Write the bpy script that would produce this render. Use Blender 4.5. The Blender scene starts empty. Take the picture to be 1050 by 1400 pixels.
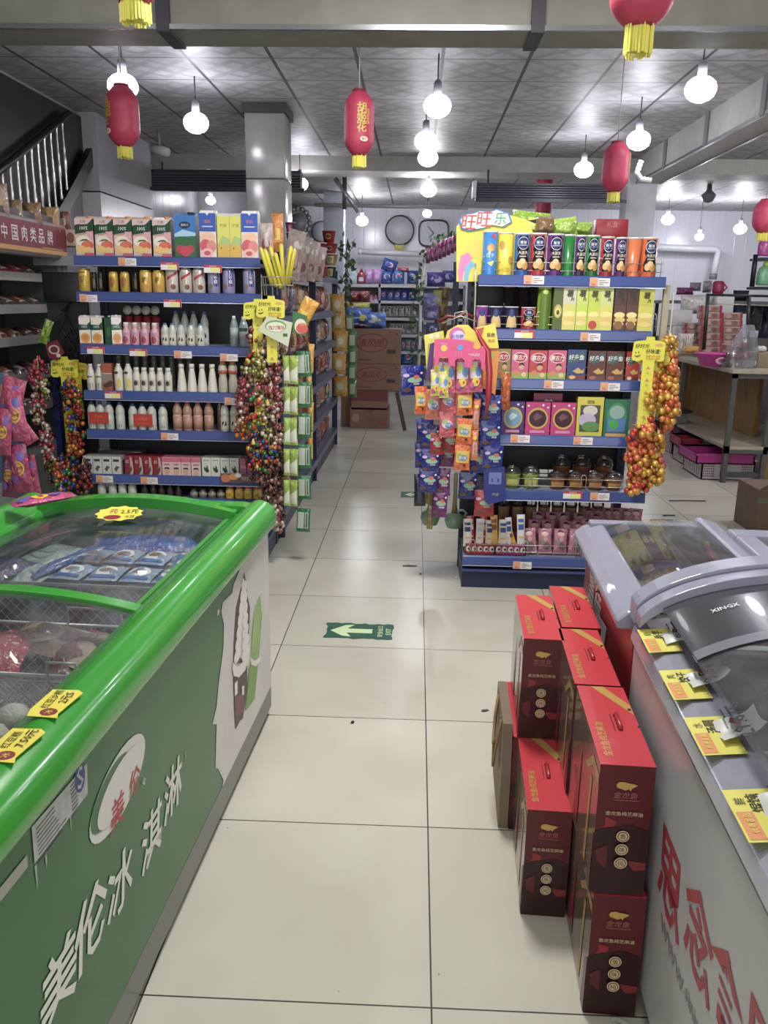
import bpy, bmesh, math, random
from mathutils import Vector, Matrix, Euler
random.seed(7)
SC = bpy.context.scene
COL = SC.collection
PI = math.pi
# ------------------------------------------------------------------ camera model (metres; floor tile = 0.7 m)
CF, CP, CR, CY, CH = 1125.4, 0.2515, 0.0156, -0.0356, 1.6405
FW = Vector((math.sin(CY)*math.cos(CP), math.cos(CY)*math.cos(CP), -math.sin(CP)))
_r = Vector((math.cos(CY), -math.sin(CY), 0)); _u = _r.cross(FW)
CRT = math.cos(CR)*_r + math.sin(CR)*_u
CUP = -math.sin(CR)*_r + math.cos(CR)*_u
CC = Vector((0, 0, CH))
def AT(px, py, X=None, Y=None, Z=None, P=None, N=None):
    """the point of the room seen at photo pixel (px,py) on a known plane"""
    d = FW + CRT*((px-525)/CF) - CUP*((py-700)/CF)
    if P is not None:
        t = (Vector(P)-CC).dot(Vector(N)) / d.dot(Vector(N))
    elif X is not None: t = X/d.x
    elif Y is not None: t = Y/d.y
    else: t = (Z-CH)/d.z
    return CC + d*t
# ------------------------------------------------------------------ materials
_M = {}
def lin(h):
    if isinstance(h, str):
        h = h.lstrip('#'); c = [int(h[i:i+2], 16)/255 for i in (0, 2, 4)]
    else: c = list(h)
    return [x/12.92 if x <= .04045 else ((x+.055)/1.055)**2.4 for x in c]
def m(col, r=.45, metal=0., var=0., vs=8., bump=0., bs=60., coat=0., emit=0., spec=.5, alpha=None):
    key = (col, r, metal, var, vs, bump, bs, coat, emit, spec, alpha)
    if key in _M: return _M[key]
    mt = bpy.data.materials.new('mat_%03d' % len(_M)); mt.use_nodes = True
    nt = mt.node_tree; b = nt.nodes['Principled BSDF']
    c = lin(col); g = .3*c[0]+.55*c[1]+.15*c[2]; c = [g+(x-g)*.9 for x in c]
    b.inputs['Base Color'].default_value = (*c, 1)
    b.inputs['Roughness'].default_value = r
    b.inputs['Metallic'].default_value = metal
    b.inputs['Coat Weight'].default_value = coat
    b.inputs['Specular IOR Level'].default_value = spec
    if alpha is not None: b.inputs['Alpha'].default_value = alpha
    if emit:
        b.inputs['Emission Color'].default_value = (*c, 1); b.inputs['Emission Strength'].default_value = emit
    if var or bump:
        tc = nt.nodes.new('ShaderNodeTexCoord')
    if var:
        n = nt.nodes.new('ShaderNodeTexNoise'); n.inputs['Scale'].default_value = vs; n.inputs['Detail'].default_value = 4
        nt.links.new(tc.outputs['Object'], n.inputs['Vector'])
        mx = nt.nodes.new('ShaderNodeMix'); mx.data_type = 'RGBA'
        rp = nt.nodes.new('ShaderNodeValToRGB'); rp.color_ramp.elements[0].position = .35; rp.color_ramp.elements[1].position = .68
        nt.links.new(n.outputs['Fac'], rp.inputs['Fac'])
        mx.inputs['A'].default_value = (*[x*(1-var) for x in c], 1); mx.inputs['B'].default_value = (*[min(1, x*(1+var*.5)) for x in c], 1)
        nt.links.new(rp.outputs['Color'], mx.inputs['Factor']); nt.links.new(mx.outputs['Result'], b.inputs['Base Color'])
    if bump:
        n2 = nt.nodes.new('ShaderNodeTexNoise'); n2.inputs['Scale'].default_value = bs; n2.inputs['Detail'].default_value = 3
        nt.links.new(tc.outputs['Object'], n2.inputs['Vector'])
        bp = nt.nodes.new('ShaderNodeBump'); bp.inputs['Strength'].default_value = bump; bp.inputs['Distance'].default_value = .02
        nt.links.new(n2.outputs['Fac'], bp.inputs['Height']); nt.links.new(bp.outputs['Normal'], b.inputs['Normal'])
    _M[key] = mt
    return mt
def glass(tint='#eef4f2', refl=1.0, haze=0.0, rough=.02):
    key = ('glass', tint, refl, haze, rough)
    if key in _M: return _M[key]
    mt = bpy.data.materials.new('glass_%d' % len(_M)); mt.use_nodes = True; nt = mt.node_tree; nt.nodes.clear()
    out = nt.nodes.new('ShaderNodeOutputMaterial')
    tr = nt.nodes.new('ShaderNodeBsdfTransparent'); tr.inputs['Color'].default_value = (*lin(tint), 1)
    gl = nt.nodes.new('ShaderNodeBsdfGlossy'); gl.inputs['Roughness'].default_value = rough
    fr = nt.nodes.new('ShaderNodeFresnel'); fr.inputs['IOR'].default_value = 1.5
    ml = nt.nodes.new('ShaderNodeMath'); ml.operation = 'MULTIPLY'; ml.inputs[1].default_value = refl; ml.use_clamp = True
    nt.links.new(fr.outputs[0], ml.inputs[0])
    mx = nt.nodes.new('ShaderNodeMixShader'); nt.links.new(ml.outputs[0], mx.inputs[0])
    src = tr
    if haze:
        df = nt.nodes.new('ShaderNodeBsdfDiffuse'); df.inputs['Color'].default_value = (*lin('#c8ccd0'), 1)
        no = nt.nodes.new('ShaderNodeTexNoise'); no.inputs['Scale'].default_value = 7; no.inputs['Detail'].default_value = 5
        tc = nt.nodes.new('ShaderNodeTexCoord'); nt.links.new(tc.outputs['Object'], no.inputs['Vector'])
        mr = nt.nodes.new('ShaderNodeMapRange'); mr.inputs[1].default_value = .35; mr.inputs[2].default_value = .7; mr.inputs[3].default_value = haze*.4; mr.inputs[4].default_value = haze*1.5
        nt.links.new(no.outputs['Fac'], mr.inputs[0])
        m2 = nt.nodes.new('ShaderNodeMixShader'); nt.links.new(mr.outputs[0], m2.inputs[0])
        nt.links.new(tr.outputs[0], m2.inputs[1]); nt.links.new(df.outputs[0], m2.inputs[2]); src = m2
    nt.links.new(src.outputs[0], mx.inputs[1]); nt.links.new(gl.outputs[0], mx.inputs[2]); nt.links.new(mx.outputs[0], out.inputs[0])
    _M[key] = mt
    return mt
def foilm(c): return m(c, .22, coat=.5, var=.22, vs=34., bump=.7, bs=42.)
# ------------------------------------------------------------------ text glyphs (built-in font turned into mesh)
_T = {}
def glyphs(s, vertical=False, bold=.004):
    k = (s, vertical, bold)
    if k in _T: return _T[k]
    c = bpy.data.curves.new('lettering', 'FONT'); c.body = '\n'.join(s) if vertical else s
    c.resolution_u = 1; c.space_line = .85; c.offset = bold
    o = bpy.data.objects.new('lettering', c); me = o.to_mesh()
    v = [(p.co.x, p.co.y) for p in me.vertices]; f = [tuple(p.vertices) for p in me.polygons]
    o.to_mesh_clear(); bpy.data.objects.remove(o); bpy.data.curves.remove(c)
    if v:
        x0 = min(a for a, _ in v); x1 = max(a for a, _ in v); y0 = min(b for _, b in v); y1 = max(b for _, b in v)
        v = [(a-(x0+x1)/2, b-(y0+y1)/2) for a, b in v]
        n = len(s)
        if vertical: sc = 1/ (max(1e-6, (y1-y0))/n)
        else: sc = 1.0/max(1e-6, y1-y0)
        v = [(a*sc, b*sc) for a, b in v]       # unit glyph height
    _T[k] = (v, f)
    return _T[k]
# ------------------------------------------------------------------ mesh builder
_SPH = {}
class MB:
    def __init__(s): s.v = []; s.f = []; s.fm = []; s.ms = []; s.sm = []; s.X = Matrix()
    def mi(s, mt):
        if mt not in s.ms: s.ms.append(mt)
        return s.ms.index(mt)
    def add(s, vs, fs, mt, smooth=False, X=None):
        o = len(s.v); M = s.X @ X if X is not None else s.X
        s.v += [M @ Vector(p) for p in vs]
        for i, f in enumerate(fs):
            s.f.append([o+j for j in f]); s.fm.append(s.mi(mt[i] if isinstance(mt, list) else mt)); s.sm.append(smooth)
    def box(s, x0, y0, z0, x1, y1, z1, mt, X=None):
        x0, x1 = min(x0, x1), max(x0, x1); y0, y1 = min(y0, y1), max(y0, y1); z0, z1 = min(z0, z1), max(z0, z1)
        s.add([(x0,y0,z0),(x1,y0,z0),(x1,y1,z0),(x0,y1,z0),(x0,y0,z1),(x1,y0,z1),(x1,y1,z1),(x0,y1,z1)],
              [(0,3,2,1),(4,5,6,7),(0,1,5,4),(1,2,6,5),(2,3,7,6),(3,0,4,7)], mt, False, X)
    def rbox(s, x0, y0, z0, x1, y1, z1, mt, r=.004, seg=2, X=None):
        bm = bmesh.new(); bmesh.ops.create_cube(bm, size=1)
        for v in bm.verts:
            v.co = Vector(((x0+x1)/2+v.co.x*abs(x1-x0), (y0+y1)/2+v.co.y*abs(y1-y0), (z0+z1)/2+v.co.z*abs(z1-z0)))
        bmesh.ops.bevel(bm, geom=list(bm.edges), offset=r, segments=seg, affect='EDGES', profile=.5)
        s.add([tuple(v.co) for v in bm.verts], [tuple(v.index for v in f.verts) for f in bm.faces], mt, seg > 1, X) if not bm.verts.index_update() else 0
        bm.free()
    def prism(s, pts, a, b, mt, axis='y', X=None):
        """2-D outline extruded along an axis: axis y -> pts are (x,z); x -> (y,z); z -> (x,y)"""
        n = len(pts)
        g = {'y': lambda p, t: (p[0], t, p[1]), 'x': lambda p, t: (t, p[0], p[1]), 'z': lambda p, t: (p[0], p[1], t)}[axis]
        vs = [g(p, a) for p in pts]+[g(p, b) for p in pts]
        fs = [tuple(range(n)), tuple(range(2*n-1, n-1, -1))]+[(i, i+n, (i+1) % n+n, (i+1) % n) for i in range(n)]
        s.add(vs, fs, mt, False, X)
    def lathe(s, prof, mt, seg=16, c=(0, 0, 0), X=None, smooth=True, sx=1., sy=1.):
        vs = []; fs = []; fm = []
        for r, z in [p[:2] for p in prof]:
            for k in range(seg):
                a = 2*PI*k/seg; vs.append((c[0]+r*sx*math.cos(a), c[1]+r*sy*math.sin(a), c[2]+z))
        for i in range(len(prof)-1):
            mm = prof[i][2] if len(prof[i]) > 2 else mt
            for k in range(seg):
                fs.append((i*seg+k, i*seg+(k+1) % seg, (i+1)*seg+(k+1) % seg, (i+1)*seg+k)); fm.append(mm)
        if prof[0][0] > 1e-5: fs.append(tuple(range(seg-1, -1, -1))); fm.append(fm[0])
        if prof[-1][0] > 1e-5: fs.append(tuple((len(prof)-1)*seg+k for k in range(seg))); fm.append(prof[-1][2] if len(prof[-1]) > 2 else mt)
        s.add(vs, fs, fm, smooth, X)
    def sph(s, c, r, mt, seg=10, sx=1., sy=1., sz=1., X=None):
        h = max(4, seg//2+1)
        s.lathe([(max(1e-6, r*math.sin(PI*i/h)), -r*sz*math.cos(PI*i/h)) for i in range(h+1)], mt, seg, c, X, True, sx, sy)
    def tube(s, pts, r, mt, seg=6, closed=False, X=None):
        pts = [Vector(p) for p in pts]; n = len(pts); vs = []; fs = []
        up = Vector((0, 0, 1)); pv = None
        for i, p in enumerate(pts):
            if closed: d = pts[(i+1) % n]-pts[i-1]
            else: d = pts[min(i+1, n-1)]-pts[max(i-1, 0)]
            d = d.normalized() if d.length > 1e-9 else up
            if pv is None: a = d.cross(up) if abs(d.z) < .95 else d.cross(Vector((1, 0, 0)))
            else: a = pv-d*pv.dot(d)
            a.normalize(); pv = a; b = d.cross(a)
            rr = r[i] if isinstance(r, (list, tuple)) else r
            for k in range(seg):
                t = 2*PI*k/seg; vs.append(p+a*(rr*math.cos(t))+b*(rr*math.sin(t)))
        L = n if closed else n-1
        for i in range(L):
            j = (i+1) % n
            for k in range(seg): fs.append((i*seg+k, i*seg+(k+1) % seg, j*seg+(k+1) % seg, j*seg+k))
        if not closed: fs += [tuple(range(seg-1, -1, -1)), tuple((n-1)*seg+k for k in range(seg))]
        s.add(vs, fs, mt, seg > 4, X)
    def sheet(s, fn, nu, nv, mt, smooth=True, X=None, flip=False):
        vs = [fn(i/nu, j/nv) for j in range(nv+1) for i in range(nu+1)]; w = nu+1
        fs = [(j*w+i, j*w+i+1, (j+1)*w+i+1, (j+1)*w+i) for j in range(nv) for i in range(nu)]
        if flip: fs = [f[::-1] for f in fs]
        s.add(vs, fs, mt, smooth, X)
    def pillow(s, w, h, d, mt, nu=8, nv=10, wr=.0, seed=1, crimp=.012, X=None, back=None):
        """sealed foil bag standing in the xz plane, bottom at z=0, bulging +-d/2"""
        rnd = random.Random(seed); ph = [rnd.uniform(0, 6) for _ in range(6)]
        bl = bulge(w, h, d, crimp)
        def f(sign):
            def g(u, v):
                x = (u-.5)*w; z = v*h; q = 1-.06*math.sin(PI*v)   # sides pull in where it is fat
                y = bl(x, z)
                if wr: y += wr*math.sin(9*u+ph[0]+4*v)*math.sin(7*v+ph[1])*min(1, y/(d*.2+1e-6))
                return (x*q, sign*(y+.0006), z+(.0 if 0 < v < 1 else (.003*math.sin(30*u))*0))
            return g
        s.sheet(f(-1), nu, nv, mt, True, X); s.sheet(f(1), nu, nv, back or mt, True, X, True)
    def decals(s, D, fmap, eps0=.0007, step=.0004, X=None):
        for i, d in enumerate(D):
            e = eps0+step*i; t = d[0]; mt = d[-1]
            if t == 'r':
                _, x0, z0, x1, z1 = d[:5]; nx = max(1, int(abs(x1-x0)/.012)); nz = max(1, int(abs(z1-z0)/.03))
                vs = [(x0+(x1-x0)*a/nx, z0+(z1-z0)*b/nz) for b in range(nz+1) for a in range(nx+1)]
                fs = [(b*(nx+1)+a, b*(nx+1)+a+1, (b+1)*(nx+1)+a+1, (b+1)*(nx+1)+a) for b in range(nz) for a in range(nx)]
            elif t == 'e':
                _, cx, cz, rx, rz = d[:5]; n = 18
                vs = [(cx, cz)]+[(cx+rx*k*math.cos(2*PI*j/n), cz+rz*k*math.sin(2*PI*j/n)) for k in (.5, 1) for j in range(n)]
                fs = [(0, 1+j, 1+(j+1) % n) for j in range(n)]+[(1+j, 1+n+j, 1+n+(j+1) % n, 1+(j+1) % n) for j in range(n)]
            elif t == 'p':
                vs = d[1]; fs = [tuple(range(len(vs)))]
                if getattr(fmap, 'curved', False): vs, fs = fill2d(vs)
                else:
                    from mathutils.geometry import tessellate_polygon
                    fs = [tuple(t_) for t_ in tessellate_polygon([[Vector((a, b_, 0)) for a, b_ in vs]])]
            elif t in ('t', 'tv'):
                _, cx, cz, size, txt = d[:5]; gv, gf = glyphs(txt, t == 'tv', .016 if size > .1 else .010 if size > .018 else .003)
                sh = d[5] if len(d) > 6 else 0.; st = d[6] if len(d) > 7 else 1.
                vs = [(cx+(a*st+b*sh)*size, cz+b*size) for a, b in gv]; fs = gf
            s.add([fmap(x, z, e) for x, z in vs], fs, mt, False, X)
    def build(s, name, parent=None, loc=None, rz=0., bevel=0.):
        me = bpy.data.meshes.new(name); me.from_pydata([tuple(p) for p in s.v], [], s.f)
        for mt in s.ms: me.materials.append(mt)
        me.polygons.foreach_set('material_index', s.fm); me.polygons.foreach_set('use_smooth', s.sm); me.update()
        o = bpy.data.objects.new(name, me); COL.objects.link(o)
        if parent is not None: o.parent = parent
        if loc is not None: o.location = loc
        o.rotation_euler.z = rz
        if bevel:
            bv = o.modifiers.new('edge', 'BEVEL'); bv.width = bevel; bv.segments = 2; bv.limit_method = 'ANGLE'
        return o
def bulge(w, h, d, crimp=.012):
    def y(x, z):
        u = min(1, abs(2*x/w)); v = min(1., max(0., (z-crimp)/(h-2*crimp))) if h > 2*crimp else .5
        return d/2*max(0, (1-u**2.4))**.6*max(0., 1-(2*v-1)**4)**.7
    return y
_F2 = {}
def fill2d(pts):
    """an outline filled with small triangles so that it can follow a curved face"""
    k = tuple((round(a, 5), round(b, 5)) for a, b in pts)
    if k in _F2: return _F2[k]
    from mathutils.geometry import delaunay_2d_cdt
    P = []
    n = len(pts); st = .009
    for i in range(n):
        a, b = Vector(pts[i]), Vector(pts[(i+1) % n]); q = max(1, int((b-a).length/st))
        P += [a.lerp(b, j/q) for j in range(q)]
    E_ = [(i, (i+1) % len(P)) for i in range(len(P))]
    x0, x1 = min(p[0] for p in pts), max(p[0] for p in pts); z0, z1 = min(p[1] for p in pts), max(p[1] for p in pts)
    x = x0+st*.51
    while x < x1:
        z = z0+st*.53
        while z < z1: P.append(Vector((x, z))); z += st*1.6
        x += st
    r = delaunay_2d_cdt(P, E_, [list(range(len(E_)))], 1, 1e-6)
    _F2[k] = ([(v.x, v.y) for v in r[0]], [tuple(f) for f in r[2]])
    return _F2[k]
def curved(f): 
    f.curved = True
    return f
def mflat(y): return lambda x, z, e: (x, y-e, z)
def mcyl(r, z0=0, cone=None): return curved(lambda x, z, e: ((r+e)*math.sin(x/r), -(r+e)*math.cos(x/r), z))
def mpil(w, h, d, crimp=.012):
    b = bulge(w, h, d, crimp)
    return curved(lambda x, z, e: (x*(1-.06*math.sin(PI*max(0, min(1, z/h)))), -(b(x, z)+.0012+e), z))
def mside(x): return lambda y, z, e: (x+e, y, z)
# ------------------------------------------------------------------ things
def tag(o, label=None, cat=None, group=None, kind=None):
    if label: o['label'] = label
    if cat: o['category'] = cat
    if group: o['group'] = group
    if kind: o['kind'] = kind
    return o
def thing(name, label, cat, loc=(0, 0, 0), rz=0., group=None):
    o = bpy.data.objects.new(name, None); COL.objects.link(o); o.location = loc; o.rotation_euler.z = rz; o.empty_display_size = .05
    return tag(o, label, cat, group)
def struct(name, mb, loc=None, rz=0.): return tag(mb.build(name, None, loc, rz), kind='structure')
_KIDS = {}
def dup(root, loc, rz=None, label=None, group=None, scale=None):
    r = root.copy(); COL.objects.link(r); r.location = loc
    if rz is not None: r.rotation_euler.z = rz
    if scale is not None: r.scale = scale
    if label: r['label'] = label
    if group: r['group'] = group
    for ch in list(root.children):
        c = ch.copy(); COL.objects.link(c); c.parent = r
        for g in list(ch.children):
            d = g.copy(); COL.objects.link(d); d.parent = c
    return r
ORD = 'first second third fourth fifth sixth seventh eighth ninth tenth eleventh twelfth thirteenth fourteenth fifteenth sixteenth'.split()
NUM = 'zero one two three four five six seven eight nine ten eleven twelve'.split()
def row(make, spans, Y, z, desc, where, cat, group=None, dy=0., rzj=0., start=0, total=None, side='from left'):
    """copies of one product standing along a shelf; spans are (x0,x1,ytop) in the photograph's pixels at depth Y"""
    ym = spans[0][2]
    def X(px, py): return AT(px, py, Y=Y)
    ws = [abs(X(b, t).x-X(a, t).x) for a, b, t in spans]; hs = [X((a+b)/2, t).z-z for a, b, t in spans]
    w = sum(ws)/len(ws); h = sum(hs)/len(hs); first = None; out = []
    n = total or len(spans)
    for i, (a, b, t) in enumerate(spans):
        lab = f'{desc} {where}' if n == 1 else f'{desc}, {ORD[i+start]} {side} {where}'
        zb = X((a+b)/2, t+60 if False else t); xx = X((a+b)/2, (t+20)).x
        if first is None:
            o = make(w, h); first = o; o.location = (xx, Y+dy, z)
            tag(o, lab, cat, group if n > 1 else None)
        else:
            o = dup(first, (xx, Y+dy, z), None, lab, group)
        if rzj: o.rotation_euler.z = random.uniform(-rzj, rzj)
        out.append(o)
    return out
# ================================================================== ROOM
def floor_mat():
    mt = bpy.data.materials.new('floor_tiles'); mt.use_nodes = True; nt = mt.node_tree; L = nt.links.new; b = nt.nodes['Principled BSDF']
    tc = nt.nodes.new('ShaderNodeTexCoord'); sp = nt.nodes.new('ShaderNodeSeparateXYZ'); L(tc.outputs['Object'], sp.inputs[0])
    def M(op, a, bb=None):
        n = nt.nodes.new('ShaderNodeMath'); n.operation = op
        for i, x in enumerate((a, bb)):
            if x is None: continue
            if isinstance(x, (int, float)): n.inputs[i].default_value = x
            else: L(x, n.inputs[i])
        return n.outputs[0]
    def edge(o, off):
        t = M('FRACT', M('DIVIDE', M('SUBTRACT', o, off), .7))
        return M('MULTIPLY', M('MINIMUM', t, M('SUBTRACT', 1., t)), .7)
    e = M('MINIMUM', edge(sp.outputs['X'], .0746-7), edge(sp.outputs['Y'], 1.6195-7))
    gr = M('LESS_THAN', e, .0023)
    ids = nt.nodes.new('ShaderNodeCombineXYZ')
    L(M('FLOOR', M('DIVIDE', M('SUBTRACT', sp.outputs['X'], .0746), .7)), ids.inputs[0]); L(M('FLOOR', M('DIVIDE', M('SUBTRACT', sp.outputs['Y'], 1.6195), .7)), ids.inputs[1])
    wn = nt.nodes.new('ShaderNodeTexWhiteNoise'); wn.noise_dimensions = '2D'; L(ids.outputs[0], wn.inputs['Vector'])
    n1 = nt.nodes.new('ShaderNodeTexNoise'); n1.inputs['Scale'].default_value = 1.6; n1.inputs['Detail'].default_value = 3; L(tc.outputs['Object'], n1.inputs['Vector'])
    n2 = nt.nodes.new('ShaderNodeTexNoise'); n2.inputs['Scale'].default_value = 55; n2.inputs['Detail'].default_value = 2; L(tc.outputs['Object'], n2.inputs['Vector'])
    rp = nt.nodes.new('ShaderNodeValToRGB'); L(n1.outputs['Fac'], rp.inputs[0])
    rp.color_ramp.elements[0].position = .2; rp.color_ramp.elements[0].color = (*lin('#bcb8a7'), 1)
    rp.color_ramp.elements[1].position = .8; rp.color_ramp.elements[1].color = (*lin('#d3d0c1'), 1)
    # dark crumbs and specks of dirt
    vo = nt.nodes.new('ShaderNodeTexVoronoi'); vo.inputs['Scale'].default_value = 9; L(tc.outputs['Object'], vo.inputs['Vector'])
    sk = M('LESS_THAN', vo.outputs['Distance'], .022)
    mx = nt.nodes.new('ShaderNodeMix'); mx.data_type = 'RGBA'; L(sk, mx.inputs['Factor']); L(rp.outputs[0], mx.inputs['A']); mx.inputs['B'].default_value = (.12, .11, .1, 1)
    hv = nt.nodes.new('ShaderNodeMix'); hv.data_type = 'RGBA'; hv.blend_type = 'MULTIPLY'; L(mx.outputs['Result'], hv.inputs['A']); hv.inputs['B'].default_value = (.9, .9, .91, 1); L(wn.outputs['Value'], hv.inputs['Factor'])
    mg = nt.nodes.new('ShaderNodeMix'); mg.data_type = 'RGBA'; L(gr, mg.inputs['Factor']); L(hv.outputs['Result'], mg.inputs['A']); mg.inputs['B'].default_value = (.075, .068, .058, 1)
    L(mg.outputs['Result'], b.inputs['Base Color'])
    b.inputs['Specular IOR Level'].default_value = .38
    rr = nt.nodes.new('ShaderNodeMapRange'); rr.inputs[3].default_value = .19; rr.inputs[4].default_value = .30; L(n1.outputs['Fac'], rr.inputs[0]); L(rr.outputs[0], b.inputs['Roughness'])
    bp = nt.nodes.new('ShaderNodeBump'); bp.inputs['Strength'].default_value = .05; bp.inputs['Distance'].default_value = .01; L(n2.outputs['Fac'], bp.inputs['Height']); L(bp.outputs['Normal'], b.inputs['Normal'])
    return mt
def ceil_mat():
    mt = bpy.data.materials.new('ceiling_panels'); mt.use_nodes = True; nt = mt.node_tree; L = nt.links.new; b = nt.nodes['Principled BSDF']
    tc = nt.nodes.new('ShaderNodeTexCoord'); sp = nt.nodes.new('ShaderNodeSeparateXYZ'); L(tc.outputs['Object'], sp.inputs[0])
    def M(op, a, bb=None):
        n = nt.nodes.new('ShaderNodeMath'); n.operation = op
        for i, x in enumerate((a, bb)):
            if x is None: continue
            if isinstance(x, (int, float)): n.inputs[i].default_value = x
            else: L(x, n.inputs[i])
        return n.outputs[0]
    def fr(o, off): return M('FRACT', M('DIVIDE', M('SUBTRACT', o, off), .622))
    fx, fy = fr(sp.outputs['X'], .76-6.22), fr(sp.outputs['Y'], 6.6-12.44)
    def edge(t): return M('MINIMUM', t, M('SUBTRACT', 1., t))
    gx = M('LESS_THAN', edge(fx), .021); gy = M('LESS_THAN', edge(fy), .014)
    gr = M('MAXIMUM', gx, gy)
    # embossed star: bands of |x|-|y| inside every panel
    ax, ay = M('ABSOLUTE', M('SUBTRACT', fx, .5)), M('ABSOLUTE', M('SUBTRACT', fy, .5))
    d = M('ABSOLUTE', M('SUBTRACT', ax, ay)); su = M('ADD', ax, ay)
    star = M('MAXIMUM', M('LESS_THAN', d, .07), M('MULTIPLY', M('GREATER_THAN', su, .3), M('LESS_THAN', su, .42)))
    n1 = nt.nodes.new('ShaderNodeTexNoise'); n1.inputs['Scale'].default_value = 6; n1.inputs['Detail'].default_value = 5; L(tc.outputs['Object'], n1.inputs['Vector'])
    rp = nt.nodes.new('ShaderNodeValToRGB'); L(n1.outputs['Fac'], rp.inputs[0])
    rp.color_ramp.elements[0].position = .3; rp.color_ramp.elements[0].color = (*lin('#9c9a99'), 1)
    rp.color_ramp.elements[1].position = .7; rp.color_ramp.elements[1].color = (*lin('#b4b2b6'), 1)
    mx = nt.nodes.new('ShaderNodeMix'); mx.data_type = 'RGBA'; mx.blend_type = 'MULTIPLY'; L(M('MULTIPLY', star, .6), mx.inputs['Factor']); L(rp.outputs[0], mx.inputs['A']); mx.inputs['B'].default_value = (.62, .62, .63, 1)
    mg = nt.nodes.new('ShaderNodeMix'); mg.data_type = 'RGBA'; L(gr, mg.inputs['Factor']); L(mx.outputs['Result'], mg.inputs['A']); mg.inputs['B'].default_value = (.06, .06, .065, 1)
    L(mg.outputs['Result'], b.inputs['Base Color']); b.inputs['Roughness'].default_value = .5
    bp = nt.nodes.new('ShaderNodeBump'); bp.inputs['Strength'].default_value = .25; bp.inputs['Distance'].default_value = .02; L(star, bp.inputs['Height']); L(bp.outputs['Normal'], b.inputs['Normal'])
    return mt
def panel_mat(c1, pitch, axis, rough=.3):
    """vertical ribbed wall cladding"""
    mt = bpy.data.materials.new('wall_cladding'); mt.use_nodes = True; nt = mt.node_tree; L = nt.links.new; b = nt.nodes['Principled BSDF']
    tc = nt.nodes.new('ShaderNodeTexCoord'); sp = nt.nodes.new('ShaderNodeSeparateXYZ'); L(tc.outputs['Object'], sp.inputs[0])
    d = nt.nodes.new('ShaderNodeMath'); d.operation = 'DIVIDE'; L(sp.outputs[axis], d.inputs[0]); d.inputs[1].default_value = pitch
    f = nt.nodes.new('ShaderNodeMath'); f.operation = 'FRACT'; L(d.outputs[0], f.inputs[0])
    rp = nt.nodes.new('ShaderNodeValToRGB'); L(f.outputs[0], rp.inputs[0])
    e = rp.color_ramp.elements; e[0].position = 0; e[0].color = (.35, .35, .36, 1); e[1].position = .04; e[1].color = (1, 1, 1, 1)
    mx = nt.nodes.new('ShaderNodeMix'); mx.data_type = 'RGBA'; mx.blend_type = 'MULTIPLY'; mx.inputs['Factor'].default_value = .5
    mx.inputs['A'].default_value = (*lin(c1), 1); L(rp.outputs[0], mx.inputs['B']); L(mx.outputs['Result'], b.inputs['Base Color'])
    b.inputs['Roughness'].default_value = rough
    w = nt.nodes.new('ShaderNodeTexWave'); w.inputs['Scale'].default_value = .6; L(tc.outputs['Object'], w.inputs['Vector'])
    bp = nt.nodes.new('ShaderNodeBump'); bp.inputs['Strength'].default_value = .35; bp.inputs['Distance'].default_value = .02; L(rp.outputs[0], bp.inputs['Height']); L(bp.outputs['Normal'], b.inputs['Normal'])
    return mt
XL, XR, YB, YF, ZC = -3.3, 8.0, 16.4, -2.6, 3.34
b = MB(); b.box(XL, YF, -.05, XR, YB, 0, floor_mat()); struct('floor', b)
b = MB(); b.box(XL, YF, ZC, XR, YB, ZC+.05, ceil_mat()); struct('ceiling', b)
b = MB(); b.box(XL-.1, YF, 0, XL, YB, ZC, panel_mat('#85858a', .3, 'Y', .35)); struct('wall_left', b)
b = MB(); b.box(XR, YF, 0, XR+.1, YB, ZC, panel_mat('#d6d6da', .25, 'Y')); struct('wall_right', b)
b = MB(); b.box(XL-.1, YB, 0, XR+.1, YB+.1, ZC, panel_mat('#dddee8', .21, 'X', .22)); struct('wall_back', b)
b = MB()
wf = m('#c9c6bd', .6)                                     # shop front behind the camera: piers, lintel, open entrance
for x0, x1 in ((XL, -2.6), (3.4, XR)): b.box(x0, YF-.1, 0, x1, YF, ZC, wf)
b.box(-2.6, YF-.1, 2.75, 3.4, YF, ZC, wf)
struct('wall_front', b)
beam = m('#8d8a82', .55, var=.12, vs=5); steel = m('#9a9a9c', .25, .8); dark = m('#2c2c30', .5)
b = MB(); b.box(XL, 4.76, 3.0, XR, 5.06, ZC, beam); b.box(XL, 4.735, 2.995, XR, 4.76, 3.02, steel); struct('trim_1', b)
b = MB()
for px in (735, 224):
    x = AT(px, 30, Y=4.76).x
    b.box(x-.035, 4.733, 2.99, x+.035, 4.765, ZC, m('#3a3a44', .5)); b.box(x-.035, 4.735, 2.985, x+.035, 5.06, 3.0, m('#3a3a44', .5))
struct('trim_2', b)
b = MB(); b.box(XL, 10.75, 3.17, XR, 11.3, ZC, m('#a8a69f', .5, var=.1)); struct('trim_3', b)
b = MB(); b.box(2.6, 5.06, 3.06, 2.9, 10.75, ZC, m('#a8a5a0', .5, var=.1)); b.box(2.59, 5.06, 3.05, 2.62, 10.75, 3.075, steel); b.box(2.88, 5.06, 3.05, 2.91, 10.75, 3.075, steel); struct('trim_4', b)
b = MB()
for y in (6.9, 8.2, 9.5): b.box(2.585, y, 3.05, 2.6, y+.09, ZC, m('#6e6c69', .5))
struct('trim_5', b)
stone = m('#95918d', .22, var=.12, vs=6)
b = MB()
for z0, z1 in ((0, .9), (.905, 1.8), (1.805, 2.70), (2.705, 3.26)): b.rbox(-1.6, 8.0, z0, -1.235, 8.4, z1, stone, .012)
b.box(-1.62, 7.98, 3.255, -1.215, 8.42, ZC, m('#33302f', .6)); struct('pillar', b)
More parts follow.
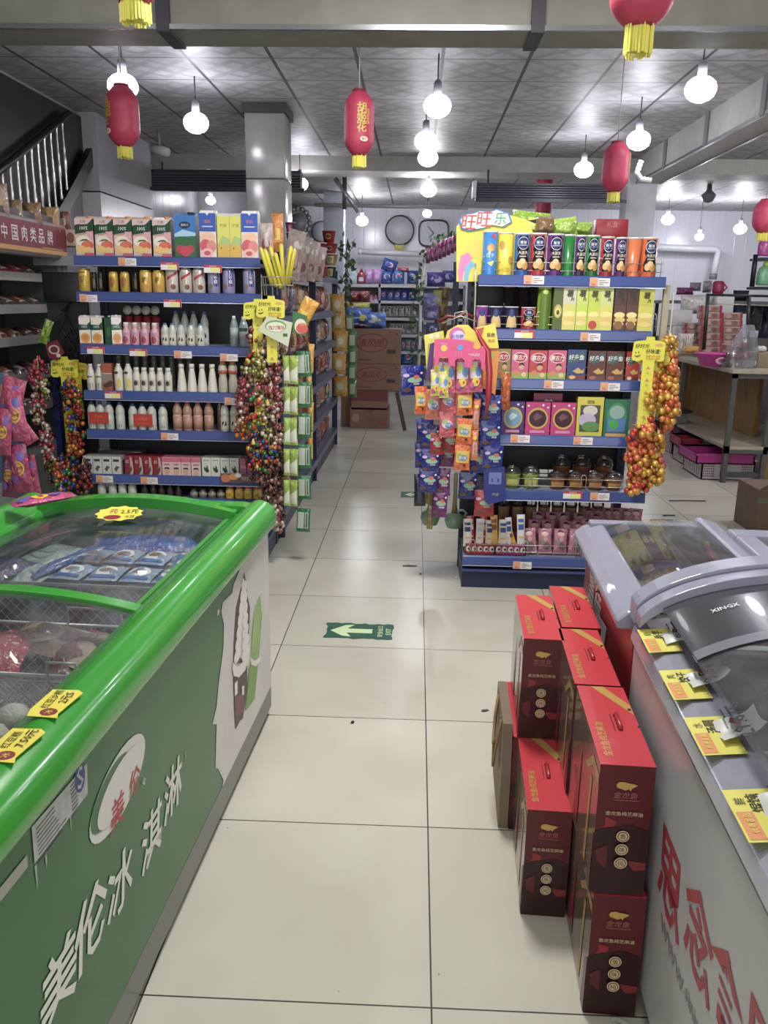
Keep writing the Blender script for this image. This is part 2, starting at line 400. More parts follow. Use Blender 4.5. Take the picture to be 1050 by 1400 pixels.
b = MB(); b.rbox(2.5, 10.72, 0, 2.86, 11.05, 3.17, m('#c8c9d0', .3, var=.05), .01); struct('pillar', b)
b = MB(); b.rbox(AT(442, 300, Y=14.2).x, 14.2, 0, AT(470, 300, Y=14.2).x, 14.5, ZC, m('#cdd4e4', .3, var=.04), .01); struct('pillar', b)
# left: white partition beside the stairs
b = MB()
wp = m('#c6c6c8', .25, var=.08, vs=3)
b.box(-3.3, 8.44, 0, -3.12, 10.1, 2.62, wp); b.box(-3.3, 8.44, 2.635, -3.12, 10.1, ZC, m('#a2a2a8', .35, var=.05)); struct('wall_partition', b)
b = MB(); b.box(-3.3, 12.9, 0, -2.45, 13.0, ZC, m('#77787c', .5, var=.08)); struct('wall_inner', b)
# ------------------------------------------------------------------ staircase with turned balusters
blk = m('#14141a', .35); chrome = m('#b9b6b0', .25, .7)
st = thing('staircase', 'dark wooden staircase with turned pale balusters climbing along the left wall', 'stairs', (-3.2, 7.6, 0))
def loc(y, z): return (0, y-7.6, z)
b = MB(); b.prism([(-3.0, 2.24), (-1.02, 2.24), (-1.02, 1.8), (.05, 2.39), (.84, 2.93), (.84, 3.3), (-3.0, 3.3)], -.085, -.06, blk, 'x'); b.build('wall_board', st)
b = MB(); b.tube([loc(5.8, 2.17), loc(8.0, 3.24)], .03, blk, 8); b.build('handrail', st)
b = MB(); b.prism([(-1.0, 1.59), (.05, 2.28), (.84, 2.86), (.84, 3.02), (.05, 2.44), (-1.0, 1.75)], -.03, .03, blk, 'x'); b.build('stringer', st)
def baluster(y, z0, z1):
    b = MB(); h = z1-z0; pr = []
    for t in [i/20 for i in range(21)]:
        r = .011
        if .3 < t < .62: r = .012+.007*abs(math.sin((t-.3)*PI*16))
        if t < .08 or t > .92: r = .015
        pr.append((r, t*h))
    b.lathe(pr, chrome, 8); b.build('baluster', st, loc(y, z0))
for i in range(12):
    y = 6.35+i*.135
    zt = 2.17+(y-5.8)*.486
    zb = max(1.9, 2.40+(y-7.65)*.70) if y > 6.9 else 2.05
    baluster(y, zb+.02, min(3.2, zt)-.0)
# ------------------------------------------------------------------ bulbs
glow = m('#f4f3ff', .4, emit=48.); glow_c = m('#f4f3ff', .4, emit=13.); glow_f = m('#f4f3fe', .4, emit=105.); glow_n = m('#f6f4fa', .4, emit=100.); soc = m('#77777c', .5)
def bulb(x, y, z, lab, r=.075, gm=None):
    t = thing('hanging_bulb', lab, 'light bulb', (x, y, z), 0, 'bare bulbs hanging from the ceiling')
    b = MB(); b.tube([(0, 0, .16), (0, 0, ZC-z)], .006, m('#55555a', .5), 5); b.build('cord', t)
    b = MB(); b.lathe([(.018, .17), (.03, .15), (.032, .075)], soc, 10); b.build('socket', t)
    b = MB(); b.sph((0, 0, 0), r, gm or glow, 16, sz=.8); b.build('globe', t)
    return t
b0 = None
BL = [((598,145),3.0,'largest white bulb, front one of the middle row'), ((582,193),3.0,'second bulb of the middle row, just under the first'), ((585,216),3.0,'third bulb of the middle row, above the far beam'),
      ((586,260),3.0,'fourth bulb of the middle row, seen beyond the far beam'), ((584,292),3.0,'last small bulb of the middle row near the back wall'),
      ((168,118),3.0,'bright bulb in front of the lantern beside the staircase'), ((268,168),3.0,'bulb between the left lantern and the square pillar'), ((288,274),3.0,'small bulb low above the drink cartons'),
      ((410,252),3.0,'bulb right of the square pillar under the far beam'), ((495,302),3.0,'bulb near the round back wall clocks'), ((958,122),3.0,'front bulb of the right row before the long beam'),
      ((873,192),3.0,'second bulb of the right row above a red lantern'), ((798,232),3.0,'third bulb of the right row before the black louvred unit'), ((913,300),3.0,'bulb right of the pale right pillar'),
      ((1012,313),3.0,'bulb left of the red lantern at the right edge'), ((956,324),2.9,'small dim bulb above the white corner pipe')]
for (px, py), z, lab in BL:
    p = AT(px, py, Z=z)
    if p.y > 14.6: p = AT(px, py, Y=14.6)
    bulb(p.x, p.y, p.z, lab, .07 if 'small' in lab else .10, glow_n if p.y > 11 and abs(p.x) < 2.5 else glow_f if p.y > 11 and p.x > 0 else (glow_c if abs(p.x) < .4 else glow))
# unseen bulbs continue the rows; those at right added to brighten the right floor
for x, y, g_ in ((-1.9, 2.6, 70.), (1.9, 2.6, 70.), (3.6, 6.4, 330.), (4.3, 8.6, 90.), (5.8, 8., 90.)):
    t = bulb(x, y, 3.02, 'white bulb of the rows going on above the camera', .10, m('#f6f4fa', .4, emit=g_))
# ------------------------------------------------------------------ black louvred units under the far beam
def louvre(x0, x1, y, z0, z1, lab):
    t = thing('louvre_unit', lab, 'louvred unit', ((x0+x1)/2, y, z0)); w = x1-x0; h = z1-z0; bk = m('#1b1e26', .4); bk2 = m('#4a4f5a', .3)
    b = MB(); b.box(-w/2, -.05, 0, w/2, .15, h, bk); b.build('housing', t)
    for i in range(6):
        z = h*.22+i*h*.13
        b = MB(); b.prism([(-.06, z-.012), (-.085, z-.03), (-.085, z-.022), (-.06, z)], -w/2, w/2, bk2, 'x'); b.build('slat', t)
    b = MB(); b.prism([(-.05, 0), (-.17, -.03), (-.17, 0.01), (-.05, h*.12)], -w/2-.02, w/2+.05, bk, 'x'); b.build('lip', t)
    b = MB(); b.rbox(-w/2-.05, -.07, .02, -w/2-.005, .1, h+.02, m('#c9ccd2', .4), .005); b.build('end_bracket', t)
    b = MB()
    for s in (-.42, .42): b.tube([(s*w, .05, h), (s*w, .05, 3.17-z0)], .012, m('#3c3c40', .5), 6)
    b.build('hanger', t)
p0, p1 = AT(652, 248, Y=10.5), AT(846, 280, Y=10.5)
louvre(p0.x, p1.x, 10.5, p1.z+.03, p0.z-.02, 'long black louvred unit hanging under the beam above the snack display')
p0, p1 = AT(204, 232, Y=10.2), AT(412, 265, Y=10.2)
louvre(p0.x, p1.x, 10.2, p1.z+.03, p0.z, 'black louvred unit behind the square pillar above the drink cartons')
# ------------------------------------------------------------------ lanterns
red_l = m('#bb3556', .5, var=.1, vs=20, bump=.0); gold = m('#d9bf4a', .5); ylw = m('#e4de54', .6); cream = m('#f0e2c0', .6)
def lantern(px, top, bot, wpx, tas, Y, lab, text=True, rz=0., tw=20):
    c = AT(px, (top+bot)/2, Y=Y); zt = AT(px, top, Y=Y).z; zb = AT(px, bot, Y=Y).z
    k = AT(px+wpx/2, (top+bot)/2, Y=Y).x-AT(px-wpx/2, (top+bot)/2, Y=Y).x; r = k/2; h = zt-zb; tz = AT(px, tas, Y=Y).z
    t = thing('paper_lantern', lab, 'lantern', (c.x, Y, zb), rz, 'red festival lanterns')
    pr = []
    n = 40; q = min(r, h*.45)
    for i in range(n+1):
        z = h*i/n
        dd = 0
        if z < q: dd = 1-z/q
        elif z > h-q: dd = 1-(h-z)/q
        rr = r*(1-dd**2.2*.55)
        pr.append((rr*(1 if i % 2 else .985), z))
    b = MB(); b.lathe(pr, red_l, 24)
    if text:
        f = mcyl(r*1.0)
        b.decals([('tv', r*.1, h*.56, h*.155, '胡姬花', gold), ('e', r*.25, h*.22, r*.26, r*.16, cream)], f, .003)
        b.decals([('t', r*.25, h*.22, r*.16, '鲁花', red_l), ('tv', r*.5, h*.58, h*.05, '古法花生油', gold)], f, .005)
    b.build('shade', t)
    b = MB(); b.lathe([(r*.47, -.006), (r*.47, .02)], m('#8e1c34', .5), 16); b.lathe([(r*.47, h-.02), (r*.47, h+.012)], m('#8e1c34', .5), 16); b.build('hoop', t)
    L = zb-tz; tr = r*.43
    b = MB()
    for k in range(26):
        a = 2*PI*k/26; rr = tr*random.uniform(.85, 1.05)
        b.tube([(rr*math.cos(a), rr*math.sin(a), 0), (rr*1.02*math.cos(a), rr*1.02*math.sin(a), -L*random.uniform(.9, 1.02))], .0045, ylw, 4)
    b.lathe([(tr*.9, -L*.8), (tr*.95, 0)], ylw, 12); b.build('tassel', t)
    b = MB(); zz = (3.0 if 4.7 < Y < 5.1 else ZC)-zb
    b.tube([(0, 0, h), (0, 0, zz)], .004, m('#a89a98', .5), 5); b.build('string', t)
lantern(491, 126, 212, 41, 230, 5.0, 'red lantern with gold characters facing the aisle, hanging mid ceiling', rz=.15)
lantern(168, 118, 200, 44, 217, 5.6, 'red lantern hanging beside the staircase under a bright bulb', rz=-1.0)
lantern(842, 196, 262, 37, 277, 6.4, 'slim red lantern hanging in front of the long right beam', rz=1.1)
lantern(878, -52, 36, 87, 77, 2.9, 'big red round lantern cut by the top edge, right side', text=False)
lantern(181, -95, 2, 90, 33, 2.9, 'lantern of which only the yellow tassel hangs in view, top left', text=False)
lantern(1045, 274, 318, 31, 330, 8.2, 'red lantern at the right edge before the back wall', text=False)
lantern(744, 232, 302, 23, 312, 12.2, 'far red lantern half hidden behind the black louvred unit', text=False)
# a small camera on a bracket and a smoke sensor
t = thing('security_camera', 'white security camera on a ceiling bracket left of the square pillar', 'camera', tuple(AT(218, 205, Y=9.2)))
b = MB(); b.tube([(0, 0, .05), (0, 0, ZC-t.location.z)], .015, m('#8a8a8e', .4), 6); b.build('bracket', t)
b = MB(); b.tube([(-.09, .05, .03), (.1, -.06, -.03)], .045, m('#c9c9cc', .4), 10); b.build('body', t)
p = AT(969, 266, Z=3.2)
b = MB(); b.lathe([(1e-6, -.12), (.07, -.1), (.1, -.02), (.1, .0), (.04, .05), (.03, ZC-3.2)], m('#7b7b80', .3), 14); tag(b.build('ceiling_dome', None, (p.x, p.y, 3.2)), 'grey dome fixture on the far right ceiling panels', 'dome camera')
# white flexible hose at the beam corner
pts = [AT(877, 220, Y=7.8)+Vector((0, 0, 0)), AT(871, 236, Y=7.8), AT(876, 245, Y=7.8), AT(890, 247, Y=7.8)]
b = MB()
q = []
for i in range(len(pts)-1):
    for k in range(6): q.append(pts[i].lerp(pts[i+1], k/6))
q.append(pts[-1])
b.tube([tuple(p-pts[0]) for p in q], [.02 if i % 2 else .027 for i in range(len(q))], m('#d2d2d2', .4), 8)
tag(b.build('flexible_hose', None, tuple(pts[0])), 'white corrugated hose curling from the long right beam', 'hose')
# ================================================================== GREEN CHEST FREEZER
gr_rim = m('#2f9a2b', .2, var=.06, vs=4, coat=.3); gr_side = m('#1f6a34', .3, var=.1, vs=3); white_v = m('#cfcccb', .35, var=.06, vs=5)
FT = -.045
fz = thing('chest_freezer', 'green ice cream chest freezer with white lettering and sliding glass lids', 'freezer', (-.555, 3.03, 0), FT)
FM = Matrix.Translation(fz.location) @ Matrix.Rotation(FT, 4, 'Z'); FI = FM.inverted()
FN = FM.to_3x3() @ Vector((1, 0, 0))
FW_, FL_ = .96, 3.25
def fside(px, py, off=0.):
    q = FI @ AT(px, py, P=FM @ Vector((off, 0, 0)), N=FN); return (q.y, q.z)
b = MB()                                                     # shell with an open well
ins = m('#7d8486', .45, var=.1)
b.box(-.03, -FL_, .12, 0, 0, .80, gr_side); b.box(-FW_, -FL_, .12, -FW_+.03, 0, .80, gr_side)
b.box(-FW_+.03, -.03, .12, -.03, 0, .80, gr_side); b.box(-FW_+.03, -FL_, .12, -.03, -FL_+.03, .80, gr_side)
b.box(-FW_+.03, -FL_+.03, .12, -.03, -.03, .36, ins)
for x0, x1, y0, y1 in ((-.12, -.03, -FL_+.03, -.03), (-FW_+.03, -FW_+.10, -FL_+.03, -.03), (-FW_+.1, -.10, -.10, -.03)): b.box(x0, y0, .36, x1, y1, .73, ins); b.box(x0, y0, .73, x1, y1, .82, gr_side)
b.build('body', fz)
b = MB(); kp = m('#6f716f', .3, .4)
b.prism([(-.05, .035), (.0, .035), (.001, .125), (-.05, .125)], -FL_, 0.001, kp, 'y'); b.prism([(-.05, .035), (.0, .035), (.001, .125), (-.05, .125)], -FL_, 0.001, kp, 'y', Matrix.Translation((-FW_+.05, 0, 0)))
b.box(-FW_, -.04, .035, 0, .001, .125, kp); b.build('kick_plate', fz)
for x, y in ((-.1, -.25), (-.1, -2.6), (-FW_+.1, -.25)):
    b = MB(); b.lathe([(.035, -.012), (.035, .012)], m('#1e1e1e', .5), 12, X=Matrix.Translation((x, y, .035)) @ Matrix.Rotation(PI/2, 4, 'Y')); b.box(x-.02, y-.02, .04, x+.02, y+.02, .12, m('#1e1e1e', .5)); b.build('caster', fz)
# graphics on the aisle side
fs = mside(.0)
wave = [fside(*p) for p in ((330,762),(326,782),(318.6,800),(317,811),(304,823),(302,837),(305.7,854),(305,886),(298.6,934),(295.7,966),(290,990),(295.7,990),(294,1050),(297.7,1051),(305,1066),(304,1082),(301,1104))]
wave = [(y, min(.79, max(.125, z))) for y, z in wave]
pts = [(0, .79)]+[(wave[0][0], .79)]+wave+[(wave[-1][0]+.02, .125), (0, .125)]
def tri_poly(mb, pts, fmap, mt, e):
    from mathutils.geometry import tessellate_polygon
    tr = tessellate_polygon([[Vector((y, z, 0)) for y, z in pts]])
    mb.add([fmap(y, z, e) for y, z in pts], [tuple(t) for t in tr], mt)
b = MB(); tri_poly(b, pts, fs, white_v, .0012); b.decals([('e', *fside(298, 837), .012, .009, white_v)], fs, .0012); b.build('white_splash', fz)
def blob(mb, pxs, mt, e): tri_poly(mb, [fside(*p) for p in pxs], fs, mt, e)
# soft ice in a dark cone, mint ice in a green cone
b = MB()
top = [(333,782),(336,795),(337,812),(341,830),(340,862),(338,893),(334,905),(318,908),(318.5,880),(320,855),(322,830),(327,810),(331,795)]
ice = m('#b9b3ad', .4); iced = m('#57463f', .5); icel = m('#e4e0da', .4)
blob(b, top, iced, .002)
def lobes(cols):
    for (x0, y0), (x1, y1), n, w, mt in cols:
        for i in range(n):
            t = (i+.5)/n; cx = x0+(x1-x0)*t; cy = y0+(y1-y0)*t; h = abs(y1-y0)/n*.62; ww = w*(.35+.65*t)
            y, z = fside(cx, cy); y2, z2 = fside(cx+ww, cy); _, z3 = fside(cx, cy+h)
            b.decals([('e', y, z, abs(y2-y), abs(z3-z), mt)], fs, .0026+.0001*i)
lobes([((332,792),(323,903),7,5.2,icel), ((334,795),(335,900),7,5.6,icel), ((332,812),(329,898),5,3.2,ice)])
blob(b, [(317,905),(323,912),(330,905),(339,893),(338,905),(333,917),(325,926),(318,924),(316,915)], icel, .0045)
blob(b, [(318,925),(326,924),(333,916),(337,907),(337,940),(331,982),(327,985),(321,997)], m('#3a2838', .4), .003)
blob(b, [(319,952),(332,946),(331,972),(320,982)], m('#6b3f36', .4), .0042)
blob(b, [(319,934),(323,930),(323,948),(319,952)], icel, .0046); blob(b, [(329,938),(332,937),(332,950),(329,950)], icel, .0046)
mint = m('#88b95c', .4); mintl = m('#b4d690', .4)
blob(b, [(355,812),(357,840),(356,870),(353,898),(346,902),(342,896),(343,865),(346,840),(351,822)], mint, .002)
for k in range(5):
    x = 344.5+k*2.3; blob(b, [(x+3.5,826+2*k),(x+4.5,830),(x+2,870),(x,892),(x-1,890),(x+.5,866)], mintl, .003+.0002*k)
blob(b, [(341,898),(347,904),(355,896),(355,902),(349,911),(342,909)], icel, .004)
blob(b, [(340,910),(350,909),(352,905),(347,955),(338,968),(334,972)], m('#6f9a3f', .4), .0034)
b.build('cone_picture', fz)
# company oval with red characters
b = MB()
oc = [fside(190, 997), fside(132, 1166), fside(146, 1085), fside(194, 1040)]
def ell(cy, cz, ry, rz, rot, n=28): return [(cy+ry*math.cos(a)*math.cos(rot)-rz*math.sin(a)*math.sin(rot), cz+ry*math.cos(a)*math.sin(rot)+rz*math.sin(a)*math.cos(rot)) for a in [2*PI*i/n for i in range(n)]]
cy = (oc[0][0]+oc[1][0])/2; cz = (oc[0][1]+oc[1][1])/2+.005
tri_poly(b, ell(cy, cz, .155, .073, .12), fs, m('#d5d4d0', .35), .0016)
tri_poly(b, ell(cy-.038, cz+.010, .11, .052, .16), fs, gr_side, .0022)
tri_poly(b, ell(cy+.005, cz-.002, .125, .052, .12), fs, m('#d5d4d0', .35), .0028)
rdc = m('#b3242c', .4)
ya, za = fside(162, 1105); yb, zb = fside(178, 1080)
b.decals([('t', ya-.012, za, .074, '美', .25, 1., rdc), ('t', yb+.02, zb+.01, .062, '伦', .25, 1., rdc), ('t', *fside(195, 1068), .02, '®', white_v)], fs, .0034)
b.build('company_oval', fz)
b = MB(); wl = m('#dcdcd2', .4)
for ch, p in zip('美伦冰淇淋', ((80,1343),(124,1262),(164,1207),(207,1142),(236,1078))):
    y, z = fside(*p); b.decals([('t', y, z, .142 if ch in '美伦' else .13, ch, .22, 1.05, wl)], fs, .0018)
b.build('side_lettering', fz)
# rating label with blue S mark, worn strips of glue under it
b = MB(); lab_m = m('#bdbfc0', .5, var=.15, vs=40)
q = [fside(*p) for p in ((42,1131),(118,1043),(119,1085),(46,1181))]
tri_poly(b, q, fs, lab_m, .0016)
blu = m('#24418c', .4)
y, z = fside(108, 1063); b.decals([('e', y, z, .022, .030, blu), ('t', y, z, .045, 'S', lab_m)], fs, .002)
for i in range(9):
    t = i/9; y0 = q[0][0]+.012+.0*t; zz = q[0][1]-.012-t*.075
    b.decals([('r', y0, zz, y0+random.uniform(.06, .12), zz-.003, m('#63666a', .5)), ('r', y0+.13, zz, y0+.155, zz-.003, m('#63666a', .5))], fs, .002)
b.build('rating_label', fz)
glue = m('#9fae9f', .6)
for px, py, l in ((92,1095,.07),(46,1185,.05),(60,1168,.03),(252,1028,.03)):
    b = MB(); y, z = fside(px, py); tri_poly(b, [(y, z), (y+.008, z), (y+.006, z-l*.6), (y+.002, z-l)], fs, glue, .0014); b.build('glue_mark', fz)
b = MB(); tri_poly(b, [fside(-8,1222), fside(36,1168), fside(37,1185), fside(-8,1242)], fs, m('#a7a79b', .5), .0015); b.build('name_plate', fz)
# rim
RP = [(.004, .782), (.022, .79), (.032, .812), (.03, .846), (.014, .874), (-.018, .892), (-.045, .892), (-.075, .876), (-.105, .852), (-.118, .842), (-.125, .80), (-.02, .785)]
def smooth_out(P, k=4):
    out = []; n = len(P)
    for i in range(n):
        p0, p1, p2, p3 = [Vector(P[(i+j-1) % n]) for j in range(4)]
        for t in [j/k for j in range(k)]: out.append(tuple(.5*((2*p1)+(-p0+p2)*t+(2*p0-5*p1+4*p2-p3)*t*t+(-p0+3*p1-3*p2+p3)*t**3)))
    return out
RP = smooth_out(RP)
b = MB(); b.prism(RP, -FL_, .012, gr_rim, 'y'); b.prism([(-FW_-x, z) for x, z in RP[::-1]], -FL_, .012, gr_rim, 'y')
def arch(x): return .838+.046*(1-((x+FW_/2)/(FW_/2-.09))**2)
b.prism([(-FW_+.02, .79), (-.02, .79), (-.02, .875), (-.09, .885), (-FW_+.09, .885), (-FW_+.02, .875)], -.06, .012, gr_rim, 'y')
b.build('rim', fz)
rim_o = [o for o in fz.children if o.name.startswith('rim')][0]
rim_o.data.polygons.foreach_set('use_smooth', [True]*len(rim_o.data.polygons)); rim_o.data.set_sharp_from_angle(angle=.75)
def archbar(y0, y1, dz, name, mt, par, lift=0.):
    b = MB(); n = 18; xs = [-FW_+.10+(FW_-.20)*i/n for i in range(n+1)]
    pts = [(x, arch(x)+lift) for x in xs]+[(x, arch(x)-dz+lift) for x in xs[::-1]]
    vs = []; b.prism(pts, y0, y1, mt, 'y'); return b.build(name, par, bevel=.002)
archbar(-.10, -.03, .05, 'arched_end_bar', gr_rim, fz, .030)
archbar(-1.05, -1.005, .022, 'arched_bar', gr_rim, fz, .006)
GL = glass('#f2f5f3', .75, .10)
for nm, y0, y1, lf in (('glass_lid', -1.005, -.09, -.008), ('glass_lid', -3.2, -1.05, -.002)):
    b = MB(); b.sheet(lambda u, v: (-FW_+.11+(FW_-.22)*u, y0+(y1-y0)*v, arch(-FW_+.11+(FW_-.22)*u)+lf), 20, 2, GL); b.build(nm, fz)
b = MB(); b.box(-.135, -1.0, .838, -.12, -.10, .846, m('#3d8f3a', .3)); b.build('lid_rail', fz)
# price stickers lying on the rim
ys = m('#e6d835', .5); ink = m('#20201c', .6); mar = m('#8c2b32', .5)
def sticker(pxa, lab, name='price_sticker', t1='汤圆', t2='2.5元'):
    c = FI @ AT(*pxa, Z=.885)
    b = MB(); b.X = Matrix()
    t = [(-.055, -.03), (-.04, -.024), (.045, -.033), (.055, -.02), (.05, .03), (-.03, .034), (-.055, .028)]
    pts = t
    tri_poly(b, pts, lambda x, z, e: (x, z, e), ys, .0006)
    tri_poly(b, [(p[0], p[1]) for p in pts], lambda x, z, e: (x, z, e), ys, .0)
    b.decals([('e', -.036, -.004, .014, .016, mar), ('t', -.036, -.004, .014, '冰', ys), ('t', .012, .012, .017, t1, ink), ('t', .02, -.012, .019, t2, ink)], lambda x, z, e: (x, z, e), .001)
    o = b.build(name, None)
    # lie along the rim slope, reading from the outer side
    sl = math.atan2(.881-.893, .035)
    R = Matrix.Rotation(FT, 4, 'Z') @ Matrix.Rotation(.02, 4, 'Y') @ Matrix.Rotation(PI/2, 4, 'Z')
    o.matrix_world = Matrix.Translation(FM @ Vector((-.034, c.y, .8965))) @ R
    tag(o, lab, 'price sticker', 'yellow stickers on the green freezer')
sticker((102, 970), 'upper yellow handwritten price sticker on the green freezer rim', t1='红豆沙糕', t2='2元5')
sticker((53, 1028), 'lower yellow handwritten price sticker on the green freezer rim', t1='红豆糕', t2='7.50元')
b = MB(); star = []
for i in range(22):
    a = 2*PI*i/22; r = 1. if i % 2 else .86
    star.append((.085*r*math.cos(a), .045*r*math.sin(a)))
tri_poly(b, star, lambda x, z, e: (x, z, e), ys, .0); tri_poly(b, star, lambda x, z, e: (x, z, e), ys, .0006)
b.decals([('e', -.02, -.022, .03, .013, mar), ('t', -.02, .012, .026, '元', mar), ('t', .035, .008, .024, '2.5元', ink), ('t', .04, -.022, .016, '水饺', ink)], lambda x, z, e: (x, z, e), .001)
p = FI @ AT(163, 700, Z=.915); o = b.build('price_burst', None); o.location = FM @ Vector((p.x, p.y, arch(p.x)+.006)); o.rotation_euler = (.38, -.03, .1); o.location.z += .02; tag(o, 'yellow starburst price card on the far end of the green freezer glass', 'price card')
# candy bag on the far left rim corner
def foil(name, w, h, d, col, D, lab, cat, M_, group=None, wr=.003, seed=3, back=None, rough=.25):
    b = MB(); b.pillow(w, h, d, foilm(col), wr=wr, seed=seed, back=back); b.decals(D, mpil(w, h, d))
    o = b.build(name, None); o.matrix_world = M_; return tag(o, lab, cat, group)
pk = '#c4507e'; py_ = m('#e6c63a', .4); pu = m('#6f5bb0', .4)
lol = [('e', 0, .10, .03, .03, py_), ('e', 0, .15, .022, .025, pu), ('e', .005, .04, .026, .022, pu), ('t', 0, .1, .022, '棒棒', m('#b02a50', .4))]
p = AT(36, 690, Z=.905)
foil('candy_bag', .085, .22, .03, pk, lol, 'pink lollipop bag lying on the far left corner of the green freezer', 'candy bag', Matrix.Translation((p.x-.03, p.y-.05, .915)) @ Matrix.Rotation(-.9, 4, 'Z') @ Matrix.Rotation(-PI/2+.06, 4, 'X'))
# ------------------------------------------------------------------ frozen goods and wire baskets inside
wire = m('#b9bcbd', .35, .3)
def basket(y0, y1, x0, x1, z0, z1, lab, pitch=.035):
    t = thing('wire_basket', lab, 'basket', tuple(FM @ Vector(((x0+x1)/2, (y0+y1)/2, z0))), FT, 'wire baskets in the green freezer')
    w = (x1-x0)/2; d = (y1-y0)/2; h = z1-z0
    b = MB(); b.tube([(-w, -d, h), (w, -d, h), (w, d, h), (-w, d, h)], .0055, wire, 6, True); b.build('rim_wire', t)
    b = MB(); r = .0017
    for sy in (-d, d):
        n = int(2*w/pitch)
        for i in range(-int(h/pitch)-1, n+1):
            xa = -w+i*pitch; 
            for s in (1, -1):
                pa = []
                for k in (0, 1):
                    x = xa+(h if k else 0) if s > 0 else xa+h-(h if k else 0)
                    pa.append((x, k*h))
                (xA, zA), (xB, zB) = pa
                if abs(xB-xA) < 1e-6: continue
                ts = sorted([(-w-xA)/(xB-xA), (w-xA)/(xB-xA)]); ta, tb = max(0, ts[0]), min(1, ts[1])
                if tb-ta > .05: b.tube([(xA+(xB-xA)*ta, sy, zA+(zB-zA)*ta), (xA+(xB-xA)*tb, sy, zA+(zB-zA)*tb)], r, wire, 3)
    for sx in (-w, w):
        for i in range(int(2*d/pitch)+1): b.tube([(sx, -d+i*pitch, 0), (sx, -d+i*pitch, h)], r, wire, 3)
    b.build('mesh_wall', t)
    b = MB(); b.tube([(w*.45, d, h), (w*.45, d, h+.05), (w*.85, d, h+.05), (w*.85, d, h)], .004, wire, 6); b.build('handle', t)
    return t
basket(-.66, -.07, -.88, -.13, .50, .765, 'white wire basket of frozen packs under the far glass lid')
basket(-1.28, -.97, -.88, -.13, .50, .765, 'white wire basket of red meat bags under the near glass lid')
basket(-1.95, -1.31, -.48, -.13, .50, .765, 'white wire basket of pale frozen balls nearest the camera')
basket(-1.95, -1.31, -.88, -.50, .50, .765, 'white wire basket at the left edge beside the frozen balls basket', .04)
def lay(name, x, y, z, w, h, d, col, D, lab, cat, rz=0., tilt=0., group=None, seed=1, wr=.004):
    b = MB(); b.pillow(w, h, d, foilm(col), wr=wr, seed=seed); b.decals(D, mpil(w, h, d))
    o = b.build(name, None)
    o.matrix_world = FM @ Matrix.Translation((x, y, z+.045)) @ Matrix.Rotation(rz, 4, 'Z') @ Matrix.Rotation(-PI/2+tilt, 4, 'X') @ Matrix.Translation((0, 0, -h/2))
    return tag(o, lab, cat, group)
dk = m('#39557d', .4); wh = m('#dfe3e6', .4); bl = m('#2c5fae', .35)
G = 'frozen dumpling bags under the far lid'
for j in range(2):
    for i in range(4):
        lay('dumpling_tray', -.56+i*.115, -.30-j*.155, .70-.01*j, .108, .145, .035, '#93a9c4', [('e', 0, .06, .04, .04, wh), ('e', 0, .06, .025, .02, m('#8a6a58', .5)), ('r', -.045, .015, .045, .025, bl)], f'{"far" if j == 0 else "near"} row blue and white dumpling tray, {ORD[i]} from left', 'frozen food pack', random.uniform(-.1, .1), 0, 'blue and white dumpling trays', i+j)
lay('frozen_food_bag', -.42, -.14, .70, .4, .13, .05, '#2a5aa8', [], 'long blue bag crumpled behind the dumpling trays', 'frozen food bag', .25, .2, None, 5, .012)
lay('frozen_food_bag', -.20, -.40, .69, .11, .26, .05, '#2858b8', [('e', 0, .13, .03, .05, wh)], 'bright blue bag at the right of the dumpling trays', 'frozen food bag', .2, .1, None, 6, .01)
lay('frozen_food_bag', -.72, -.36, .68, .20, .34, .06, '#9fb5ae', [('r', -.08, .05+.03*i, .08, .058+.03*i, m('#6d8a90', .5)) if False else ('r', -.08, .06, .08, .07, m('#6d8a90', .5)) for i in range(1)]+[('r', -.09, .12, .09, .128, m('#6d8a90', .5)), ('r', -.09, .17, .09, .178, m('#6d8a90', .5)), ('r', -.09, .22, .09, .228, m('#6d8a90', .5))], 'grey green bag with printed lines left of the dumpling trays', 'frozen food bag', -.25, .1, None, 7, .008)
lay('frozen_food_bag', -.81, -.50, .69, .14, .24, .06, '#4d4b78', [], 'dark violet bag at the far left of the freezer', 'frozen food bag', -.4, .1, None, 8, .012)
lay('frozen_food_bag', -.62, -.36, .70, .05, .32, .03, '#2b55a0', [], 'narrow blue bag slanting left of the dumpling trays', 'frozen food bag', -.5, .12, None, 9, .006)
rd = '#a53540'
G = 'red meat bags in the green freezer'
for i, (x, y, z, w, h, rz, c) in enumerate(((-.47, -1.16, .71, .22, .22, .2, rd), (-.36, -1.05, .71, .24, .14, -.3, '#8a6a54'), (-.23, -1.13, .69, .16, .22, .4, '#6e4640'), (-.58, -1.02, .68, .26, .1, .05, '#8f2f38'), (-.25, -1.0, .68, .2, .08, -.1, '#a6404a'), (-.74, -1.12, .70, .22, .2, .1, '#8c4040'))):
    D = [('e', .0, h*.5, w*.2, h*.18, m('#c49a72', .5)), ('e', .0, h*.5, w*.14, h*.12, m('#a8553e', .5))] if i in (0, 3) else [('e', 0, h*.45, w*.28, h*.3, m('#a08a74', .5))]
    lay('meat_bag', x, y, z, w, h, .06, c, D, ['large red meat bag with a round picture at the left', 'tan and brown meat bag beside the large red bag', 'dark brown meat bag near the freezer rim', 'red bag behind the basket wire, middle', 'red meat bag behind the basket wire, right', 'dull red meat bag behind the large red bag'][i], 'frozen meat bag', rz, .12, G, 20+i, .014)
ball = m('#b9b8aa', .6, var=.1, vs=30, bump=.3)
k = 0
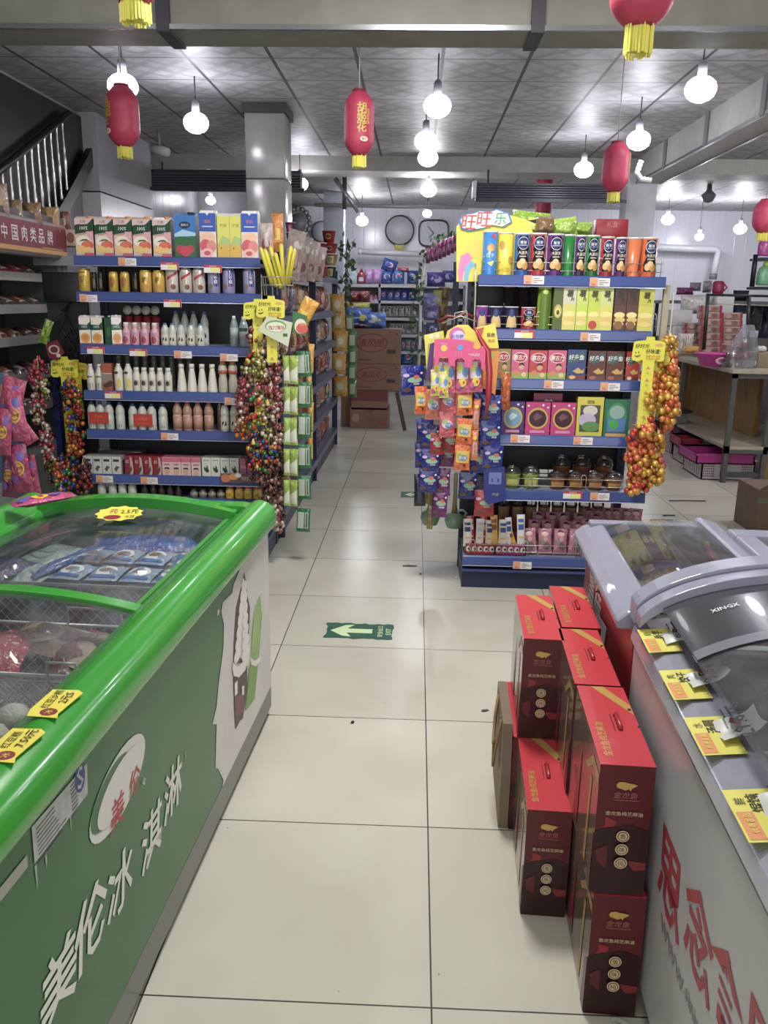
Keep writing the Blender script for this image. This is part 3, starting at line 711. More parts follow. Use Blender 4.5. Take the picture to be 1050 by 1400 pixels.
for j in range(4):
    for i in range(3):
        x, y = -.19-i*.095+random.uniform(-.01, .01), -1.38-j*.1+random.uniform(-.01, .01)
        b = MB(); b.sph((0, 0, 0), .042, ball, 12, sz=.85); o = b.build('frozen_ball', None); o.location = FM @ Vector((x, y, .695+random.uniform(0, .02)))
        tag(o, f'pale frosted ball, {ORD[j]} row from far side, {ORD[i]} from right, in the near basket', 'frozen food', 'frozen balls in the near basket')
# ================================================================== GREY RIMMED FREEZERS ON THE RIGHT
lil = m('#8d90a4', .25, coat=.3, var=.04); lil_d = m('#4a4d5c', .3); wbody = m('#b4b3b6', .3, var=.05, vs=4); din = m('#6c7072', .5, var=.15)
RT = -.055
def well(t, W, L, zt, mt_out, mt_in):
    b = MB()
    b.box(0, -L, .07, .03, 0, zt, mt_out); b.box(W-.03, -L, .07, W, 0, zt, mt_out); b.box(.03, -.03, .07, W-.03, 0, zt, mt_out); b.box(.03, -L, .07, W-.03, -L+.03, zt, mt_out)
    b.box(.03, -L+.03, .07, W-.03, -.03, .42, mt_in)
    for x0, x1 in ((.03, .09), (W-.09, W-.03)): b.box(x0, -L+.03, .42, x1, -.03, zt-.005, mt_in)
    b.box(.09, -.09, .42, W-.09, -.03, zt-.005, mt_in)
    return b
wz = thing('island_freezer', 'white bodied freezer with an arched grey frame and red side lettering, right', 'freezer', (.590, 2.03, 0), RT)
WM = Matrix.Translation(wz.location) @ Matrix.Rotation(RT, 4, 'Z'); WI = WM.inverted(); WN = WM.to_3x3() @ Vector((1, 0, 0))
WW, WL = .86, 2.3
well(wz, WW, WL, .79, wbody, din).build('body', wz)
b = MB(); b.box(.02, -WL, .02, WW-.02, -.02, .07, m('#3a3a3c', .5)); b.build('plinth', wz)
b = MB()
SP = [(-.008, .785), (-.012, .80), (-.006, .832), (.02, .848), (.085, .858), (.10, .85), (.10, .80), (.0, .785)]
for pr, mt in ((SP, m('#a9abbb', .16, .25, coat=.4)),): b.prism(pr, -WL, 0, mt, 'y'); b.prism([(WW-x, z) for x, z in pr[::-1]], -WL, 0, mt, 'y')
b.build('side_rail', wz, bevel=.004)
def warch(x, k=1.0): return .845+.185*math.sqrt(max(0, 1-((x-WW/2)/(WW/2+.03))**2))*k
def archband(b, y0, y1, z_lo, z_hi, mt, n=26, xa=-.012, xb=WW+.012, lo=None):
    xs = [xa+(xb-xa)*(.5-.5*math.cos(PI*i/n)) for i in range(n+1)]
    pts = [(x, warch(x)+z_hi) for x in xs]+[(x, warch(x)+z_lo) for x in xs[::-1]]
    b.prism(pts, y0, y1, mt, 'y')
b = MB(); archband(b, -.035, .035, -.05, .002, lil); archband(b, -.09, -.042, -.04, -.008, lil); b.build('arched_frame', wz, bevel=.006)
b = MB(); xs = 30
def wsheet(y0, y1, dz): return lambda u, v: (.04+(WW-.08)*(.5-.5*math.cos(PI*u)), y0+(y1-y0)*v, warch(.04+(WW-.08)*(.5-.5*math.cos(PI*u)))+dz)
GD = glass('#c4c9cc', .9, .12)
b.sheet(wsheet(-2.2, -.40, -.034), 24, 2, GD); b.build('curved_glass', wz)
b = MB(); b.sheet(wsheet(-.36, -.085, -.030), 24, 2, m('#3a3d43', .22, coat=.2)); b.build('tinted_glass_band', wz)
b = MB(); b.sheet(wsheet(-.40, -.36, -.027), 24, 1, m('#6a6e78', .3)); b.sheet(wsheet(-.3601, -.40, -.034), 24, 1, m('#6a6e78', .3)); b.build('glass_edge_strip', wz)
q = WI @ AT(932, 850, P=WM @ Vector((0, -.15, 0)), N=Vector((0, 0, 1)) if False else Vector((-.6, -.1, 1)).normalized())
b = MB()
def wmap(x, z, e):
    xx = .15+x*.75; return (xx, -.2+z+.1*x, warch(xx)-.0285+e)
b.decals([('t', 0, 0, .019, 'XINGX', m('#d8dade', .4))], wmap, .001); b.build('lid_lettering', wz)
# side lettering
ws = lambda y, z, e: (-e, y, z)
def wside(px, py):
    q = WI @ AT(px, py, P=WM @ Vector((0, 0, 0)), N=WN); return (q.y, q.z)
rl = m('#a82a38', .4)
b = MB()
def wt(ch, px, py, sz, mt, st=1.):
    y, z = wside(px, py); b.decals([('t', -y, z, sz, ch, -.18, st, mt)], lambda x, zz, e: (-e, -x, zz), .0014)
wt('思', 916, 1205, .165, rl, 1.05); wt('念', 955, 1280, .165, rl, 1.05); wt('食', 992, 1368, .165, rl, 1.05); wt('品', 1040, 1470, .165, rl, 1.05)
wt('www', 918, 1302, .032, m('#8d7f84', .5), 1.3); wt('.sinian', 948, 1385, .032, m('#8d7f84', .5), 1.2)
b.build('side_lettering', wz)
# white basket and goods inside
def rbasket():
    t = thing('wire_basket', 'white wire basket with a tall handle inside the arched freezer', 'basket', tuple(WM @ Vector((WW/2, -.75, .62))), RT)
    w, d, h = .33, .22, .16
    b = MB(); b.tube([(-w, -d, h), (w, -d, h), (w, d, h), (-w, d, h)], .006, wire, 6, True); b.build('rim_wire', t)
    b = MB(); b.tube([(-w*.1, d, h), (-w*.1, d, h+.075), (w*.8, d, h+.075), (w*.8, d, h)], .006, wire, 6); b.build('handle', t)
    b = MB(); bkw = m('#35373a', .4)
    for i in range(18):
        for sx in (0, 1):
            x = -w+2*w*i/17; b.tube([(x, -d, 0), (x+(.04 if sx else -.04), -d, h)], .002, bkw, 3); b.tube([(x, d, 0), (x, d, h)], .002, bkw, 3)
    b.build('mesh_wall', t)
rbasket()
def wlay(x, y, z, w, h, d, col, lab, rz=0., seed=1):
    b = MB(); b.pillow(w, h, d, m(col, .4), wr=.01, seed=seed); o = b.build('frozen_food_bag', None)
    o.matrix_world = WM @ Matrix.Translation((x, y, z)) @ Matrix.Rotation(rz, 4, 'Z') @ Matrix.Rotation(-PI/2, 4, 'X') @ Matrix.Translation((0, 0, -h/2)); tag(o, lab, 'frozen food bag')
wlay(.43, -.72, .66, .5, .3, .1, '#5a5f62', 'grey frosted bag in the arched freezer basket', .1, 3)
wlay(.45, -.40, .62, .55, .28, .1, '#a3a8a8', 'pale frosted bag behind the basket in the arched freezer', .0, 4)
wlay(.45, -1.1, .60, .5, .35, .1, '#7a3b36', 'dark red bag near the camera in the arched freezer', .1, 5)
# yellow price cards clipped on the rail
oj = m('#d98a4a', .5); yc = m('#d9d24a', .5)
def card(px, py, lab, price, n):
    q = WI @ AT(px, py, Z=.845); L = .14
    b = MB(); f = lambda x, z, e: (x, z, e)          # x across the rail (0 outer .. ), z along
    t = [(-.016, -L/2), (.062, -L/2), (.062, L/2), (-.016, L/2)]
    tri_poly(b, t, f, yc, 0); tri_poly(b, t, f, yc, .001)
    b.decals([('r', -.012, -L*.46, .014, L*.05, oj)], f, .0016)
    R = lambda x, z, e: (.03-z, x, e)
    b.decals([('t', -.024, .028, .012, '优惠商品', yc)], lambda x, z, e: (.03-z, x, e), .003)
    b.decals([('t', .03, .004, .024, ['香芋', '饺子', '汤圆', '馄饨'][n % 4], ink), ('t', .035, .028, .018, ['奶', '肉', '水', '鲜'][n % 4], ink)], R, .0022)
    o = b.build('price_card', None); o.matrix_world = WM @ Matrix.Translation((.0, q.y, .852)) @ Matrix.Rotation(-.12, 4, 'Y')
    tag(o, lab, 'price card', 'yellow price cards on the arched freezer rail')
    bp = MB(); bp.sheet(lambda u, v: (.03+.075*u, -.04+.075*v+.006*math.sin(6*u), .006+.035*u*u+.006*math.sin(5*v+n)), 6, 6, m('#c9cac4', .4))
    bp.decals([('t', 0, 0, .04, price, ink)], lambda x, z, e: (.066-z*.9, .002+x, .010+.035*((.036-z*.9)/.075)**2+.004+e), .005)
    bp.decals([('e', -.012, -.012, .012, .011, m('#c03838', .4))], lambda x, z, e: (.055-z, .008-x, .014+e), .004); bp.build('curled_tag', o)
card(893, 880, 'yellow price card with curled tag nearest the arched frame', '9.8元', 0)
card(915, 940, 'second yellow price card, overlapping the card beside the arched frame', '9.5元', 1)
card(948, 1010, 'yellow price card marked 29.8 on the freezer rail', '29.8元', 2)
card(1020, 1120, 'yellow price card at the lower right photo edge of the rail', '5.8元', 3)
# red bodied freezer behind
rz_ = thing('island_freezer', 'red bodied freezer with grey rim and glass top behind the arched one', 'freezer', (.645, 2.93, 0), RT)
ZM = Matrix.Translation(rz_.location) @ Matrix.Rotation(RT, 4, 'Z'); RW, RL = .43, .86
redb = m('#a02232', .3)
b = MB(); b.box(0, -RL, .06, .03, 0, .80, redb); b.box(RW-.03, -RL, .06, RW, 0, .80, redb); b.box(.03, -.03, .06, RW-.03, 0, .80, redb); b.box(.03, -RL, .06, RW-.03, -RL+.03, .8, redb)
b.box(.03, -RL+.03, .06, RW-.03, -.03, .55, din); b.build('body', rz_)
b = MB(); f = lambda x, zz, e: (-e, -x, zz)
b.decals([('t', .25, .69, .13, '雪糕', wh), ('p', [(.30, .64), (.36, .52), (.40, .6), (.46, .45), (.5, .66)], wh), ('t', .62, .42, .08, '冰', wh)], f, .0014); b.build('side_print', rz_)
b = MB(); lp = [(-.045, .80), (-.05, .825), (-.02, .85), (.04, .868), (.055, .86), (.055, .80)]
b.prism(lp, -RL, .02, lil, 'y'); b.prism([(RW-x, z+.03) for x, z in lp[::-1]], -RL, .02, lil, 'y'); b.box(0, -.03, .8, RW, .02, .875, lil); b.build('rim', rz_, bevel=.006)
b = MB(); b.sheet(lambda u, v: (.05+(RW-.09)*u, -RL+.02+(RL-.05)*v, .862+.03*u+.02*math.sin(PI*u)), 10, 2, glass('#c9ceca', .8, .10)); b.build('glass_lid', rz_)
for i, (x, y, c, lab) in enumerate(((.2, -.62, '#c9b08c', 'tan frozen pack near the arch under the red freezer glass'), (.26, -.3, '#8b8a5a', 'olive frozen bag at the far end under the red freezer glass'), (.15, -.35, '#565a44', 'dark green frozen bag beside the red freezer left rim'))):
    b = MB(); b.pillow(.22, .26, .06, m(c, .4), wr=.01, seed=i+40); o = b.build('frozen_food_bag', None)
    o.matrix_world = ZM @ Matrix.Translation((x, y, .68+.02*i)) @ Matrix.Rotation(.4*i, 4, 'Z') @ Matrix.Rotation(-PI/2, 4, 'X') @ Matrix.Translation((0, 0, -.13)); tag(o, lab, 'frozen food bag')
tz = thing('island_freezer', 'flat topped grey freezer with glass at the right photo edge', 'freezer', (1.10, 2.74, 0), RT)
well(tz, 1.1, .70, .82, wbody, din).build('body', tz)
b = MB(); b.box(-.02, -.06, .82, 1.1, .03, .90, lil); b.box(-.02, -.70, .82, .05, -.06, .90, lil); b.box(1.03, -.7, .82, 1.12, .03, .9, lil); b.build('rim', tz, bevel=.008)
b = MB(); b.sheet(lambda u, v: (.05+.98*u, -.70+.64*v, .893), 2, 2, glass('#b9b2ae', 1.2, .25)); b.build('glass_lid', tz)
b = MB(); f = lambda x, z, e: (x, z, e)
for i in range(6):
    x = .2+i*.15; tri_poly(b, [(x, -.03), (x+.04, .0), (x+.12, -.005), (x+.14, -.03), (x+.07, -.045)], f, [wh, ys, m('#b9584a', .5)][i % 3], .002)
b.X = Matrix.Translation((0, 0, .9)); o = b.build('torn_sticker_strip', None); 
for v in o.data.vertices: v.co.z += .9
o.location = tz.location; o.rotation_euler.z = RT; tag(o, 'torn paper stickers along the back rim of the flat freezer', 'sticker')
# ================================================================== RED GIFT BOXES
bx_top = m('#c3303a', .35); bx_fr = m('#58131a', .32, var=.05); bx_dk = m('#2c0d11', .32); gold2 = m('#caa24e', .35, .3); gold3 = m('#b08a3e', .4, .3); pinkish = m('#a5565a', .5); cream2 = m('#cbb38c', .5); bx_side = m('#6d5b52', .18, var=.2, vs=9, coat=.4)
BW, BD, BH = .120, .385, .330
def gift_box():
    b = MB(); x0, x1 = -BW/2, BW/2
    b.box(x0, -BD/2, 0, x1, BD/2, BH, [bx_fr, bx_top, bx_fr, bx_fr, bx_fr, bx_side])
    ff = mflat(-BD/2)
    D = [('p', [(x0+.001, .002), (x1-.001, .002), (x1-.001, .17), (.02, .185), (x0+.001, .165)], bx_dk),
         ('p', [(-.04, .20), (-.015, .192), (-.018, .178), (-.045, .172), (-.038, .182)], m('#8f2428', .4)),
         ('p', [(.02, .092), (.058, .088), (.058, .070), (.034, .066), (.022, .08)], m('#7d1f24', .4)), ('p', [(-.055, .115), (-.03, .13), (-.028, .10), (-.03, .07), (-.05, .085)], m('#5d181c', .4)),
         # gold fish emblem
         ('p', [(-.022, .283), (-.018, .289), (-.008, .291), (.004, .288), (.014, .287), (.024, .284), (.018, .279), (.012, .275), (.009, .269), (.006, .274), (-.002, .270), (-.010, .273), (-.02, .276)], gold2),
         ('t', 0, .258, .0165, '金龙鱼', .2, 1., pinkish), ('r', -.026, .245, .030, .2465, pinkish),
         ('t', 0, .212, .0105, '金龙鱼纯芝麻油', 0, 1.05, cream2)]
    for i, z in enumerate((.155, .122, .088)): D += [('e', .002, z, .0145, .0145, cream2), ('e', .002, z, .0118, .0118, m('#5a3326', .4)), ('e', .002, z, .0098, .0098, cream2), ('t', .002, z, .013, '香味纯'[i], m('#5a3326', .4))]
    b.decals(D, ff)
    tf = lambda x, y, e: (x, y, BH+e)
    b.decals([('p', [(-.025, BD/2-.002), (x1-.002, BD/2-.150), (x1-.002, BD/2-.100), (.008, BD/2-.002)], gold2)], tf)
    b.decals([('t', 0, 0, .021, '金龙鱼纯芝麻油', 0, 1., gold2)], lambda x, z, e: (-.036-z, -.08+x, BH+e), .0009)
    # ribbons on the glossy left side
    sf = lambda y, z, e: (x0-e, y, z)
    b.decals([('p', [(-.19, .30), (-.11, .305), (-.03, .24), (-.05, .235), (-.12, .285), (-.19, .275)], gold3), ('p', [(-.11, .02), (-.085, .02), (-.10, .25), (-.12, .25)], gold3), ('p', [(.03, .02), (.1, .02), (.03, .25)], m('#8d2a2c', .3)), ('p', [(-.19, .0), (-.15, .0), (-.16, .13), (-.19, .16)], m('#5d2422', .3))], sf)
    o = b.build('gift_box', None)
    h = MB(); h.tube([(.012, -.035, BH), (.012, -.03, BH+.007), (.012, .03, BH+.007), (.012, .035, BH)], .006, m('#9d2630', .3), 6); h.box(-.002, -.04, BH, .0, .04, BH+.0012, m('#3a1014', .5)); h.build('handle', o)
    s = MB(); s.box(x1-.004, -.02, BH-.0, x1+.0008, -.012, BH+.001, m('#2a0c10', .5)); s.box(x1-.012, BD/2-.13, BH, x1-.004, BD/2-.118, BH+.0012, m('#2a0c10', .5)); s.build('lid_slot', o)
    return o
BT = -.05
G = 'red sesame oil gift boxes stacked before the freezer'
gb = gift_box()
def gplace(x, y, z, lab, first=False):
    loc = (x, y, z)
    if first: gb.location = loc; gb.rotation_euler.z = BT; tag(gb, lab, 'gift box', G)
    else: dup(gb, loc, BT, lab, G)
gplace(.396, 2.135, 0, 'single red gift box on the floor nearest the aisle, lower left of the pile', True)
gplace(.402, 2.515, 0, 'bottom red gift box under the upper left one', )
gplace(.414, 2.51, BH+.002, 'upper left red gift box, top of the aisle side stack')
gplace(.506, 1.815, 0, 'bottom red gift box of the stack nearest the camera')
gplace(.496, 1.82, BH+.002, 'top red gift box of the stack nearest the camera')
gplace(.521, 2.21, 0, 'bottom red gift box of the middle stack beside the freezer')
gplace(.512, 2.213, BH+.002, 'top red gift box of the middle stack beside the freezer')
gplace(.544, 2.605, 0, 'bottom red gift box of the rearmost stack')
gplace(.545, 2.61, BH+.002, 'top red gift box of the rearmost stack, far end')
# brown paper bag with rope handles
t = thing('paper_bag', 'brown paper gift bag with rope handles leaning behind the red boxes', 'bag', (.325, 2.50, 0), -.04)
b = MB(); kraft = m('#7d6a55', .6, var=.1); b.prism([(-.17, 0), (.16, 0), (.17, .2), (.15, .36), (-.15, .36), (-.18, .2)], -.018, .012, kraft, 'x'); b.decals([('e', -.02, .2, .07, .06, m('#6d2c2c', .5))], lambda y, z, e: (-.018-e, y, z)); b.build('body', t)
for s in (-1, 1):
    b = MB(); b.tube([(-.02, s*.07+.07, .35), (-.03, s*.07+.05, .25), (-.038, s*.06, .17), (-.036, s*.05-.03, .2), (-.02, s*.05-.05, .35)] if False else [(-.02, -.10, .345), (-.03+.004*s, -.09, .26+.03*s), (-.036, -.03+.02*s, .18+.03*s), (-.03, .05, .25+.03*s), (-.02, .08, .345)], .005, m('#8a6c3e', .6), 6); b.build('rope_handle', t)
# oil bottle gap with yellow label between the stacks
t = thing('oil_bottle', 'slim green oil bottle with white cap between the red gift boxes', 'bottle', (.457, 2.33, .332))
b = MB(); b.lathe([(.0, 0), (.012, .0), (.012, .16), (.006, .2), (.006, .22)], m('#8a8a2c', .3), 12); b.build('body', t)
b = MB(); b.lathe([(.0075, .215), (.0075, .235), (1e-6, .237)], m('#e0e0da', .4), 10); b.build('cap', t)
# ================================================================== FLOOR SIGNS AND LITTER
grn = m('#1f5d44', .5, var=.12, vs=20); lum = m('#cfe8b4', .5)
b = MB(); x0, x1, y0, y1 = -.43, -.085, 3.82, 4.02
rag = []
rnd = random.Random(5)
for i in range(15): rag.append((x0+(x1-x0)*i/14, y0+rnd.uniform(-.008, .008)))
for i in range(6): rag.append((x1+rnd.uniform(-.006, .006), y0+.015+(y1-y0-.03)*i/5))
for i in range(15): rag.append((x1-(x1-x0)*i/14, y1+rnd.uniform(-.008, .008)))
for i in range(6): rag.append((x0+rnd.uniform(-.01, .01), y1-.02-(y1-y0-.04)*i/5))
f = lambda x, y, e: (x, y, e)
tri_poly(b, rag, f, grn, .001)
ym = (y0+y1)/2
tri_poly(b, [(-.405, ym), (-.33, ym+.075), (-.285, ym+.08), (-.32, ym+.028), (-.19, ym+.026), (-.19, ym-.028), (-.32, ym-.026), (-.295, ym-.075), (-.34, ym-.066)], f, lum, .0016)
b.decals([('t', 0, 0, .028, '安全出口', lum), ('t', 0, -.042, .026, 'EXIT', 0, .9, lum)], lambda x, z, e: (-.15-z, ym+x*1.25, e), .0018)
tag(b.build('floor_sign', None), 'worn green EXIT arrow sign stuck on the near floor tiles', 'floor sign')
b = MB(); x0, x1, y0, y1 = -.105, .22, 6.9, 7.12
b.box(x0, y0, 0, x1, y1, .001, grn); tri_poly(b, [(-.07, 7.01), (-.02, 7.08), (.0, 7.08), (-.02, 7.04), (.1, 7.04), (.1, 6.98), (-.02, 6.98), (0, 6.94), (-.02, 6.94)], f, lum, .0018)
b.decals([('t', 0, 0, .03, '安全出口', lum)], lambda x, z, e: (.15-z, 7.01+x, e), .0018)
tag(b.build('floor_sign', None), 'second green arrow sign on the floor beside the candy stand', 'floor sign')
LIT = [((560,774),(.09,.02),'#6a3a3c','torn dull red paper strip on the floor near the snack display'), ((482,988),(.012,.02),'#2a2824','dark crumb on the floor tile left of the long joint'), ((663,972),(.03,.014),'#4a463c','small dark scrap on the tile left of the paper bag'), ((624,790),(.02,.04),'#c0c2c6','white paper scrap beside the snack display base'), ((575,785),(.012,.03),'#3c3030','dark thin scrap beside the red paper strip'), ((848,1398),(.04,.012),'#c8c8c8','white scrap at the freezer foot, bottom right')]
for (px, py), (w, d), c, lab in LIT:
    p = AT(px, py, Z=0); b = MB(); b.sheet(lambda u, v: ((u-.5)*w, (v-.5)*d, .002+.003*math.sin(4*u+3*v)**2), 4, 3, m(c, .6)); b.sheet(lambda u, v: ((u-.5)*w, (v-.5)*d, .0+.003*math.sin(4*u+3*v)**2), 4, 3, m(c, .6))
    tag(b.build('paper_scrap', None, tuple(p), random.uniform(-.4, .4)), lab, 'litter')
# ================================================================== DISPLAY SHELVES
shelf_b = m('#3a5090', .3, coat=.3); shelf_d = m('#1b2748', .4); under = m('#23283a', .5); tray_g = m('#8a92a0', .35); postm = m('#a9acb2', .35, .5)
def gondola(lab, x0, x1, yf, depth, zs, cat='display shelf', back='solid', widths=None, base=True, post=True, top_z=None):
    t = thing('display_shelf', lab, cat, ((x0+x1)/2, yf, 0)); cx = (x0+x1)/2
    zt = top_z or zs[0]+.02
    if back == 'both':
        b = MB(); bm_ = m('#1c1e26', .5); b.box(x0-cx, depth-.02, .64, x1-cx, depth, zt-.03, bm_); b.box(x0-cx, depth-.02, .1, x0-cx+.42, depth, .64, bm_); b.build('back_panel', t)
    if back == 'solid':
        b = MB(); b.box(x0-cx, depth-.03, .05, x1-cx, depth, zt, m('#2a2d38', .5)); b.build('back_panel', t)
    else:
        b = MB(); g = m('#1d1f26', .4)
        n = int((x1-x0)/.085)
        for i in range(n+1): x = x0-cx+(x1-x0)*i/n; b.tube([(x, depth, .1), (x, depth, zt)], .003, g, 4)
        for i in range(int(zt/.085)): b.tube([(x0-cx, depth, .1+i*.085), (x1-cx, depth, .1+i*.085)], .003, g, 4)
        b.build('wire_back', t)
    for x in (x0-cx+.02, x1-cx-.02):
        b = MB(); b.box(x-.025, depth-.05, 0, x+.025, depth+.01, zt, shelf_d)
        for k in range(int(zt/.06)): b.box(x-.006, depth-.052, .05+k*.06, x+.006, depth-.0505, .08+k*.06, m('#101218', .6))
        b.build('upright', t)
    for i, z in enumerate(zs):
        a0, a1 = (widths[i] if widths else (x0, x1)); a0 -= cx; a1 -= cx
        b = MB(); b.box(a0, .004, z-.028, a1, depth-.03, z, under); b.box(a0, .004, z-.004, a1, depth-.03, z+.0005, tray_g)
        b.prism([(.0, z-.052), (-.012, z-.052), (-.014, z-.046), (-.010, z-.002), (-.004, z+.004), (.006, z+.004), (.006, z-.03)], a0, a1, shelf_b, 'x'); b.box(a0, .0, z-.05, a0+.003, depth*.8, z, shelf_d); b.box(a1-.003, .0, z-.05, a1, depth*.8, z, shelf_d)
        b.prism([(-.014, z-.052), (.0, z-.052), (.0, z-.056), (-.015, z-.056)], a0, a1, m('#aab2c4', .25, .4), 'x')
        b.build('tray', t)
    if base:
        b = MB(); b.box(x0-cx, .02, .0, x1-cx, depth, .105, shelf_d); b.box(x0-cx, .0, .105, x1-cx, depth, .12, shelf_b); b.build('base', t)
    return t
tag_w = m('#e6dede', .4); tag_o = m('#d8a08c', .5); tag_r = m('#c03a4a', .5); tag_y = m('#e2e07a', .5); tag_x = m('#8d8486', .5)
_tags = {}
def price_tag(kind, px, py, Y, lab, grp):
    p = AT(px, py, Y=Y-.017)
    if kind in _tags: return dup(_tags[kind], tuple(p), 0, lab, grp)
    b = MB(); w, h = .108, .042
    b.box(-w/2, -.0012, -h/2, w/2, .0012, h/2, tag_w)
    f = mflat(-.0014)
    if kind == 'A': b.decals([('r', -w/2, -h/2, -w*.1, h/2+.004, tag_o), ('e', -w*.3, .005, .012, .012, m('#e0a05a', .5)), ('t', -w*.3, -.012, .011, '特价', tag_r), ('r', -.005, .008, .03, .011, tag_x), ('r', -.005, -.002, .045, .001, tag_x), ('r', -.005, -.012, .02, -.009, tag_x)], f)
    else: b.decals([('r', -w/2, h/2-.012, w/2, h/2+.002, tag_r), ('r', -w/2+.004, -h/2+.004, w/2-.012, h/2-.012, tag_w), ('r', -w*.12, -h/2+.005, w*.36, h/2-.013, tag_y), ('r', w/2-.01, -h/2, w/2, h/2, tag_r), ('t', -.0, h/2-.005, .008, '商品标价签', tag_w)], f)
    o = b.build('price_tag', None, tuple(p)); tag(o, lab, 'price tag', grp); _tags[kind] = o
    return o
LY = 5.05
LZ = [1.869, 1.663, 1.352, 1.072, .83, .544, .40]
LX0, LX1 = -2.05, -.935
gondola('blue end display shelf full of drinks, left of the aisle', LX0, LX1, LY, .42, LZ, top_z=1.88)
LT = [(174,355,'A'),(232,361,'B'),(291,365,'B')], [(121,405,'A'),(236,412,'B')], [(131,476,'B'),(189,479,'B'),(250,482,'A'),(313,486,'A')], [(155,537,'B'),(319,546,'A')], [(232,594,'A')], [(143,652,'A'),(204,654,'A')]
NM = ['top', 'second', 'third', 'fourth', 'fifth', 'sixth', 'lowest']
for i, r_ in enumerate(LT):
    for j, (x, y, k) in enumerate(r_):
        price_tag(k, x, y+3, LY, (f'{ORD[j]} price tag from left on {NM[i]} rail of the drinks shelf' if len(r_) > 1 else f'only price tag on {NM[i]} rail of the drinks shelf'), 'price tags of the drinks shelf')
# ---- product builders (front towards the camera at -y, origin bottom centre)
K = lambda c, r=.35: m(c, r)
whi = K('#e8e6e0'); offw = K('#d8d4cc'); grey_c = K('#8a8a8c')
def carton(face, side, top, D, capc=None, dep=.085, gable=True, capx=.25):
    def mk(w, h):
        b = MB(); hb = h*.93 if gable else h
        b.box(-w/2, 0, 0, w/2, dep, hb, [K(side), K(top), K(face), K(side), K(face), K(side)])
        if gable: b.prism([(0, hb), (dep, hb), (dep*.55, h), (dep*.45, h)], -w/2, w/2, K(top), 'x')
        b.decals(D(w, h), mflat(0))
        o = b.build('drink_carton', None)
        if capc:
            c = MB(); c.lathe([(w*.16, 0), (w*.16, h*.05), (w*.14, h*.055)], K(capc), 12, (w*capx, dep*.35, h*.955)); c.build('cap', o)
        return o
    return mk
def wavepoly(w, z0, z1, amp, col, ph=0., n=8):
    return ('p', [(-w/2+w*i/n, z0) for i in range(n+1)]+[(w/2-w*i/n, z1+amp*math.sin(PI*i/n*1.3+ph)) for i in range(n+1)], col)
def peachD(w, h):
    return [('p', [(-w/2, h*.55), (w/2, h*.62), (w/2, h*.93), (w*.36, h*.86), (w*.2, h*.80), (-w*.1, h*.79), (-w*.3, h*.80), (-w/2, h*.77)], K('#17472f')),
            ('p', [(-w/2, h*.55), (-w*.1, h*.56), (w/2, h*.64), (w/2, h*.61), (-w*.1, h*.535), (-w/2, h*.53)], K('#c08a78')),
            ('t', -.0, h*.70, h*.095, '100%', .15, .82, whi), ('t', -w*.05, h*.865, h*.07, '汇源', K('#9a6a6a')),
            ('e', -w*.06, h*.38, w*.40, h*.13, K('#efe2d2')), ('p', [(w*.1, h*.62), (w/2, h*.62), (w/2, h*.4), (w*.3, h*.45)], K('#e2a4b4')),
            ('e', w*.16, h*.28, w*.34, h*.11, K('#d85a3e')), ('e', -w*.05, h*.18, w*.45, h*.09, K('#e8c074')), ('e', w*.12, h*.30, w*.22, h*.075, K('#e0705a')),
            ('p', [(-w*.3, h*.36), (-w*.12, h*.42), (w*.12, h*.43), (w*.3, h*.39), (w*.05, h*.395), (-w*.15, h*.38)], K('#2f5c3c')),
            ('p', [(-w*.1, 0.001), (w/2, .001), (w/2, h*.09), (0, h*.08)], K('#c05a62')), ('r', -w/2, .001, -w*.1, h*.05, K('#9aa09a'))]
W1 = 'on top drinks shelf'
row(carton('#dcc0bc', '#1d4030', '#e0cfc8', peachD, '#e2883a'), [(102,127,294),(129,154,295),(155,180,296),(181,206,297),(209,233,297)], LY, LZ[0], 'peach juice carton marked 100%', W1, 'juice carton', 'peach juice cartons')
def lycheeD(w, h):
    return [('r', -w/2, h*.5, w/2, h*.93, K('#2d78c4')), ('p', [(-w/2, h*.42), (-w*.2, h*.5), (w*.1, h*.44), (w/2, h*.52), (w/2, .002), (-w/2, .002)], K('#2e6a3a')), ('p', [(-w/2, h*.52), (-w*.1, h*.62), (w/2, h*.55), (w/2, h*.48), (-w/2, h*.46)], K('#a8cfe8')),
            ('e', 0, h*.72, w*.27, h*.075, K('#1c2440')), ('t', 0, h*.72, h*.055, '荔枝汁', whi), ('e', -w*.25, h*.18, w*.2, h*.1, K('#b83a4c')), ('e', w*.22, h*.18, w*.2, h*.1, K('#b83a4c')), ('e', 0, h*.14, w*.24, h*.12, K('#c64458'))]
row(carton('#2d78c4', '#163a2a', '#1e5fae', lycheeD, '#20221f'), [(238,267,290)], LY, LZ[0], 'wide blue and green lychee juice carton', W1, 'juice carton')
def bpeachD(w, h):
    return [('r', -w/2, h*.55, w/2, h*.93, K('#2d58b8')), ('p', [(-w*.42, h*.93), (-w*.1, h*.93), (0, h*.88), (w*.1, h*.93), (w*.42, h*.93), (w*.42, h*.985), (-w*.42, h*.985)], whi), ('t', 0, h*.76, h*.07, '蜜桃', K('#d0708a')), ('r', -w*.32, h*.645, w*.32, h*.665, whi), ('e', 0, h*.42, w*.45, h*.12, K('#f0c0a0')), ('e', -w*.15, h*.25, w*.34, h*.14, K('#d4566a')), ('e', w*.2, h*.24, w*.3, h*.13, K('#e08a86')), ('e', -w*.05, h*.1, w*.36, h*.1, K('#f0b8b4')), ('e', -w*.05, h*.1, w*.2, h*.05, K('#c45a60'))]
row(carton('#e8d8d0', '#d4d0cc', '#eceae4', bpeachD), [(272,295,286),(330,352,288)], LY, LZ[0], 'blue topped peach milk carton', W1, 'juice carton', 'blue topped peach cartons')
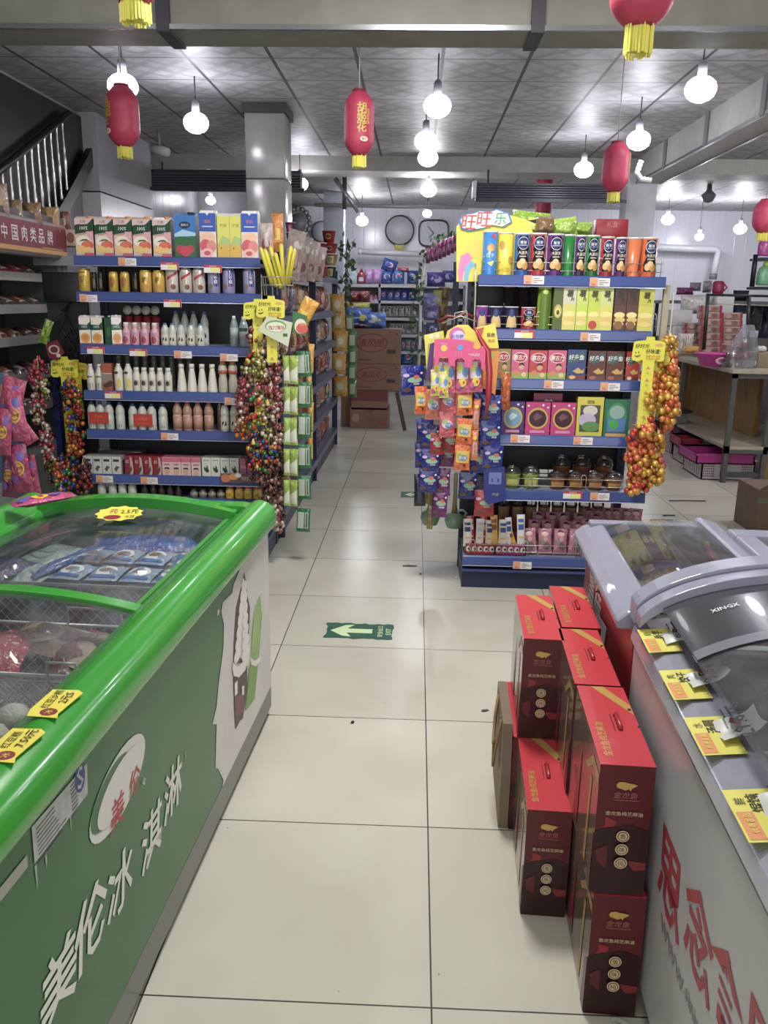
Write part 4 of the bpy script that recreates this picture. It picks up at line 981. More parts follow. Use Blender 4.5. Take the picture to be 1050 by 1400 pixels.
def yelD(w, h):
    return [('r', -w/2, .002, w/2, h*.93, K('#d9d85c')), ('p', [(-w/2, h*.3), (-w*.1, h*.5), (w/2, h*.42), (w/2, h*.25), (-w/2, h*.2)], K('#a8c47a')), ('r', -w/2, .002, w/2, h*.3, K('#d8b048')), ('t', 0, h*.72, h*.08, '芒果', K('#b0a23a')), ('e', -w*.2, h*.22, .004, .004, K('#403420'))]
row(carton('#d9d85c', '#c8c060', '#eceae0', yelD), [(296,313,290),(313.3,330,291)], LY, LZ[0], 'pale yellow mango drink carton', W1, 'juice carton', 'yellow mango cartons', dy=.012)
def can(body, D, top='#b8b8ba', name='drink_can', glossy=.25):
    def mk(w, h):
        r = w/2; b = MB()
        b.lathe([(r*.86, 0), (r, h*.05), (r, h*.9), (r*.82, h*.97)], m(body, glossy, .15, coat=.2), 16, (0, r, 0))
        if D: b.X = Matrix.Translation((0, r, 0)); b.decals(D(w, h), mcyl(r)); b.X = Matrix()
        o = b.build(name, None)
        c = MB(); c.lathe([(r*.82, h*.965), (r*.86, h), (r*.8, h), (r*.78, h*.985), (1e-6, h*.985)], m(top, .3, .6), 16, (0, r, 0)); c.build('lid', o)
        return o
    return mk
W2 = 'on second drinks shelf'
goldD = lambda w, h: [('tv', 0, h*.5, h*.2, '红牛', K('#5a3a18')), ('r', -w*.3, h*.82, w*.3, h*.87, K('#7a5a1a'))]
row(can('#c8a83a', goldD, '#d8b84a'), [(105,121,367)], LY, LZ[1], 'tall gold can with dark characters', 'leftmost '+W2, 'can')
row(can('#1f1a12', lambda w, h: [('r', -w*.35, h*.2, w*.35, h*.7, K('#4a3a1a'))], '#5a4a30'), [(122,131,368),(132,140,374),(180,187,374)], LY, LZ[1], 'dark brown drink bottle', W2, 'can', 'dark cans', dy=.01)
row(can('#c6a434', lambda w, h: [('e', 0, h*.55, w*.3, h*.2, K('#a85a2a')), ('t', 0, h*.3, h*.2, '牛', K('#4a2a14'))], '#c8a850'), [(148,159,372),(162,176,371)], LY, LZ[1], 'gold can with a red brown picture', W2, 'can', 'gold cans')
row(can('#d4ac50', lambda w, h: [('e', w*.05, h*.25, w*.3, h*.14, K('#c48a3a')), ('p', [(-w*.2, h*.5), (-w*.1, h*.75), (w*.05, h*.5), (-w*.05, h*.42)], K('#8a6a2a')), ('t', 0, h*.62, h*.16, '菊', K('#7a5a24'))], '#d8c848'), [(188,206,369),(207,223,370)], LY, LZ[1], 'yellow tea can with a flower print', W2, 'can', 'yellow tea cans')
row(can('#cfc6be', lambda w, h: [('r', -w*.3, h*.1, w*.1, h*.85, K('#b8a898')), ('p', [(-w*.3, h*.5), (w*.5, h*.75), (w*.5, h*.85), (-w*.3, h*.62)], K('#a83a44')), ('e', w*.2, h*.25, w*.2, h*.1, K('#7a4a40'))], '#b0a8a4'), [(224,242,366),(243,261,366),(262,278,366)], LY, LZ[1], 'white and beige walnut milk can with red stroke', W2, 'can', 'walnut milk cans')
row(can('#9a94bc', lambda w, h: [('r', w*.05, h*.3, w*.5, h*.95, K('#2f3c7a')), ('tv', w*.25, h*.62, h*.14, '六个核', whi), ('e', -w*.15, h*.3, w*.15, h*.1, K('#8a6a5a'))], '#b0acc8'), [(280,301,367),(303,319,367),(332,346,368)], LY, LZ[1], 'lilac drink can with navy panel', W2, 'can', 'lilac cans')
def bottle(body, cap, label=None, D=None, prof=None, rough=.3, capr=.55, caph=.12, name='drink_bottle', mat=None):
    P_ = prof or [(.92, 0), (1, .03), (1, .5), (.93, .54), (1, .6), (1, .68), (.8, .79), (.56, .86), (.56, .92)]
    def mk(w, h):
        r = w/2; b = MB(); b.X = Matrix.Translation((0, r, 0)); mt = mat or m(body, rough, coat=.2)
        b.lathe([(max(1e-4, p[0])*r, p[1]*h) for p in P_]+[(1e-6, P_[-1][1]*h)], mt, 14)
        if D: b.decals(D(w, h), mcyl(r))
        o = b.build(name, None)
        if label:
            l = MB(); l.X = Matrix.Translation((0, r, 0)); l.lathe([(r*1.012, h*label[0]), (r*1.012, h*label[1])], K(label[2]), 14)
            if len(label) > 3: l.decals(label[3](w, h), mcyl(r*1.012))
            l.build('label', o)
        c = MB(); c.lathe([(r*capr, h*(1-caph)), (r*capr, h*.98), (r*capr*.9, h), (1e-6, h)], m(cap, .35), 12, (0, r, 0)); c.build('cap', o)
        return o
    return mk
W3 = 'on third drinks shelf'
sm100 = lambda c2: (lambda w, h: [('p', [(-w/2, h*.5), (w/2, h*.52), (w/2, h*.8), (w*.2, h*.68), (-w/2, h*.7)], K('#1c4a34')), ('t', -.0, h*.62, h*.09, '100%', 0, .8, whi), ('e', .0, h*.24, w*.42, h*.17, K(c2)), ('e', .0, h*.25, w*.28, h*.1, K('#d08a3a')), ('r', -w/2, .001, w/2, h*.06, K('#b05a5a'))])
row(carton('#e4dcd0', '#1c4a34', '#dedcd4', sm100('#dca04a'), '#e6e4de', .06, True, -.05), [(108,124,431),(125,140,432)], LY, LZ[2], 'small 100% juice carton with white cap', W3, 'juice carton', 'small juice cartons')
row(carton('#1f4a36', '#163a2a', '#1f4a36', lambda w, h: [('r', -w*.2, h*.3, w*.2, h*.6, K('#2f6a4a'))], '#c8ccc8', .06, True, 0), [(143,154,432)], LY, LZ[2], 'small dark green carton seen from its side', W3, 'juice carton')
o = row(carton('#e4dcd0', '#1c4a34', '#dedcd4', sm100('#d89a58'), '#e6e4de', .06, True, -.05), [(153,166,431)], LY, LZ[2], 'small juice carton turned askew beside the pink bottles', W3, 'juice carton'); o[0].rotation_euler.z = .25
squat = [(.9, 0), (1, .03), (1, .55), (.8, .68), (.55, .75), (.62, .8), (.62, .86)]
row(bottle('#d0a0ac', '#e4dcd8', None, lambda w, h: [('e', 0, h*.25, w*.28, h*.16, K('#a03a4a')), ('r', -w*.35, h*.42, w*.35, h*.55, K('#b88aa8'))], squat, .35, .6, .16), [(166,176,441),(177,189,441),(190,202,441),(203,217,441)], LY, LZ[2], 'pink yoghurt bottle', 'in front row '+W3, 'yoghurt bottle', 'pink yoghurt bottles')
def redcup(w, h):
    b = MB(); r = w/2; b.lathe([(r*.9, 0), (r*.95, h*.7)], K('#8a2434'), 14, (0, r, 0)); b.decals([('r', -r*.8, h*.3, r*.8, h*.55, K('#c8b0a8'))], lambda x, z, e: ((r*.95+e)*math.sin(x/r), r-(r*.95+e)*math.cos(x/r), z))
    o = b.build('yoghurt_tub', None)
    c = MB(); c.lathe([(1e-6, -.004), (r*.92, -.004), (r, 0), (r, .012), (1e-6, .014)], m('#b9b5ae', .4), 18, (0, 0, 0), Matrix.Translation((0, r*.55, h*.84)) @ Matrix.Rotation(1.25, 4, 'X')); c.build('lid', o)
    return o
row(redcup, [(159,171,415),(171.5,184,415),(184.5,197,416),(197.5,210,418)], LY, LZ[2], 'red tub with white lid', 'behind the pink bottles '+W3, 'tub', 'red tubs', dy=.12)
cow = lambda w, h: [('r', -w*.45, h*.1, w*.45, h*.5, K('#cfc8b4')), ('p', [(-w*.25, h*.2), (-w*.05, h*.28), (-.0, h*.38), (-w*.2, h*.34)], K('#222222')), ('p', [(w*.05, h*.2), (w*.3, h*.24), (w*.2, h*.40), (w*.1, h*.3)], K('#222222'))]
milkm = m('#b9bdb4', .15, coat=.5)
row(bottle('', '#4a72b0', None, cow, None, .15, .45, .14, mat=milkm), [(220,229,442),(229,240,442),(241,252,442),(254,266,442),(266,280,442)], LY, LZ[2], 'cow print bottle with blue cap', 'in front row '+W3, 'milk bottle', 'cow print milk bottles')
row(bottle('', '#4a72b0', None, cow, None, .15, .45, .14, mat=milkm), [(226,236,425),(238,249,425),(250,262,426),(265,277,427)], LY, LZ[2], 'milk bottle with blue cap', 'in second row '+W3, 'milk bottle', 'rear milk bottles', dy=.13)
clr = m('#7f8f92', .1, coat=.6)
row(bottle('', '#dfe4e4', (.28, .62, '#9fb3ae'), None, None, .1, .4, .12, mat=clr), [(313,324.5,432)], LY, LZ[2], 'clear drink bottle with pale label', W3, 'drink bottle')
row(bottle('', '#dfe4e4', (.25, .66, '#aaa6a4', lambda w, h: [('r', -w*.6, h*.52, w*.6, h*.64, K('#1f5140'))]), None, None, .1, .4, .12, mat=clr), [(325.5,338,433)], LY, LZ[2], 'clear drink bottle with green label band', W3, 'drink bottle')
W4 = 'on fourth drinks shelf'
milkw = m('#d2cfc2', .3, coat=.2)
slim = [(.9, 0), (1, .03), (1, .6), (.75, .75), (.5, .85), (.5, .9)]
row(bottle('', '#d8d6cc', None, lambda w, h: [('r', -w*.35, h*.08, w*.35, h*.3, K('#8a8884')), ('r', -w*.3, h*.5, w*.3, h*.56, K('#6a6864'))], slim, .3, .5, .12, mat=milkw), [(117,128,499),(128.5,140,497)], LY, LZ[3], 'slim grey white yoghurt bottle', W4, 'yoghurt bottle', 'slim yoghurt bottles')
row(carton('#a8563c', '#8a4434', '#b86a4c', lambda w, h: [('r', -w/2, h*.3, w/2, h*.62, K('#8a8078')), ('p', [(-w/2, h*.2), (w*.3, h*.4), (w/2, h*.35), (w/2, h*.2), (-w*.2, h*.1)], K('#5a3a30')), ('r', -w/2, h*.62, w/2, h*.66, K('#c8a898'))], None, .06, False), [(139.5,153.5,497)], LY, LZ[3], 'brown red drink carton between white bottles', W4, 'drink carton')
row(bottle('', '#d8d6cc', None, lambda w, h: [('e', w*.15, h*.3, w*.22, h*.18, K('#d8b848')), ('e', -w*.1, h*.68, w*.25, h*.05, K('#5a4a48'))], [(.95, 0), (1, .03), (1, .6), (.9, .65), (1, .72), (.6, .88), (.5, .92)], .3, .45, .1, mat=milkw), [(154,166.5,497),(167.5,180,498)], LY, LZ[3], 'white yoghurt bottle with yellow fruit', W4, 'yoghurt bottle', 'yellow fruit yoghurt bottles')
row(bottle('', '#dad8ce', None, lambda w, h: [('r', -w*.4, h*.24, w*.4, h*.5, K('#b8aea4')), ('e', 0, h*.36, w*.24, h*.1, K('#4a3434'))], [(.95, 0), (1, .04), (1, .68), (.72, .8), (.72, .84)], .3, .68, .16, mat=milkw), [(180.5,190.5,502),(191,201,503),(201.5,212,503),(212.5,223,503),(223.5,234.5,504)], LY, LZ[3], 'short white milk bottle with dark badge', W4, 'milk bottle', 'short white milk bottles')
row(bottle('', '#6e6c68', None, None, squat, .4, .7, .16, mat=m('#75736c', .4)), [(140+i*12.5, 151+i*12.5, 487+i*.6) for i in range(9)], LY, LZ[3], 'dull bottle with round grey cap', 'of back row '+W4, 'drink bottle', 'back row bottles of the fourth shelf', dy=.2)
tri_ = [(1, 0), (1, .06), (.95, .2), (.6, .72), (.5, .78), (.5, .84)]
row(bottle('', '#dddbd0', None, None, tri_, .3, .55, .15, mat=milkw), [(239.5,253.5,497),(254,267.5,498),(268,281.5,498),(282,295.5,499)], LY, LZ[3], 'conical white milk bottle', W4, 'milk bottle', 'conical milk bottles')
for o in [o for o in COL.objects if o.get('group') == 'conical milk bottles']: pass
row(bottle('', '#c8792c', (.62, .72, '#b8503a'), lambda w, h: [('e', 0, h*.3, w*.25, h*.18, K('#b0ac9c'))], [(.9, 0), (1, .05), (.95, .4), (.75, .55), (.95, .68), (1, .74), (.9, .86), (.5, .93)], .3, .6, .1, mat=m('#b9b6a4', .25, coat=.3)), [(296.5,310,494),(311,323,495)], LY, LZ[3], 'orange topped drink bottle with narrow waist', W4, 'drink bottle', 'orange topped bottles')
W5 = 'on fifth drinks shelf'
bluec = '#33558e'
b5 = [(.92, 0), (1, .04), (1, .5), (.92, .54), (1, .59), (1, .68), (.85, .79), (.6, .86), (.6, .9)]
row(bottle('', bluec, None, lambda w, h: [('r', -w*.3, h*.1, w*.3, h*.2, K('#8a8c8a'))], b5, .2, .45, .13, mat=milkm), [(118,129.5,549),(130,141,549),(142,153,549),(155,170,551)], LY, LZ[4], 'milk bottle with blue cap', 'of left group '+W5, 'milk bottle', 'left blue capped bottles')
row(bottle('', bluec, None, lambda w, h: [('r', -w*.3, h*.1, w*.3, h*.2, K('#8a8c8a'))], b5, .2, .45, .13, mat=milkm), [(174,186,552),(187,199,552),(200,212,552),(214.5,228,554)], LY, LZ[4], 'milk bottle with blue cap', 'of middle group '+W5, 'milk bottle', 'middle blue capped bottles')
for x0, x1, y0, y1, lab in ((121,149,563,579,'left red paper band across the blue capped bottles'), (182,209,566,583,'right red paper band across the blue capped bottles')):
    a, c = AT(x0, y0, Y=LY-.004), AT(x1, y1, Y=LY-.004); w = c.x-a.x; h = a.z-c.z
    b = MB(); b.box(-w/2, -.002, 0, w/2, 0, h, K('#b8382e')); b.decals([('t', 0, h*.6, h*.25, '优惠装', K('#d8704a')), ('r', -w*.3, h*.2, w*.3, h*.28, K('#c85a40'))], mflat(-.002)); tag(b.build('paper_band', None, ((a.x+c.x)/2, LY-.003, c.z)), lab, 'paper band')
row(bottle('', '#b8405c', (.08, .5, '#b08470'), lambda w, h: [('r', -w*.4, h*.5, w*.4, h*.54, K('#d8b8a8'))], b5, .25, .48, .14, mat=m('#a88470', .2, coat=.5)), [(235,247,548),(248.5,261,548),(262.5,275.5,549),(277,291,549)], LY, LZ[4], 'brown milk drink bottle with pink cap', W5, 'milk drink bottle', 'pink capped bottles')
row(bottle('', '#b8405c', (.08, .5, '#a07864'), None, b5, .25, .48, .14, mat=m('#a08270', .2, coat=.5)), [(291,298,550)], LY, LZ[4], 'pink capped bottle half hidden behind the row', W5, 'milk drink bottle', None, dy=.1)
row(bottle('', bluec, None, cow, b5, .2, .45, .13, mat=milkm), [(299.5,312.5,550),(313.5,325,551)], LY, LZ[4], 'cow print bottle with blue cap', 'at right end '+W5, 'milk bottle', 'right end cow bottles')
W6 = 'on sixth drinks shelf'
row(carton('#c9cac6', '#b8b8b4', '#a8a8a4', lambda w, h: [('r', -w*.35, h*.72, w*.3, h*.85, K('#3a3a3a')), ('p', [(-w*.3, h*.3), (0, h*.5), (w*.35, h*.42), (w*.1, h*.3), (0, h*.15)], K('#55564f'))], None, .1, False), [(115,127,624),(127.7,140,624),(140.5,153,624),(153.5,166,624)], LY, LZ[5], 'white cow milk box', W6, 'milk box', 'white cow milk boxes')
b = MB(); a, c = AT(126, 600, Y=LY+.2), AT(194, 620, Y=LY+.2); w = c.x-a.x
b.rbox(-w/2, 0, 0, w/2, .1, .12, m('#6a6c6a', .2, coat=.5), .01)
for i in range(5): b.decals([('r', -w/2+w*(i+.1)/5, .02, -w/2+w*(i+.9)/5, .1, m('#7c7e7a', .4)), ('e', -w/2+w*(i+.5)/5, .06, .014, .018, m('#3a3c3a', .4))], mflat(0))
tag(b.build('milk_pack', None, ((a.x+c.x)/2, LY+.2, LZ[5]+.0)), 'shrink wrapped milk pack at the back of the sixth drinks shelf', 'milk pack')
row(carton('#8a1f2e', '#7a1a28', '#6a1a24', lambda w, h: [('p', [(-w*.1, .002), (w*.35, .002), (w*.45, h*.3), (w*.3, h*.9), (w*.1, h*.95), (w*.1, h*.5)], K('#b8a8a0')), ('p', [(w*.0, .002), (w*.3, h*.3), (w*.2, h*.5), (-w*.2, h*.1)], K('#5a4238')), ('t', -w*.2, h*.7, h*.16, '红', K('#d8c0b8'))], None, .1, False), [(171,183.5,623),(184,196.5,623),(197,209.5,623),(210,222,624)], LY, LZ[5], 'dark red drink box with pale stroke', W6, 'drink box', 'dark red drink boxes')
row(carton('#d8b8bc', '#c8a0a8', '#b86a7c', lambda w, h: [('r', -w/2, h*.75, w/2, h*.98, K('#c8667c')), ('e', 0, h*.25, w*.3, h*.22, K('#caa68c')), ('p', [(-w*.34, h*.34), (-w*.2, h*.46), (w*.2, h*.46), (w*.34, h*.34), (w*.2, h*.38), (-w*.2, h*.38)], K('#1e1a1a')), ('r', -w*.3, h*.58, w*.3, h*.66, K('#a87888'))], None, .1, False), [(222.5,234.5,625),(235,247.5,625),(248,261,626),(261.5,275,626)], LY, LZ[5], 'pink drink box with a dark haired face', W6, 'drink box', 'pink face drink boxes')
row(carton('#ccd0c6', '#bcbfb6', '#9a9c98', lambda w, h: [('e', -w*.05, h*.45, w*.25, h*.17, K('#3a5c3c')), ('e', w*.08, h*.32, w*.2, h*.1, K('#2a3a2c')), ('e', -w*.1, h*.55, w*.14, h*.08, K('#c8c8be')), ('r', -w*.3, h*.84, w*.3, h*.88, K('#8a8a84'))], None, .1, False), [(276.5,288.5,626),(289,301,626),(301.5,314,626),(314.5,326.5,626)], LY, LZ[5], 'white box with a green plant', W6, 'drink box', 'white green boxes')
row(carton('#b0688e', '#985a7c', '#a8607e', lambda w, h: [('r', -w*.4, h*.5, w*.4, h*.62, K('#c88aa8')), ('r', -w*.4, h*.2, w*.4, h*.26, K('#c88aa8'))], None, .1, False), [(328,337,627),(338,347,627)], LY, LZ[5], 'narrow purple pink drink box', W6, 'drink box', 'purple drink boxes')
W7 = 'on lowest drinks shelf'
row(bottle('', '#3a66a8', None, None, b5, .2, .5, .2, mat=milkm), [(132,144,659),(147,158.5,659),(160.5,172,660),(174,185.5,660)], LY, LZ[6], 'small bottle with blue cap', W7, 'drink bottle', 'small blue capped bottles')
row(bottle('', '#2c2626', None, None, squat, .3, .6, .2, mat=m('#2a2424', .25)), [(192+i*11.5, 202.5+i*11.5, 661+i*.4) for i in range(5)], LY, LZ[6], 'dark round topped jar', W7, 'jar', 'dark jars')
row(bottle('', '#3e352e', (.2, .6, '#8a8478'), None, squat, .3, .6, .2, mat=m('#6a655c', .3)), [(259+i*12.3, 270+i*12.3, 668+i*.5) for i in range(4)], LY, LZ[6], 'dark jar with pale label', W7, 'jar', 'pale label jars')
row(bottle('', '#b83a4a', None, lambda w, h: [('r', -w*.5, h*.1, w*.5, h*.55, K('#d8b63c')), ('t', 0, h*.32, h*.3, '果', K('#a06a1c'))], [(.9, 0), (1, .04), (1, .6), (.8, .72), (.8, .8)], .3, .8, .24, mat=m('#d0b048', .3)), [(307.5,319.5,664),(320.5,332,664),(332.5,344,665),(345.5,357,666)], LY, LZ[6], 'yellow drink bottle with red cap', W7, 'drink bottle', 'yellow red capped bottles')
a = AT(326, 654, Y=LY-.02); b = MB(); b.box(-.11, -.004, -.03, .11, 0, .03, K('#6a5058')); b.decals([('e', -.08, .0, .03, .026, K('#c87a4a')), ('e', -.03, .01, .03, .02, K('#d89a4a')), ('e', .0, .02, .02, .015, whi), ('t', .05, 0, .03, '特价', K('#c8b8b8'))], mflat(-.004)); tag(b.build('shelf_sign', None, (a.x, LY-.02, a.z)), 'printed sign with orange fruit clipped to the sixth drinks shelf', 'shelf sign')
# ================================================================== RIGHT END DISPLAY OF SNACKS
RY = 4.62
RZ = [1.780, 1.497, 1.230, .918, .598, .20]
RX0, RX1 = .30, 1.29
RG = gondola('blue end display shelf full of snacks with wire fences, right of the aisle', RX0, RX1, RY, .45, RZ, back='both', widths=[(.325, 1.32), (.36, 1.27), (.36, 1.27), (.36, 1.27), (.36, 1.32), (RX0, RX1)], top_z=1.80)
railm = m('#b9b8a4', .3, .6)
for i, z in enumerate(RZ):
    t = thing('wire_fence', f'low wire fence along the front of the {NM[i] if i < 5 else "lowest"} snack shelf', 'wire fence', (0, RY+.012, z), 0, 'wire fences of the snack shelves')
    xa, xb = (.335, 1.30)
    b = MB()
    for dz in (.028, .07): b.tube([(xa, 0, dz), (xb, 0, dz)], .0022, railm, 5)
    b.build('rail', t)
    for k in range(4):
        x = xa+.02+(xb-xa-.04)*k/3; b = MB(); b.tube([(x-.014, 0, 0), (x-.014, 0, .085), (x-.008, 0, .096), (x+.008, 0, .096), (x+.014, 0, .085), (x+.014, 0, 0)], .0025, railm, 5); b.build('loop', t)
TT = [[(730,383,'A'),(820,386,'A')],[(717,457,'B'),(807,461,'A')],[(757,526,'A'),(834,529,'A')],[(711,600,'A'),(797,603,'A')],[(783,677,'B'),(820,679,'A')],[(714,773,'A')]]
for i, r_ in enumerate(TT):
    for j, (x, y, k) in enumerate(r_):
        price_tag(k, x, y, RY, f'{"left" if j == 0 else "right"} price tag on {NM[i] if i < 5 else "lowest"} rail of the snack shelf', 'price tags of the snack shelf')
def tube_can(body, D, lid='#d8d8d4'):
    def mk(w, h):
        r = w/2; b = MB(); b.lathe([(r*.98, 0), (r, .004), (r, h*.965)], m(body, .3, coat=.3), 18, (0, r, 0)); b.X = Matrix.Translation((0, r, 0)); b.decals(D(w, h), mcyl(r)); o = b.build('chip_tube', None)
        c = MB(); c.lathe([(r*1.02, h*.955), (r*1.03, h), (r*.95, h), (r*.93, h*.985), (1e-6, h*.985)], m(lid, .4), 18, (0, r, 0)); c.build('lid', o); return o
    return mk
navy = K('#141a38'); black = K('#15131a'); chip = K('#d8b070'); chip2 = K('#c8944a')
def chipD(band, flavor='#e8e0d0'):
    return lambda w, h: [('p', [(-w*.42, h*.02), (w*.42, h*.02), (w*.45, h*.35), (w*.3, h*.5), (w*.42, h*.62), (w*.3, h*.93), (-w*.3, h*.93), (-w*.42, h*.62), (-w*.3, h*.5), (-w*.45, h*.35)], black),
        ('r', -w*.55, .002, w*.55, h*.14, K(band)), ('e', 0, h*.76, w*.36, h*.15, whi), ('e', 0, h*.76, w*.33, h*.137, K('#1c2f66')), ('t', 0, h*.78, h*.075, '薯薯', whi), ('r', -w*.25, h*.705, w*.25, h*.72, K('#c8c8d8')),
        ('t', 0, h*.54, h*.085, '大波浪', 0, .8, K(flavor)), ('e', -w*.16, h*.26, w*.2, h*.09, chip), ('e', w*.16, h*.24, w*.2, h*.1, chip2), ('e', 0, h*.34, w*.18, h*.07, K('#e0c08a')), ('r', -w*.2, h*.44, w*.2, h*.465, K('#c8c0b0'))]
V1 = 'on top snack shelf'
row(tube_can('#2f7fc8', lambda w, h: [('e', w*.05, h*.62, w*.28, h*.09, chip2), ('e', -w*.05, h*.6, w*.2, h*.06, chip), ('p', [(-w*.2, h*.28), (w*.3, h*.34), (w*.1, h*.2)], K('#e8d870')), ('t', 0, h*.45, h*.09, '饼干', whi), ('r', w*.05, h*.84, w*.3, h*.92, K('#c84a5a'))]), [(661,681,315)], RY, RZ[0], 'light blue biscuit tube', 'at left end '+V1, 'biscuit tube')
row(tube_can('#dcc832', lambda w, h: [('e', -w*.3, h*.7, w*.2, h*.1, chip2), ('e', w*.35, h*.35, w*.2, h*.1, chip2), ('e', 0, h*.14, w*.3, h*.05, K('#c8a81e'))]), [(682,703,317)], RY, RZ[0], 'plain yellow biscuit tube', 'second from left '+V1, 'biscuit tube')
for (a, c_, y), col, band, nm in (((705,726,318),'#2a66b4','#24589c','blue chip tube with black centre'), ((727,748.5,318),'#b83440','#a82c3a','red chip tube right of the blue one'), ((750,772,319),'#6a2a7c','#5c2470','purple chip tube left of the plain green tube'), ((788,802,321),'#5a2a6c','#4c2460','narrow looking purple tube right of the plain green tube'), ((803,821,321),'#3c8a4a','#226a34','green tube with black lower half'), ((823,841,323),'#b02c40','#a0283a','crimson tube with black lower half'), ((843,858,324),'#6a2c78','#5a2668','purple tube beside the orange tubes'), ((880,901,324),'#d8662e','#c85a2a','orange red chip tube at right end')):
    row(tube_can(col, chipD(band)), [(a, c_, y)], RY, RZ[0], nm, V1, 'chip tube', 'chip tubes on the top snack shelf')
row(tube_can('#1e7a34', lambda w, h: [('p', [(w*.2, h*.5), (w*.5, h*.6), (w*.5, h*.4)], K('#145a28'))]), [(772,787.5,320)], RY, RZ[0], 'plain green chip tube seen from behind', V1, 'chip tube', None, dy=.01)
row(tube_can('#d87440', lambda w, h: [('p', [(w*.2, h*.1), (w*.5, h*.2), (w*.5, h*.9), (w*.35, h*.5)], K('#8a2a24'))]), [(860,880,324)], RY, RZ[0], 'plain orange chip tube turned sideways', V1, 'chip tube', None, dy=.01)
# second row
V2 = 'on second snack shelf'
scD = lambda w, h: [('p', [(-w*.4, h*.1), (w*.4, h*.1), (w*.3, h*.5), (0, h*.8), (-w*.3, h*.5)], K('#c8b878')), ('e', 0, h*.72, w*.22, h*.17, K('#2a3a70')), ('e', -w*.12, h*.3, w*.16, h*.12, chip), ('e', w*.12, h*.28, w*.16, h*.12, chip)]
row(tube_can('#7a2a86', scD), [(651,667,418)], RY, RZ[1], 'short purple chip can', 'leftmost '+V2, 'chip can')
row(tube_can('#241c40', scD), [(668,688,419),(690,709,419)], RY, RZ[1], 'short black and yellow chip can', V2, 'chip can', 'short black chip cans')
row(tube_can('#b83440', chipD('#a82c3a')), [(713,733,420)], RY, RZ[1], 'short red chip can', V2, 'chip can')
row(tube_can('#3a3038', lambda w, h: []), [(693,712,388),(716,732,390)], RY, RZ[1], 'dark tall tube behind the short cans', V2, 'chip tube', 'rear tubes of the second snack shelf', dy=.22)  # shade at the back of the shelf is put into the tubes' dark colour
def boxp(face, side, top, D, dep=.09, name='snack_box'):
    def mk(w, h):
        b = MB(); b.box(-w/2, 0, 0, w/2, dep, h, [K(side), K(top), K(face), K(side), K(face), K(side)]); b.decals(D(w, h), mflat(0)); return b.build(name, None)
    return mk
row(tube_can('#7f9a2e', lambda w, h: [('r', -w*.42, h*.02, w*.42, h*.95, K('#5c7a24')), ('e', 0, h*.88, w*.2, h*.05, K('#b8c85a'))], '#a8b858'), [(736,755,392)], RY, RZ[1], 'tall green wafer tube', V2, 'wafer tube')
row(boxp('#4a5a20', '#6a8a2a', '#5a7a28', lambda w, h: [('e', 0, h*.45, w*.4, h*.16, K('#b8b04a')), ('e', 0, h*.43, w*.28, h*.1, K('#d8c870')), ('e', 0, h*.42, w*.16, h*.06, K('#5a3a1e'))]), [(757,770,393)], RY, RZ[1], 'dark green avocado snack box', V2, 'snack box')
def chipbox(c1, c2, fr=None):
    def D(w, h):
        d = [('r', -w/2, .001, w/2, h*.6, K(c2)), ('e', 0, h*.38, w*.45, h*.07, K('#e8d888')), ('e', w*.05, h*.27, w*.45, h*.06, K('#d8bc60')), ('e', -w*.03, h*.17, w*.42, h*.06, K('#e4cc78')), ('t', 0, h*.85, h*.16, '薯', .1, 1., K('#2a2a22')), ('t', w*.2, h*.72, h*.09, '片', K('#2a2a22'))]
        if fr: d += [('e', -w*.05, h*.14, w*.36, h*.1, K(fr))]
        return d
    return D
for (a, c_, y), f_, c2, fr, nm in (((770,788,392),'#c8c4a8','#d0c860',None,'pale yellow tall chip box, leftmost of its kind'), ((788.5,804,392),'#c4d060','#b8d040',None,'lime green tall chip box second of its kind'), ((804.5,821,393),'#b8cc3a','#c0cc3a','#b8382e','lime tall chip box with a tomato picture'), ((821,838.5,393),'#c8cc80','#d0cc5a',None,'yellow tall chip box right of the tomato one'), ((840,856.5,394),'#4a2a24','#5a342a','#8a5a34','brown chocolate tall chip box beside the yellow box'), ((857,873,394),'#4a2a24','#5a342a','#8a5a34','brown chocolate tall chip box, second one'), ((873.5,894,395),'#c0c03a','#cfc848',None,'yellow tall chip box at right end')):
    row(boxp(f_, '#a8a85a' if c2[1] != '5' else '#3a221e', '#c8c8a0', chipbox(f_, c2, fr)), [(a, c_, y)], RY, RZ[1], nm, V2, 'chip box', 'tall chip boxes')
# third row
V3 = 'on third snack shelf'
def mushD(bg, top='蘑古力'):
    return lambda w, h: [('e', 0, h*.74, w*.42, h*.17, whi), ('e', 0, h*.74, w*.39, h*.15, K('#a82434')), ('t', 0, h*.74, h*.17, top, .1, .85, whi), ('e', w*.1, h*.42, w*.17, h*.11, K('#c89878')), ('p', [(-w*.1, h*.44), (w*.02, h*.56), (w*.2, h*.56), (w*.3, h*.44), (w*.1, h*.5)], K('#2a1a1a')), ('r', -w/2, .001, w/2, h*.24, K('#8aa83a')), ('e', -w*.2, h*.22, w*.16, h*.1, K('#c87a5a')), ('e', w*.25, h*.16, w*.14, h*.08, K('#d8b888'))]
row(boxp('#8a7a34', '#6a5a2a', '#7a6a30', mushD('', '古力'), .05), [(678,698,477)], RY, RZ[2], 'dark yellow biscuit box half behind the candy stand', V3, 'biscuit box')
row(boxp('#c8547c', '#a83a60', '#b84a70', mushD(''), .05), [(699,722.5,478)], RY, RZ[2], 'pink mushroom biscuit box left of the red one', V3, 'biscuit box', 'mushroom biscuit boxes')
row(boxp('#b8343c', '#982a34', '#a83038', mushD(''), .05), [(723.5,748,479)], RY, RZ[2], 'red mushroom biscuit box between two pink ones', V3, 'biscuit box', 'mushroom biscuit boxes')
